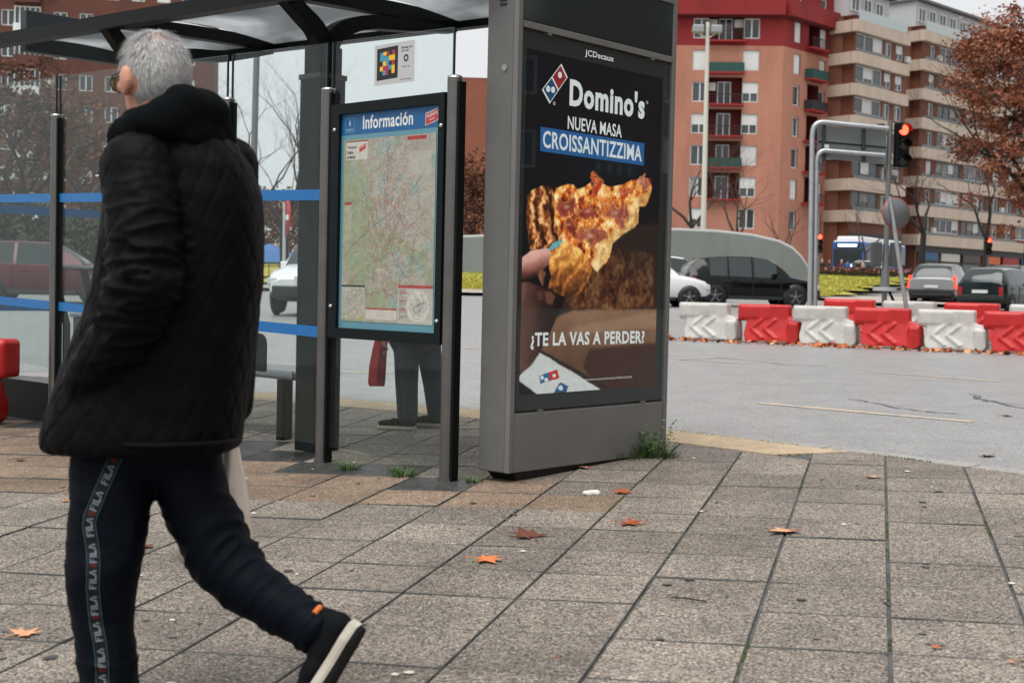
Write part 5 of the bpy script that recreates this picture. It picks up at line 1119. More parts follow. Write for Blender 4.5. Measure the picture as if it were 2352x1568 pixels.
# direction sign seen from behind, on a bent tube frame
q0 = rg(1862, 782); Dg = 23.6; b0 = px(1862, 690, Dg); gx = Vector((b0.x, b0.y, road_z(b0.x, b0.y))); root = thing('direction_sign', 'direction sign seen from behind on a bent galvanised tube frame', 'sign', gx)
def S2(x, y, d=0): return px(x, y, Dg+d)
def bend(a, c, b, n=6): return [Vector(a).lerp(Vector(c), t).lerp(Vector(c).lerp(Vector(b), t), t) for t in np.linspace(0, 1, n)]
mb = MB(); mb.tube([gx-Vector((0, 0, .1)), S2(1866, 312)]+bend(S2(1867, 305), S2(1868, 282), S2(1890, 281))+[S2(2040, 296)], .045, 12); mb.build('outer_tube', GALV, root)
mb = MB(); mb.tube([gx+Vector((.09, 0, -.1)), S2(1876, 378)]+bend(S2(1876, 372), S2(1877, 348), S2(1894, 346))+[S2(2032, 357)], .040, 12); mb.build('inner_tube', GALV, root)
mb = MB(); c = [S2(1879, 288, .10), S2(2036, 300, .10), S2(2036, 378, .10), S2(1879, 362, .10)]; mb.add(c+[p+Vector((0, .05, 0)) for p in c], [(3, 2, 1, 0), (4, 5, 6, 7)]+[(i, (i+1) % 4, 4+(i+1) % 4, 4+i) for i in range(4)]); sb = mb.build('sign_board', mat('grey sign back', (.14, .15, .152), .45, .3, var=.08), root)
for xx in (1893, 1984): mb = MB(); mb.tube([S2(xx, 288, .06), S2(xx, 374, .06)], .028, 6); mb.build('stiffener', mat('dark teal bar', (.015, .03, .034), .5), sb)
mb = MB(); mb.tube([S2(1879, 325, .09), S2(2036, 339, .09)], .012, 6); mb.build('board_seam', BSIG, sb)
mb = MB(); mb.add([S2(1894, 332, .03), S2(1904, 333, .03), S2(1904, 348, .03), S2(1894, 347, .03)], [(3, 2, 1, 0)]); mb.build('maker_label', PLATE, sb)
# leaning round sign
Dl = 21.8; a = px(2096, 752, Dl); g = ground_at(a.x, a.y); top = px(2044, 452, Dl); root = thing('road_sign', 'leaning round road sign seen from behind with a red rim', 'sign', g)
d = (top-a).normalized(); mb = MB(); mb.tube([g-d*.1, top], .034, 10); mb.build('post', GALV, root)
c = px(2060, 490, Dl+.06); nrm = Vector((-.30, 1, 0)).normalized(); e1 = Vector((nrm.y, -nrm.x, 0)); e1 = (e1-d*e1.dot(d)).normalized(); e2 = d; e3 = e1.cross(e2)
Ms = Matrix(((e1.x, e2.x, e3.x, c.x), (e1.y, e2.y, e3.y, c.y), (e1.z, e2.z, e3.z, c.z), (0, 0, 0, 1)))
MB().lathe([(0, 0), (.235, 0), (.24, -.012), (.235, -.024), (0, -.024)], 32, Ms).build('sign_disc', mat('grey sign back', (.14, .15, .152), .45, .3), root)
MB().lathe([(.235, -.012), (.252, -.018), (.252, -.028), (.22, -.03), (0, -.03)], 32, Ms).build('red_face', mat('sign red', srgb(170, 36, 36), .4), root)
# white lamp column with floodlights
Dc = 76; b0 = px(1615, 560, Dc); g = Vector((b0.x, b0.y, gz(b0.x, b0.y)-.3)); tp = px(1626, 52, Dc); root = thing('lamp_post', 'tall white lamp column with two floodlights before the red brick building', 'lamp post', g)
MB().tube([g, tp], [.17, .10], 12).build('column', mat('cream white paint', (.62, .62, .58), .5), root)
for dx in (-.55, .45):
    mb = MB(); mb.tube([tp-Vector((0, 0, .9)), tp+Vector((dx, -.1, -.6))], .04, 6); ar = mb.build('bracket', MATS['cream white paint'], root)
    mb = MB(); mb.bbox(tp.x+dx-.3, tp.x+dx+.3, tp.y-.45, tp.y+.1, tp.z-.62, tp.z-.2, .06); mb.build('floodlight', mat('floodlight grey', (.34, .36, .37), .4, .3), ar)
# posts seen through the shelter glass
P = px(580, 300, 26); g = ground_at(P.x, P.y); root = thing('lamp_post', 'slim grey lamp column seen through the shelter glass', 'lamp post', g); MB().tube([g, (P.x+.1, P.y, 9)], [.07, .05], 10).build('column', GREYP, root); mb = MB(); mb.tube([(P.x+.1, P.y, 8.95), (P.x+.3, P.y+.3, 9.2), (P.x+.5, P.y+1.2, 9.3)], .035, 8); mb.build('arm', GREYP, root); mb = MB(); mb.bbox(P.x+.35, P.x+.65, P.y+1.1, P.y+1.8, 9.22, 9.36, .04); mb.build('lamp_head', GREYP, root)
P = px(655, 500, 33); g = ground_at(P.x, P.y); root = thing('road_sign', 'red round no entry sign on a white post behind the shelter', 'sign', g); MB().tube([g, (P.x-.02, P.y, P.z+.35)], .04, 8).build('post', mat('pale post', (.5, .52, .52), .5), root)
Mq = frame_mat((P.x+.06, P.y-.06), (.35, -.94), P.z); MB().lathe([(0, .02), (.44, .02), (.45, 0), (0, 0)], 28, Mq).build('disc', mat('sign red', srgb(170, 36, 36), .4), root); mb = MB(); mb.box(-.28, .28, -.06, .06, .02, .026, 0, Mq); mb.build('bar', WHT, root)
P = px(618, 590, 62); root = thing('parasol', 'blue parasol beyond the white SUV', 'parasol', ground_at(P.x, P.y)); MB().lathe([(0, P.z+.6), (.9, P.z+.25), (1.5, P.z-.25), (1.48, P.z-.3), (.8, P.z+.15), (0, P.z+.5)], 8, Matrix.Translation((P.x, P.y, 0)), smooth=False).build('canopy', mat('blue canvas', srgb(70, 108, 160), .8), root); MB().tube([(P.x, P.y, ground_at(P.x, P.y).z), (P.x, P.y, P.z+.55)], .03, 6).build('pole', GALV, root)
# concrete ramp wall
Dw = 72; prof = [(1040, 552), (1065, 546), (1105, 545), (1300, 531), (1560, 530), (1650, 534), (1730, 543), (1790, 557), (1820, 572), (1840, 592), (1853, 612), (1860, 632)]
mb = MB(); tp_ = [px(x, y, Dw+(1860-x)*.004) for x, y in prof]; n = len(tp_); vs = []
for p in tp_: vs += [p, Vector((p.x, p.y, .6)), p+Vector((0, .45, 0)), Vector((p.x, p.y+.45, .6))]
fs = [];
for i in range(n-1): a, b = 4*i, 4*i+4; fs += [(a, a+1, b+1, b), (a+2, b+2, b+3, a+3), (a, b, b+2, a+2)]
fs += [(0, 2, 3, 1), (4*n-4, 4*n-3, 4*n-1, 4*n-2)]; mb.add(vs, fs); root = thing('ramp_wall', 'grey concrete ramp wall with a curved top behind the lawn', 'wall', (tp_[6].x, tp_[6].y, gz(tp_[6].x, tp_[6].y)))
mb.build('wall_face', mat('grey concrete', srgb(120, 128, 134), .8, var=.12, vscale=.6, bump=.1, bscale=8, coords='World', stretch=(1, 1, .35), detail=7), root)
for k_ in range(3, n-3, 2):
    for u_ in (.3,):
        q_ = tp_[k_].lerp(tp_[k_+1], u_); mb = MB(); mb.box(q_.x-.03, q_.x+.03, q_.y-.012, q_.y+.02, 1.0, q_.z-.05); mb.build('panel_joint', mat('wall joint', srgb(124, 127, 129), .9), root)
mb = MB(); mb.tube([p+Vector((0, .2, .02)) for p in tp_], .14, 6); mb.build('coping', mat('pale coping', srgb(166, 168, 168), .8), root)
# ================================================================== flower bed
mb = MB(); fx = [px(x, 640, 85) for x in np.linspace(1835, 2085, 30)]
soil = MB()
for a, b in zip(fx, fx[1:]): soil.box(a.x, b.x, 84.3, 85.7, 1.6, gz(a.x, 84.9)+.30+random.random()*.1)
for _ in range(2600):
    x = random.uniform(fx[0].x, fx[-1].x); y = random.uniform(84.1, 85.8); z = gz(x, 84.9)+.28+random.random()*.22; r = random.uniform(.05, .11); a = random.random()*6.28; k = random.random()
    vs = [(x+r*math.cos(a+t), y-.3*r*math.sin(a+t), z+r*math.sin(a+t)) for t in np.arange(5)*1.257]; mb.add(vs, [(0, 1, 2, 3, 4)], 0 if k < .35 else (1 if k < .6 else 2))
fb = thing('flower_bed', 'low bed of pink flowers edging the lawn', 'flower bed', (fx[15].x, 85, 1.9)); soil.build('hedge', mat('dark hedge', (.03, .035, .018), .9, var=.4, vscale=3, coords='World'), fb); tag(mb.build('blossoms', [mat('pink petal', srgb(206, 140, 160), .8), mat('mauve petal', srgb(120, 60, 96), .8), mat('bed leaf', srgb(60, 66, 36), .8)], fb), kind='stuff')
# ================================================================== people far away
def figure_mesh(step=.12, arm=.1, bag=False):
    mb = MB(); chain(mb, [(-step, .09, .06), (-step*.5, .09, .48), (0, .08, .88)], [.05, .06, .09], 10); chain(mb, [(step, -.09, .06), (step*.7, -.09, .48), (0, -.08, .88)], [.05, .06, .09], 10)
    chain(mb, [(-step, .09, .04), (-step+.14, .09, .03)], [.045, .04], 8); chain(mb, [(step, -.09, .04), (step+.14, -.09, .03)], [.045, .04], 8)
    chain(mb, [(0, 0, .88), (0, 0, 1.15), (0, 0, 1.34)], [.15, .15, .14], 12); capsule(mb, (0, -.14, 1.36), (0, .14, 1.36), .08, .08, 10); capsule(mb, (0, 0, 1.4), (.01, 0, 1.52), .055, .055, 10)
    mb.ball((.02, 0, 1.61), .095, .08, .115, 14); mb.ball((.11, 0, 1.59), .02, .015, .02, 8)
    for sg in (-1, 1): chain(mb, [(0, sg*.20, 1.36), (sg*arm*.5, sg*.23, 1.08), (sg*arm+.05, sg*.22, .84)], [.06, .05, .035], 10); chain(mb, [(sg*arm+.05, sg*.22, .82), (sg*arm+.07, sg*.22, .73)], [.03, .018], 8)
    return remesh(mb, .03, 2, 'body')
fig = [figure_mesh(.14, .12), figure_mesh(.02, .04), figure_mesh(.2, -.14)]
SKF = mat('skin far', srgb(190, 140, 118), .6)
def person_far(x, D, rz, k, coat, legs, hairc, label, zb=None, scale=1, group=None):
    p = px(x, 620, D); z = road_z(p.x, p.y) if zb is None else zb; me = fig[k].copy()
    for m_ in (legs, coat, SKF, hairc): me.materials.append(m_)
    for f in me.polygons:
        c = f.center; f.material_index = 3 if (c.z > 1.66 or (c.z > 1.55 and c.x < -.02)) else (2 if c.z > 1.46 or (c.z < .84 and abs(c.y) > .17 and c.z > .6) else (1 if c.z > .80 else 0))
    root = thing('person', label, 'person', (p.x, p.y, z), rz, group); o = link('body', me, None, root, False); o.scale = (scale,)*3; return root
cm = lambda n_, c: mat(n_, c, .85)
BK, NV, MR, GRY, BLC, BGE, WHc = cm('coat black', (.012, .012, .014)), cm('coat navy', (.02, .03, .06)), cm('coat maroon', (.16, .02, .03)), cm('coat grey', (.2, .2, .21)), cm('coat blue', (.03, .12, .33)), cm('coat beige', (.42, .30, .22)), cm('coat white', (.6, .6, .6))
HG, HD = cm('hair pale', (.45, .43, .40)), cm('hair dark', (.03, .02, .015))
for a in ((1888, 104, 2, 0, BK, NV, HG, 'person in black coat with pale hair beyond the flower bed'), (1905, 107, 3, 1, NV, BK, HD, 'person in navy coat standing before the white van'), (1932, 103, 0, 1, MR, BK, HG, 'white haired person in maroon coat near the bus front'), (1946, 106, 1, 0, BLC, NV, HD, 'person in bright blue jacket near the bus front'), (1982, 103, 3, 2, BGE, NV, HD, 'person in beige coat waiting by the blue bus'), (1972, 106, 2, 1, BK, BK, HG, 'pale haired person in black coat by the blue bus'), (2001, 104, 1, 1, NV, BK, HD, 'person in dark navy jacket facing the blue bus'), (2016, 105, 2, 0, GRY, NV, HG, 'person in grey coat beside the thin pole'), (2072, 92, 4, 2, BK, BK, HD, 'person in black walking at the end of the flower bed')):
    person_far(*a, zb=None)
# ================================================================== bus
bl, br = putcar(None, 1948, 112, 238, (12, 0)); bus = thing('city_bus', 'blue city bus with white roof pods and dark windows', 'bus', bl, br); BB = mat('bus blue', srgb(24, 92, 160), .35); BWt = mat('bus white', (.75, .76, .77), .4)
mb = MB(); mb.bbox(0, 12, -1.27, 1.27, .35, 3.0, .12); mb.build('body', BB, bus, False)
for sg in (-1, 1):
    for k in range(7): mb = MB(); mb.bbox(.35+1.52*k, 1.8+1.52*k, sg*1.265-.02, sg*1.265+.02, 1.15, 2.72, .02); mb.build('window', CGL, bus, False)
    for x in (2.8, 9.3): wheel_parts(bus, x, sg*1.14, .48, sg)
mb = MB(); mb.bbox(11.94, 12.04, -1.18, 1.18, 1.0, 2.45, .05); mb.build('windscreen', CGL, bus, False); mb = MB(); mb.bbox(11.96, 12.05, -.95, .95, 2.50, 2.85, .03); mb.build('destination_board', BSIG, bus, False)
mb = MB(); mb.box(12.052, 12.06, -.8, .8, 2.58, 2.78); mb.build('destination_display', mat('display light', (.8, .85, .85), .5, emit=(.9, 1, .98, 1.1)), bus, False)
for a, b in ((.6, 5.2), (5.8, 11.6)): mb = MB(); mb.bbox(a, b, -1.1, 1.1, 2.98, 3.45, .18); mb.build('roof_pod', BWt, bus, False)
mb = MB(); mb.bbox(.1, 11.9, -1.22, 1.22, 2.9, 3.08, .06); mb.build('roof', BWt, bus, False)
for sg in (-1, 1): mb = MB(); mb.bbox(11.98, 12.06, sg*.95-.18, sg*.95+.18, .62, .82, .03); mb.build('head_lamp', HEAD, bus, False)
l, r = putcar(None, 1915, 108.5, 172, (4.4, 0), 0); car('parked_van', 'white van nose behind the people near the bus', l, r, MATS['white paint'], SUV, SUVW, 1.9, (.95, 3.62), .36)['category'] = 'van'
# ================================================================== person waiting behind the glass
wp = gp(955, 985); wz = pz(wp.x, wp.y); wt = thing('person', 'person in dark trousers waiting on the far side of the information board', 'person', (wp.x, wp.y, wz))
Dp = wp.y/1.0
def WP(x, y, d=0): q = px(x, y, Dp+d); return q
mb = MB(); c0 = WP(955, 640); 
la, lb = [WP(934, 805), WP(934, 880), WP(936, 955, -.02)], [WP(985, 805, .1), WP(996, 880, .12), WP(1004, 950, .12)]
hipz = WP(950, 770, .05); chest = hipz+Vector((0, 0, .48)); 
chain(mb, [hipz+Vector((-.06, 0, 0))]+la, [.13, .085, .06, .045]); chain(mb, [hipz+Vector((.07, .04, 0))]+lb, [.13, .085, .06, .045]); chain(mb, [hipz, hipz+Vector((0, 0, .25)), chest], [.14, .15, .15]); capsule(mb, chest+Vector((-.15, 0, .03)), chest+Vector((.15, 0, .03)), .07, .07)
hd = chest+Vector((0, .0, .30)); capsule(mb, chest, hd, .06, .055); mb.ball(hd+Vector((0, 0, .06)), .078, .095, .115, 18); mb.ball(hd+Vector((0, .1, .05)), .014, .02, .018, 8); mb.ball(hd+Vector((-.078, 0, .05)), .01, .018, .028, 8); mb.ball(hd+Vector((.078, 0, .05)), .01, .018, .028, 8)
hb_ = WP(880, 790, -.04); hands = []
chain(mb, [chest+Vector((-.19, 0, .02)), chest+Vector((-.26, -.02, -.25)), hb_+Vector((0, 0, .02))], [.055, .048, .034]); chain(mb, [chest+Vector((.19, 0, .02)), chest+Vector((.25, .05, -.24)), chest+Vector((.20, .10, -.42))], [.055, .048, .034])
for c in (hb_, chest+Vector((.20, .12, -.48))):
    capsule(mb, c+Vector((0, 0, .03)), c, .03, .032)
    for k in range(4): a = c+Vector((-.008, -.026+.017*k, -.02)); chain(mb, [a, a+Vector((-.010, 0, -.032)), a+Vector((.014, 0, -.05)), a+Vector((.028, 0, -.03))], [.009, .0085, .008, .0075], 8)
    chain(mb, [c+Vector((.01, -.03, .01)), c+Vector((.028, -.035, -.02)), c+Vector((.03, -.02, -.04))], [.010, .009, .008], 8)
link('body', remesh(mb, .0085, 3, 'body'), SKIN, wt)
mb = MB(); chain(mb, [hipz+Vector((-.06, 0, .02))]+la, [.135, .088, .078, .070], 18); chain(mb, [hipz+Vector((.07, .04, .02))]+lb, [.135, .086, .074, .066], 18); me = remesh(mb, .010, 4, 'trousers'); link('trousers', me, mat('charcoal trousers', (.020, .028, .036), .8, var=.2, vscale=12), wt)
mb = MB(); chain(mb, [hipz+Vector((0, 0, .02)), hipz+Vector((0, 0, .28)), chest+Vector((0, 0, -.02))], [.175, .185, .165], 18); capsule(mb, chest+Vector((-.16, 0, .03)), chest+Vector((.16, 0, .03)), .085, .085)
chain(mb, [chest+Vector((-.19, 0, .02)), chest+Vector((-.26, -.02, -.25)), hb_+Vector((0, 0, .06))], [.075, .068, .052]); chain(mb, [chest+Vector((.19, 0, .02)), chest+Vector((.25, .05, -.24)), chest+Vector((.20, .10, -.40))], [.075, .068, .052]); link('coat', remesh(mb, .011, 4, 'coat'), mat('dark grey coat', (.03, .032, .036), .8), wt)
mb = MB(); mb.ball(hd+Vector((0, -.012, .085)), .086, .098, .10, 18); link('hair', remesh(mb, .012, 2, 'hair'), HD, wt)
mb = MB()
for pt in (la[-1], lb[-1]):
    hl = Vector((pt.x+.06, pt.y-.02, 0)); hl.z = pz(hl.x, hl.y)+.002; tt = hl+Vector((-.22, .10, 0)); tt.z = pz(tt.x, tt.y)+.002; shoe(hl, tt, Vector((0, 0, 1)), wt, False)
rb = thing('shopping_bag', 'red fabric shopping bag held by the person behind the glass', 'bag', WP(866, 885, -.04))
mb = MB(); vs = []; rr = [(780, 861, 891, .03), (800, 856, 889, .045), (840, 848, 887, .065), (877, 845, 885, .07), (887, 848, 883, .065)]
for y, L, Rr, dp in rr:
    for x, d in ((L, -.04), ((L+Rr)/2, -.04-dp), (Rr, -.04), ((L+Rr)/2, -.04+dp)): vs.append(WP(x, y, d))
mb.add(vs, [(i*4+j, (i+1)*4+j, (i+1)*4+(j+1) % 4, i*4+(j+1) % 4) for i in range(4) for j in range(4)]+[(19, 18, 17, 16), (0, 1, 2, 3)], 0); mb.build('sack', mat('red bag cloth', srgb(178, 34, 40), .7, var=.15, vscale=14, bump=.3, bscale=30), rb)
mb = MB(); mb.tube([WP(868, 786, -.06), WP(876, 765, -.05), WP(884, 786, -.03)], .008, 6); mb.build('handle', MATS['red bag cloth'], rb)
# ================================================================== fallen leaves, weeds, litter
def leaf_mesh(seed, R=.09):
    r_ = random.Random(seed); mb = MB(); pts = []; lob = [(-150, .55), (-128, .34), (-100, .85), (-72, .45), (-48, .95), (-24, .5), (0, 1.1), (24, .5), (48, .95), (72, .45), (100, .85), (128, .34), (150, .55), (180, .18)]
    for a, k in lob:
        t = R_(a+r_.gauss(0, 5)); rr = R*k*r_.uniform(.85, 1.12); x, y = rr*math.cos(t), rr*math.sin(t); pts.append((x, y, .006+.22*R*(abs(y)/R)**1.4*r_.uniform(.1, .9)+.22*R*max(0, x/R)**2*r_.uniform(-.1, .8)))
    n = len(pts); mid = [(p[0]*.45, p[1]*.45, p[2]*.35+.003) for p in pts]; mb.add(pts+mid+[(0, 0, .008)], [(i, (i+1) % n, n+(i+1) % n, n+i) for i in range(n)]+[(n+i, n+(i+1) % n, 2*n) for i in range(n)])
    mb.tube([(-R*.1, 0, .006), (-R*.5, R*.06, .012), (-R*.95, R*.16, .008)], [.0016, .0014, .002], 5); return mb.mesh('leaf')
lf = [(1215, 1234, 3, .105, 'curled rust brown maple leaf lying flat on the grey paving'), (1112, 1288, 1, .085, 'bright orange curled leaf on the grey paving'), (1443, 1204, 0, .085, 'flat rust red maple leaf on the paving right of the poster panel'), (1428, 1133, 0, .07, 'thin rust leaf on the mossy joint beside the brown paving'), (1805, 1222, 2, .10, 'pale pinkish maple leaf lying across a paving joint'), (2003, 1097, 2, .06, 'small tented pale leaf near the kerb'), (50, 1460, 2, .065, 'pale tan leaf on the paving left of the walking man'), (335, 1257, 3, .05, 'dark red leaf between the legs of the walking man'), (45, 1058, 3, .055, 'dark shrivelled leaf on the brown paving by the red barrier'), (1345, 1076, 2, .055, 'dry tan leaf tucked under the advertising panel'), (150, 1153, 1, .03, 'tiny orange leaf left of the walking man'), (2325, 1524, 2, .018, 'tiny tan leaf scrap near the paving edge'), (2150, 1490, 1, .02, 'tiny orange leaf scrap on a paving joint')]
for k, (x, y, c, R, lab) in enumerate(lf):
    p = gp(x, y); o = bpy.data.objects.new('fallen_leaf', leaf_mesh(k, R)); o.data.materials.append(LEAFM[c]); COL.objects.link(o); o.location = (p.x, p.y, p.z+.001); o.rotation_euler = (PB, -PA, random.random()*6.28); tag(o, lab, 'leaf')
p = rg(2271, 1050); o = bpy.data.objects.new('fallen_leaf', leaf_mesh(77, .07)); o.data.materials.append(LEAFM[0]); COL.objects.link(o); o.location = p; o.rotation_euler = (.1, .3, 2); tag(o, 'rolled rust leaf lying on the road near the kerb', 'leaf')
p = rg(2310, 957); o = bpy.data.objects.new('fallen_leaf', leaf_mesh(78, .06)); o.data.materials.append(LEAFM[3]); COL.objects.link(o); o.location = p; tag(o, 'flat brown leaf lying out on the asphalt', 'leaf')
p = gp(1357, 1137); mb = MB()
for k in range(5): mb.ball(p+Vector((random.gauss(0, .014), random.gauss(0, .012), .010)), random.uniform(.012, .02), n=10)
tag(link('crumpled_tissue', remesh(mb, .006, 1, 'tissue'), mat('tissue paper', (.72, .7, .67), .8, bump=.5, bscale=60)), 'small crumpled white tissue on the brown paving', 'litter')
p = gp(1578, 1378); mb = MB(); mb.tube([p+Vector((-.05, .02, .005)), p+Vector((0, 0, .007)), p+Vector((.06, -.03, .005))], [.0025, .003, .002], 5); tag(mb.build('twig', mat('dark twig', (.03, .018, .012), .8)), 'thin dark twig lying on the paving', 'twig')
GRN = mat('weed green', srgb(66, 96, 34), .7, var=.3, vscale=30); GRN2 = mat('weed leaf', srgb(88, 122, 70), .7, var=.25, vscale=30)
def tuft(p, n, h, sp, label, leafy=0):
    root = thing('weed_tuft', label, 'weed', p); mb = MB()
    for _ in range(n):
        a = random.random()*6.28; r = sp*random.random()**.7; b = p+Vector((r*math.cos(a), r*math.sin(a)*.6, -.01)); L = h*random.uniform(.45, 1.1); d = Vector((math.cos(a)*random.uniform(.1, .9), math.sin(a)*.6, 1)).normalized(); e = Vector((-math.sin(a), math.cos(a), 0))*.0028; m_ = b+d*L*.55; t_ = b+d*L*.9+Vector((math.cos(a), math.sin(a), -.25))*L*.3
        mb.add([b-e, b+e, m_+e*.7, m_-e*.7, t_], [(0, 1, 2, 3), (3, 2, 4)])
    mb.build('blades', GRN, root)
    if leafy:
        mb = MB()
        for _ in range(leafy):
            a = random.random()*6.28; st_ = p+Vector((sp*.6*math.cos(a)*random.random(), sp*.4*math.sin(a), 0)); tip = st_+Vector((math.cos(a)*h*.5, math.sin(a)*h*.3, h*random.uniform(.6, 1.35)))
            for k in range(9):
                c = st_.lerp(tip, .25+.75*k/8); R = .011*random.uniform(.6, 1.2); b = random.random()*6.28; e1 = Vector((math.cos(b), math.sin(b), .4))*R*1.5; e2 = Vector((-math.sin(b), math.cos(b), .3))*R; mb.add([c, c+e1*.5+e2, c+e1, c+e1*.5-e2], [(0, 1, 2, 3)])
        mb.build('leaves', GRN2, root)
tuft(gp(800, 1078), 90, .085, .075, 'grass tuft at the foot of the shelter glass near the middle post'); tuft(gp(926, 1093), 90, .085, .075, 'grass tuft under the information board'); tuft(gp(905, 1083), 40, .06, .04, 'small grass tuft left of the one under the board'); tuft(gp(1090, 1107), 50, .06, .045, 'small grass tuft between shelter post and poster panel')
for x, y, n_, h_, lab in ((1438, 1056, 50, .10, 'thin grass tuft against the poster panel base'), (1475, 1050, 110, .15, 'broad grass tuft against the poster panel base'), (1533, 1050, 60, .10, 'grass tuft at the right corner of the poster panel')): tuft(gp(x, y), n_, h_, .08, lab)
tuft(gp(1505, 1050), 60, .16, .09, 'leafy green weed at the right corner of the poster panel', 26)
# ================================================================== buildings
def facade(root, P0, w, L, z0, z1, ops, m, name='wall', rv=None):
    M = frame_mat(P0, w, 0); ss = sorted({0, L}|{v for o in ops for v in o[:2]}); zs = sorted({z0, z1}|{v for o in ops for v in o[2:4]}); mb = MB(); ids = {}
    def vid(a, b, d=0):
        k = (round(a, 4), round(b, 4), d)
        if k not in ids: ids[k] = len(mb.v); mb.v.append(tuple(M @ Vector((a, b, -d))))
        return ids[k]
    def face(q, mi=0): mb.f.append(tuple(q)); mb.m.append(mi); mb.sm.append(False)
    for a0, a1 in zip(ss, ss[1:]):
        for b0, b1 in zip(zs, zs[1:]):
            ca, cb = (a0+a1)/2, (b0+b1)/2
            if not any(o[0] < ca < o[1] and o[2] < cb < o[3] for o in ops): face([vid(a0, b0), vid(a1, b0), vid(a1, b1), vid(a0, b1)])
    for o in ops:
        a0, a1, b0, b1 = o[:4]; d = 1.1 if o[4] == 'loggia' else .22
        for p, q in (((a0, b0), (a1, b0)), ((a1, b0), (a1, b1)), ((a1, b1), (a0, b1)), ((a0, b1), (a0, b0))): face([vid(*p), vid(*q), vid(*q, d), vid(*p, d)], 1)
        if o[4] == 'loggia': face([vid(a0, b0, d), vid(a1, b0, d), vid(a1, b1, d), vid(a0, b1, d)], 1)
    mb.build(name, [m, rv or m], root)
    return M
WFR = mat('white window frame', (.78, .79, .79), .5); WBL = mat('white roller blind', (.72, .72, .70), .6, var=.04); GFR = mat('grey window frame', (.16, .17, .17), .5); WGL = mat('window glass', (.05, .062, .066), .08, spec=.7, objvar=.4); CURT = mat('net curtain', (.34, .33, .31), .8)
def window(root, M, s0, s1, za, zb, st='w', depth=.16, fr=None, mull=1, out=False):
    d = -depth if not out else .04; mb = MB(); t = .09; fr = fr or WFR
    for a, b, c, e in ((s0, s1, za, za+t), (s0, s1, zb-t, zb), (s0, s0+t, za+t, zb-t), (s1-t, s1, za+t, zb-t)): mb.box(a, b, c, e, d-.05, d+.05, 0, M)
    for k in range(mull): c = s0+(s1-s0)*(k+1)/(mull+1); mb.box(c-.05, c+.05, za+t, zb-t, d-.04, d+.045, 0, M)
    f = mb.build('window', fr, root); mb = MB(); mb.box(s0+t, s1-t, za+t, zb-t, d-.035, d-.02, 0, M); mb.build('pane', WGL, f)
    if st in 'bh':
        zc = za+t if st == 'b' else za+(zb-za)*.45; mb = MB(); mb.box(s0+t*.5, s1-t*.5, zc, zb-t*.4, d-.01, d+.056, 0, M); mb.build('blind', WBL, f)
    elif st == 'c': mb = MB(); mb.box(s0+t, s0+(s1-s0)*.48, za+t, zb-t, d-.019, d-.012, 0, M); mb.build('curtain', CURT, f)
    return f
def core(root, P0, w, L, dep, z0, z1, m, inset=.4):
    M = frame_mat(P0, w, 0); mb = MB(); mb.box(.02, L-.02, z0, z1-.02, -dep, -1.2, 0, M); mb.box(-.02, L+.02, z1-.05, z1+.02, -dep-.1, .02, 0, M); mb.build('core', m, root)
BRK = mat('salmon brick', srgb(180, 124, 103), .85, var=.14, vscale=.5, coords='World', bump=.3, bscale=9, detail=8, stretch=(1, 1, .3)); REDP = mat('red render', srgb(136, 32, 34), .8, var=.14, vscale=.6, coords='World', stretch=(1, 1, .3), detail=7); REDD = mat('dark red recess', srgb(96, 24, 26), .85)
SLAB = mat('red slab', srgb(150, 34, 36), .7); GPAN = mat('green railing panel', srgb(34, 74, 68), .7); DPAN = mat('dark railing', srgb(44, 40, 44), .7); ACM = mat('air conditioner', (.58, .57, .53), .6)
# --- red brick corner block
wF = Vector((.997, -.080)); cF = px(1792, 400, 124); Lf = 24.; PF = (cF.x-wF.x*Lf, cF.y-wF.y*Lf); wR = Vector((.678, .735)); zB = 1.6; zT = 31.; zM = 22.95
rb_ = thing('apartment_building', 'salmon brick apartment block with red upper floors and balconies', 'building', (cF.x, cF.y, zB))
def sx(P0, w_, x, y=300): return hit(P0, w_, x, y)[0]
floors = [7.5+2.84*i for i in range(8)]
colsF = [sx(PF, wF, x) for x in (1605, 1662, 1720)]; opsF = []; blinds = {(6, 0): 'w', (6, 2): 'w', (5, 0): 'b', (5, 2): 'b', (4, 0): 'w', (4, 2): 'h', (3, 0): 'h', (3, 2): 'h', (2, 0): 'w', (2, 2): 'b', (1, 0): 'c', (1, 2): 'h', (0, 0): 'h', (0, 2): 'w', (7, 0): 'w', (7, 2): 'c'}
wlistF = []
for i, z in enumerate(floors):
    for k in (0, 2): opsF.append((colsF[k]-.72, colsF[k]+.72, z-.95, z+.85, 'w')); wlistF.append((i, k))
    for c in (colsF[0]-7.5, colsF[0]-4.6): opsF.append((c-.72, c+.72, z-.95, z+.85, 'w')); wlistF.append((i, 9))
    if 0 < i < 7: opsF.append((colsF[1]-1.55, colsF[1]+1.55, z-1.25, z+1.25, 'loggia'))
lo = [o for o in opsF if o[3] < zM]; hi = [o for o in opsF if o[2] > zM]; sp = [o for o in opsF if o[2] <= zM <= o[3]]
hi += [(o[0], o[1], zM+.01, o[3], o[4]) for o in sp]
MF = facade(rb_, PF, wF, Lf, zB, zM, lo, BRK, rv=REDD); facade(rb_, PF, wF, Lf, zM, zT, hi, REDP, 'upper_wall', REDD)
for (i, k), o in zip(wlistF, [o for o in opsF if o[4] == 'w']): window(rb_, MF, *o[:4], blinds.get((i, k), random.choice('wbhc')))
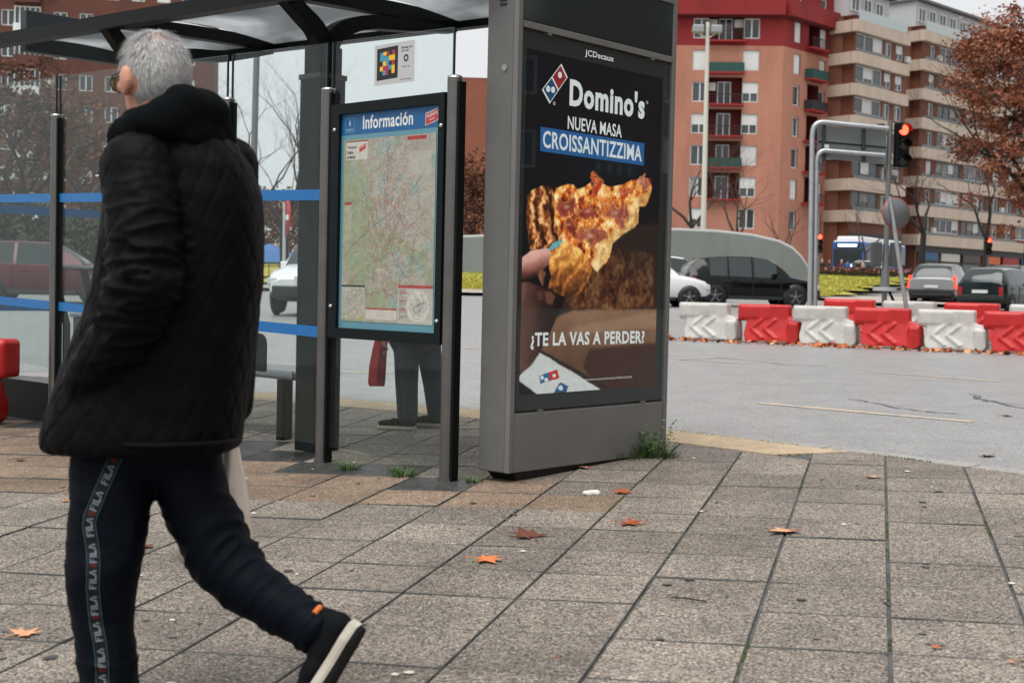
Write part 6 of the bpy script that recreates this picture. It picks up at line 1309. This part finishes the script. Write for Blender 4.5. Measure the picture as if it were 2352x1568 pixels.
def balcony(M, c, z, hwid, pan, door='w', proud=.55):
    mb = MB(); mb.box(c-hwid, c+hwid, z-1.30, z-1.14, -.9, proud, 0, M); mb.build('balcony_slab', SLAB, rb_)
    if pan: mb = MB(); mb.box(c-hwid+.03, c+hwid-.03, z-1.14, z-.30, proud-.08, proud-.03, 0, M); mb.box(c-hwid+.03, c-hwid+.08, z-1.14, z-.30, 0, proud-.03, 0, M); mb.box(c+hwid-.08, c+hwid-.03, z-1.14, z-.30, 0, proud-.03, 0, M); mb.build('balcony_panel', pan, rb_)
    else:
        mb = MB()
        for t in np.linspace(c-hwid+.05, c+hwid-.05, 13): mb.box(t-.02, t+.02, z-1.14, z-.32, proud-.07, proud-.04, 0, M)
        mb.box(c-hwid, c+hwid, z-.34, z-.28, proud-.09, proud-.02, 0, M); mb.build('balcony_railing', DPAN, rb_)
    window(rb_, M, c-.62, c+.62, z-1.12, z+1.0, door, 1.02)
for i, pan in zip(range(1, 7), (None, GPAN, None, None, GPAN, None)): balcony(MF, colsF[1], floors[i], 1.68, pan, 'h' if i == 5 else 'w')
for i, dx in ((6, 1.15), (6, -1.2), (4, -1.2)): mb = MB(); mb.bbox(colsF[1]+dx-.42, colsF[1]+dx+.42, floors[i]+.1, floors[i]+.85, -.9, -.45, .05, 0, MF); mb.build('air_conditioner', ACM, rb_)
Lr = 11.5; PR = (cF.x, cF.y); colsR = [sx(PR, wR, x) for x in (1826, 1864, 1884)]; opsR = []; ch = ['w', 'b', 'w', 'c', 'w', 'b', 'b', 'w']
for i, z in enumerate(floors):
    for k in (0, 2): opsR.append((colsR[k]-.55, colsR[k]+.55, z-.95, z+.85, 'w'))
    if 0 < i < 7: opsR.append((colsR[1]-1.0, colsR[1]+1.0, z-1.25, z+1.25, 'loggia'))
opsR = [o for o in opsR if o[0] > .1 and o[1] < Lr-.1]; lo = [o for o in opsR if o[3] < zM]; hi = [o for o in opsR if o[2] > zM]; sp = [o for o in opsR if o[2] <= zM <= o[3]]; hi += [(o[0], o[1], zM+.01, o[3], o[4]) for o in sp]
MR_ = facade(rb_, PR, wR, Lr, zB, zM, lo, BRK, rv=REDD); facade(rb_, PR, wR, Lr, zM, zT, hi, REDP, 'upper_wall', REDD)
for j, o in enumerate([o for o in opsR if o[4] == 'w']): window(rb_, MR_, *o[:4], ch[(j//2) % 8], mull=0)
for i, pan in zip(range(1, 7), (None, None, None, DPAN, GPAN, None)): balcony(MR_, colsR[1], floors[i], 1.5, pan, proud=.8)
for M_, L in ((MF, Lf), (MR_, Lr)):
    mb = MB(); mb.box(-.02 if M_ is MR_ else 0, L, 25.6, 27.1, .0, .75, 0, M_); mb.build('parapet_band', REDP, rb_); mb = MB(); mb.box(0, L, 25.45, 25.6, .0, .55, 0, M_); mb.build('ledge', REDD, rb_)
core(rb_, PF, wF, Lf, 14, zB, zT, REDD); core(rb_, (PR[0]+.3*wR.x, PR[1]+.3*wR.y), wR, Lr-.3, 10, zB, zT, REDD)
mb = MB(); mb.box(Lr, Lr+1.2, zB, zT-8, -8, .05, 0, MR_); mb.build('drain_strip', mat('ochre brick strip', srgb(150, 92, 56), .85), rb_)
mb = MB(); mb.box(1, Lf-.5, zB, 5.6, .02, .10, 0, MF); mb.build('ground_floor_cladding', mat('dark plinth cladding', srgb(90, 50, 48), .8, var=.3, vscale=.6, coords='World'), rb_)
for c in (8, 12.5, 17, 21): mb = MB(); mb.box(c-1.4, c+1.4, zB, 4.9, .10, .16, 0, MF); mb.build('shop_window', WGL, rb_)
# --- banded beige blocks
BAND = mat('beige band', srgb(192, 174, 157), .8, var=.12, vscale=.9, coords='World', stretch=(1, 1, .22), detail=7); OBRK = mat('orange brick', srgb(118, 74, 56), .85, var=.12, vscale=.6, coords='World', bump=.3, bscale=9); SHOP = mat('dark shop front', srgb(40, 38, 38), .5, var=.3, vscale=.4, coords='World')
def banded(label, xs0, xs1, D, w, ztop, nb, lay, wl=None, ext=0, sideL=4.0, seed=0):
    rr = random.Random(seed); P0 = px(xs0, 400, D); P0 = (P0.x, P0.y); L = sx(P0, w, xs1)+ext; zb = 2.0; root = thing('apartment_building', label, 'building', (P0[0], P0[1], zb)); ops = []; wins = []; zt = ztop+.5
    for k in range(nb):
        b = ztop-2.92*k-2.92                                 # top of the band under this storey
        for kind, a, c in lay:
            a, c = a*L, c*L
            if kind == 'g': ops.append((a, c, b+.35, b+1.80, 'g'))
            else: ops.append((a, c, b+.30, b+1.72, 'w'))
    M = facade(root, P0, w, L, zb, zt, [o for o in ops if o[2] > 6.5], OBRK, rv=GFR)
    for o in ops:
        if o[2] <= 6.5: continue
        if o[4] == 'g':
            n = max(2, int((o[1]-o[0])/1.3)); window(root, M, *o[:4], 'w', .1, rr.choice((WFR, WFR, GFR)), n-1)
            for q in range(n):
                if rr.random() < .55: a = o[0]+(o[1]-o[0])*q/n; mb = MB(); mb.box(a+.12, a+(o[1]-o[0])/n-.08, o[2]+.1+rr.random()*.5, o[3]-.1, -.11, -.09, 0, M); mb.build('curtain', CURT if rr.random() < .5 else WBL, root)
        else:
            window(root, M, *o[:4], rr.choice('whhcb'))
            if rr.random() < .16: mb = MB(); mb.bbox(o[1]+.15, o[1]+.85, o[2]-.1, o[2]+.5, .02, .4, .05, 0, M); mb.build('air_conditioner', ACM, root)
    wS = Vector((w.y, -w.x))                                 # left flank, coming forward to the corner
    wS = Vector((-.25, .97)); PS = (P0[0]-0, P0[1])
    for k in range(nb+1):
        b = ztop-2.92*k
        if b < 7: continue
        mb = MB(); mb.box(-.45, L*.60, b-1.07, b, .0, .55, 0, M); mb.box(L*.60+.03, L-.35, b-1.10, b-.03, .0, .50, 0, M); mb.build('balcony_band', BAND, root)
        mb = MB(); mb.box(0, sideL, b-1.07, b, -.1, .45, 0, frame_mat((P0[0]-wS.x*0-.0, P0[1]), (-.62, .785), 0) @ Matrix.Scale(-1, 4, (0, 0, 1))); mb.build('flank_band', BAND, root)
        mb = MB(); mb.box(0, L*.58, b, b+.3, .42, .46, 0, M); mb.build('balcony_rail', GFR, root)
    Mf = frame_mat(P0, (-.62, .785), 0) @ Matrix.Scale(-1, 4, (0, 0, 1)); mb = MB(); mb.box(0, sideL, zb, zt, -.3, -.08, 0, Mf); mb.build('flank_wall', mat('flank brick', srgb(112, 64, 46), .85, var=.1, coords='World', vscale=.6), root)
    core(root, P0, w, L, 12, zb, zt, OBRK)
    pent = mat('penthouse white', (.50, .52, .53), .6); mb = MB(); mb.box(.6, L*.82, zt, zt+2.7, -8, -1.1, 0, M); mb.build('penthouse', pent, root); mb = MB(); mb.box(.3, L*.86, zt+2.7, zt+2.95, -8.4, -.5, 0, M); mb.build('penthouse_roof', mat('slate', (.12, .12, .125), .7), root)
    for q in range(int(L*.75/2.2)): window(root, M, 1.0+2.2*q, 2.4+2.2*q, zt+.7, zt+2.1, 'w', 1.02)
    mb = MB(); mb.box(0, L*.9, ztop, ztop+.95, .45, .49, 0, M); mb.build('glass_balustrade', mat('frosted balustrade', (.45, .5, .5), .25), root)
    for q in range(3): mb = MB(); mb.box(L*.2+q*L*.25, L*.2+q*L*.25+.9, zt+2.9, zt+4.0, -5, -4, 0, M); mb.build('chimney', OBRK, root)
    n = int(L/4.5)
    for q in range(n):
        a = .4+q*L/n; e = a+L/n-.5; mb = MB(); mb.box(a, e, zb, 5.4, .02, .10, 0, M); sw = mb.build('shop_front', SHOP, root); mb = MB(); mb.box(a+.3, e-.3, zb+.4, 4.3, .10, .13, 0, M); mb.build('shop_glass', WGL, sw)
        mb = MB(); mb.box(a+.15, e-.15, 4.5, 5.3, .10, .24, 0, M); mb.build('shop_sign', mat('sign %d' % ((q+seed) % 5), [srgb(206, 96, 40), srgb(150, 34, 36), srgb(40, 92, 130), srgb(190, 186, 176), srgb(70, 64, 60)][(q+seed) % 5], .5), sw)
    mb = MB(); mb.box(0, L, 5.4, 6.6, 0, .08, 0, M); mb.build('fascia', SHOP, root)
    return root, M, L, P0
wB = Vector((.70, .714)).normalized()
banded('beige banded apartment block between the red block and the taller one', 1952, 2078, 128, wB, 26.2, 7, [('g', .03, .52), ('w', .57, .70), ('w', .78, .92)], seed=1)
rt2, M2, L2, P2 = banded('beige banded apartment block behind the russet tree', 2107, 2352, 139, wB, 27.5, 7, [('w', .045, .075), ('g', .10, .24), ('g', .26, .40), ('w', .44, .48), ('w', .53, .57), ('g', .60, .78), ('w', .84, .88), ('w', .93, .97)], ext=14, seed=2)
# --- big brick building at the left and a lower brick one behind the shelter end
LBR = mat('rust brick', srgb(98, 60, 48), .85, var=.14, vscale=.5, coords='World', bump=.3, bscale=9)
def plain_block(label, xa, xb, D, w, zt, cols, fl, m, bay=None, z0=2.0, seed=5, dep=12, P_=None, L_=0):
    rr = random.Random(seed); P0 = px(xa, 400, D); P0 = P_ or (P0.x, P0.y); L = L_ or sx(P0, w, xb); z0 = 0 if P_ else z0; root = thing('apartment_building', label, 'building', (P0[0], P0[1], z0)); ops = []
    for f in range(fl):
        z = zt-2.2-2.9*f
        if z < 6: break
        for c in cols: ops.append((c*L-.62, c*L+.62, z-.75, z+.75, 'w'))
    M = facade(root, P0, w, L, z0, zt, ops, m, rv=GFR)
    for o in ops: window(root, M, *o[:4], rr.choice('wwhcb'), mull=1)
    if bay:
        for f in range(fl):
            z = zt-2.2-2.9*f
            if z < 6: break
            for a, b in bay:
                mb = MB(); mb.box(a*L, b*L, z-1.5, z-.6, 0, .8, 0, M); mb.build('balcony', m if f % 2 else WFR, root); window(root, M, a*L, b*L, z-.6, z+1.1, 'w', 0, WFR, 4, True)
            mb = MB(); mb.bbox(bay[0][1]*L+.4, bay[0][1]*L+1.2, z-.6, z+.1, .05, .4, .05, 0, M); mb.build('air_conditioner', ACM, root)
    core(root, P0, w, L, dep, z0, zt, m); return root
plain_block('tall rust brick apartment building rising behind the shelter roof', -260, 488, 128, Vector((.985, .17)).normalized(), 33, [.30, .36, .52, .60, .68, .76, .84, .92], 9, LBR, bay=[(.38, .46), (.20, .27)])
plain_block('brick apartment building across the road, mirrored in the poster glass', 0, 1, 1, Vector((-.12, -.99)).normalized(), 26, [.05, .12, .19, .26, .33, .4, .47, .54, .61, .68, .75, .82, .89, .96], 7, LBR, seed=13, P_=(52, 52), L_=95)
plain_block('lower orange brick block seen between shelter and poster panel', 1055, 1330, 118, Vector((1, .05)).normalized(), 18.6, [.32, .44, .55, .7, .85], 5, mat('orange brick low', srgb(140, 84, 64), .85, var=.12, vscale=.6, coords='World'), seed=9)
# ================================================================== trees
BARK = mat('grey brown bark', srgb(74, 62, 54), .9, var=.3, vscale=5); BARKD = mat('dark bark', srgb(42, 36, 34), .9)
def grow(mb, p, d, L, r, lv, rr, ends, spread=.55, seg=3, droop=0):
    pts = [p]; rs = [r]; q = p.copy(); dd = d.copy()
    for k in range(seg):
        dd = (dd+Vector((rr.gauss(0, .13), rr.gauss(0, .13), rr.gauss(.02-droop, .08)))).normalized(); q = q+dd*(L/seg); pts.append(q.copy()); rs.append(r*(1-.42*(k+1)/seg))
    mb.tube(pts, rs, 6 if lv > 3 else (4 if lv > 1 else 3), cap=False)
    if lv == 0: ends.append(q); return
    nc = rr.choice((2, 3, 3)) if lv > 2 else rr.choice((3, 3, 4))
    for c in range(nc):
        a = rr.random()*6.28; ax = Vector((math.cos(a), math.sin(a), rr.gauss(.15, .3))); nd = (dd+ax*spread*rr.uniform(.7, 1.3)).normalized(); grow(mb, pts[-1] if c < 2 else pts[-2], nd, L*rr.uniform(.62, .82), rs[-1]*.72, lv-1, rr, ends, spread, seg, droop)
def bare_tree(x, D, h, seed, label, m=None, r=.16, lv=5, spread=.55, zb=None, lean=0):
    P = px(x, 640, D); z = road_z(P.x, P.y) if zb is None else zb; rr = random.Random(seed); root = thing('bare_tree', label, 'tree', (P.x, P.y, z)); b = Vector((P.x, P.y, z-.1)); t = b+Vector((lean, 0, h*.30)); MB().tube([b, b.lerp(t, .5)+Vector((rr.gauss(0, .06), 0, 0)), t], [r*1.25, r, r*.85], 10).build('trunk', m or BARK, root)
    mb = MB(); ends = []
    for k in range(3): a = k*2.1+rr.random(); grow(mb, t, Vector((math.cos(a)*.6, math.sin(a)*.6, 1)).normalized(), h*.25, r*.6, lv, rr, ends, spread)
    mb.build('branches', m or BARK, root); return root, ends
bare_tree(648, 50, 8.6, 1, 'bare tree behind the white SUV, right of the slim lamp column', BARKD, .17, 6); bare_tree(575, 56, 8.2, 2, 'bare tree at the edge of the tall brick building', BARKD, .15, 5); bare_tree(700, 70, 8.4, 12, 'bare tree behind the shelter column', BARK, .15, 5)
bare_tree(1585, 96, 11.5, 3, 'bare tree before the red brick building, left of the white lamp column', BARK, .2, 7, zb=1.9); bare_tree(1690, 99, 9.4, 4, 'bare tree before the red brick building, right of the white lamp column', BARK, .17, 7, zb=1.9)
bare_tree(2118, 100, 11.5, 5, 'dark bare tree with forked limbs before the taller beige block', BARKD, .24, 5, zb=2); bare_tree(2262, 97, 10.2, 6, 'dark bare tree beside the russet tree', BARKD, .2, 5, zb=2); bare_tree(1985, 110, 7.5, 8, 'thin bare tree behind the bus', BARK, .13, 5, zb=2); bare_tree(1800, 112, 7, 9, 'thin bare tree at the corner of the red brick building', BARK, .13, 5, zb=2)
bare_tree(60, 60, 11, 21, 'bare tree behind the leftmost shelter glass', BARKD, .2, 6); bare_tree(190, 52, 10, 22, 'bare tree behind the shelter glass beside the walking man', BARK, .2, 6); bare_tree(330, 66, 11, 23, 'bare tree behind the walking man', BARK, .2, 6)
def leafy_tree(x, D, zc, rx, rz_, n, seed, label, cols, sz=.2, trunk_h=5, r=.22, gap=.35, zb=None):
    P = px(x, 640, D); z = road_z(P.x, P.y) if zb is None else zb; rr = random.Random(seed); root = thing('autumn_tree', label, 'tree', (P.x, P.y, z)); b = Vector((P.x, P.y, z-.1)); t = b+Vector((rr.gauss(0, .2), 0, trunk_h)); MB().tube([b, b.lerp(t, .5), t], [r*1.3, r, r*.8], 10).build('trunk', BARKD, root)
    mb = MB(); ends = []
    for k in range(5): a = k*1.3+rr.random(); grow(mb, t, Vector((math.cos(a)*.8, math.sin(a)*.8, 1)).normalized(), (rz_*1.25)*.42, r*.6, 4, rr, ends, .6)
    mb.build('branches', BARKD, root); C = Vector((P.x, P.y, zc)); cl = [e for e in ends if ((e.x-C.x)/rx)**2+((e.y-C.y)/rx)**2+((e.z-C.z)/rz_)**2 < 1.2]
    rr.shuffle(cl); cl = cl[:70]
    while len(cl) < 250:
        u = Vector((rr.gauss(0, 1), rr.gauss(0, 1), rr.gauss(0, 1))).normalized()*(rr.random()**.45); cl.append(C+Vector((u.x*rx, u.y*rx, u.z*rz_)))
    lv = MB(); per = n//len(cl)
    for c in cl:
        cs = rr.uniform(.18, .55); k = rr.choice(range(len(cols)))
        for _ in range(int(per*rr.uniform(.4, 1.6))):
            p = c+Vector((rr.gauss(0, cs), rr.gauss(0, cs), rr.gauss(0, cs*.6))); s_ = sz*rr.uniform(.5, 1.15); e1 = Vector((rr.gauss(0, 1), rr.gauss(0, 1), rr.gauss(0, .7))).normalized()*s_; e2 = e1.cross(Vector((rr.gauss(0, 1), rr.gauss(0, 1), rr.gauss(0, 1)))).normalized()*s_*.6
            lv.add([p-e1, p-e2*.8, p+e1, p+e2], [(0, 1, 2, 3)], k if rr.random() < .7 else rr.choice(range(len(cols))))
    lv.build('crown', cols, root)
RU = [mat('russet leaf', srgb(128, 68, 46), .8), mat('rust leaf', srgb(154, 88, 60), .8), mat('dark russet leaf', srgb(88, 50, 40), .8), mat('pale russet leaf', srgb(172, 116, 88), .8)]
leafy_tree(2358, 66, 9.8, 3.7, 6.2, 36000, 31, 'russet leaved tree at the right before the beige blocks', RU, .105, 5.0)
BRn = [mat('brown leaf', srgb(96, 60, 46), .85), mat('dry leaf', srgb(120, 74, 50), .85), mat('umber leaf', srgb(66, 44, 38), .85)]
leafy_tree(1092, 92, 6.2, 2.6, 3.6, 5000, 32, 'brown leaved tree between shelter and poster panel', BRn, .16, 2.4, .14)
EV = [mat('dull evergreen', srgb(44, 56, 40), .85), mat('olive evergreen', srgb(66, 68, 42), .85)]
def shrub(x, D, rx, rz_, label, cols, seed, zb=None, n=1500):
    P = px(x, 640, D); z = road_z(P.x, P.y) if zb is None else zb; rr = random.Random(seed); root = thing('shrub', label, 'shrub', (P.x, P.y, z)); mb = MB()
    for k in range(5): mb.tube([(P.x, P.y, z-.1), (P.x+rr.gauss(0, rx*.3), P.y+rr.gauss(0, rx*.3), z+rz_*.9)], .04, 5)
    mb.build('stems', BARKD, root); lv = MB()
    for _ in range(n):
        u = Vector((rr.gauss(0, 1), rr.gauss(0, 1), rr.gauss(0, 1))).normalized()*(rr.random()**.4); p = Vector((P.x+u.x*rx, P.y+u.y*rx*.7, z+rz_*.55+u.z*rz_*.55)); s_ = rr.uniform(.06, .16); e1 = Vector((rr.gauss(0, 1), rr.gauss(0, 1), rr.gauss(0, 1))).normalized()*s_; e2 = e1.cross(Vector((rr.gauss(0, 1), rr.gauss(0, 1), 1))).normalized()*s_*.6
        lv.add([p-e1, p-e2, p+e1, p+e2], [(0, 1, 2, 3)], rr.randrange(len(cols)))
    lv.build('foliage', cols, root)
shrub(190, 46, 2.6, 2.2, 'dark green shrub behind the red hatchback', EV, 41, n=3500); shrub(30, 50, 2.8, 3.0, 'olive shrub behind the leftmost shelter glass', EV[::-1], 42, n=3500); shrub(330, 48, 3, 2.4, 'dark green shrub hidden behind the walking man', EV, 43, n=3000)
leafy_tree(40, 62, 7.2, 3.6, 3.6, 4500, 44, 'brown leaved tree behind the leftmost shelter glass', BRn, .16, 3.2, .16); leafy_tree(225, 74, 6.8, 3.6, 3.6, 4000, 45, 'brown leaved tree behind the shelter beside the walking man', BRn, .16, 3, .16)
leafy_tree(660, 78, 4.0, 2.6, 2.2, 2600, 46, 'low brown leaved tree beyond the no entry sign', BRn, .15, 1.6, .1); leafy_tree(610, 84, 4.2, 3.2, 2.4, 2600, 47, 'low brown leaved tree beyond the blue parasol', BRn, .15, 1.6, .1)
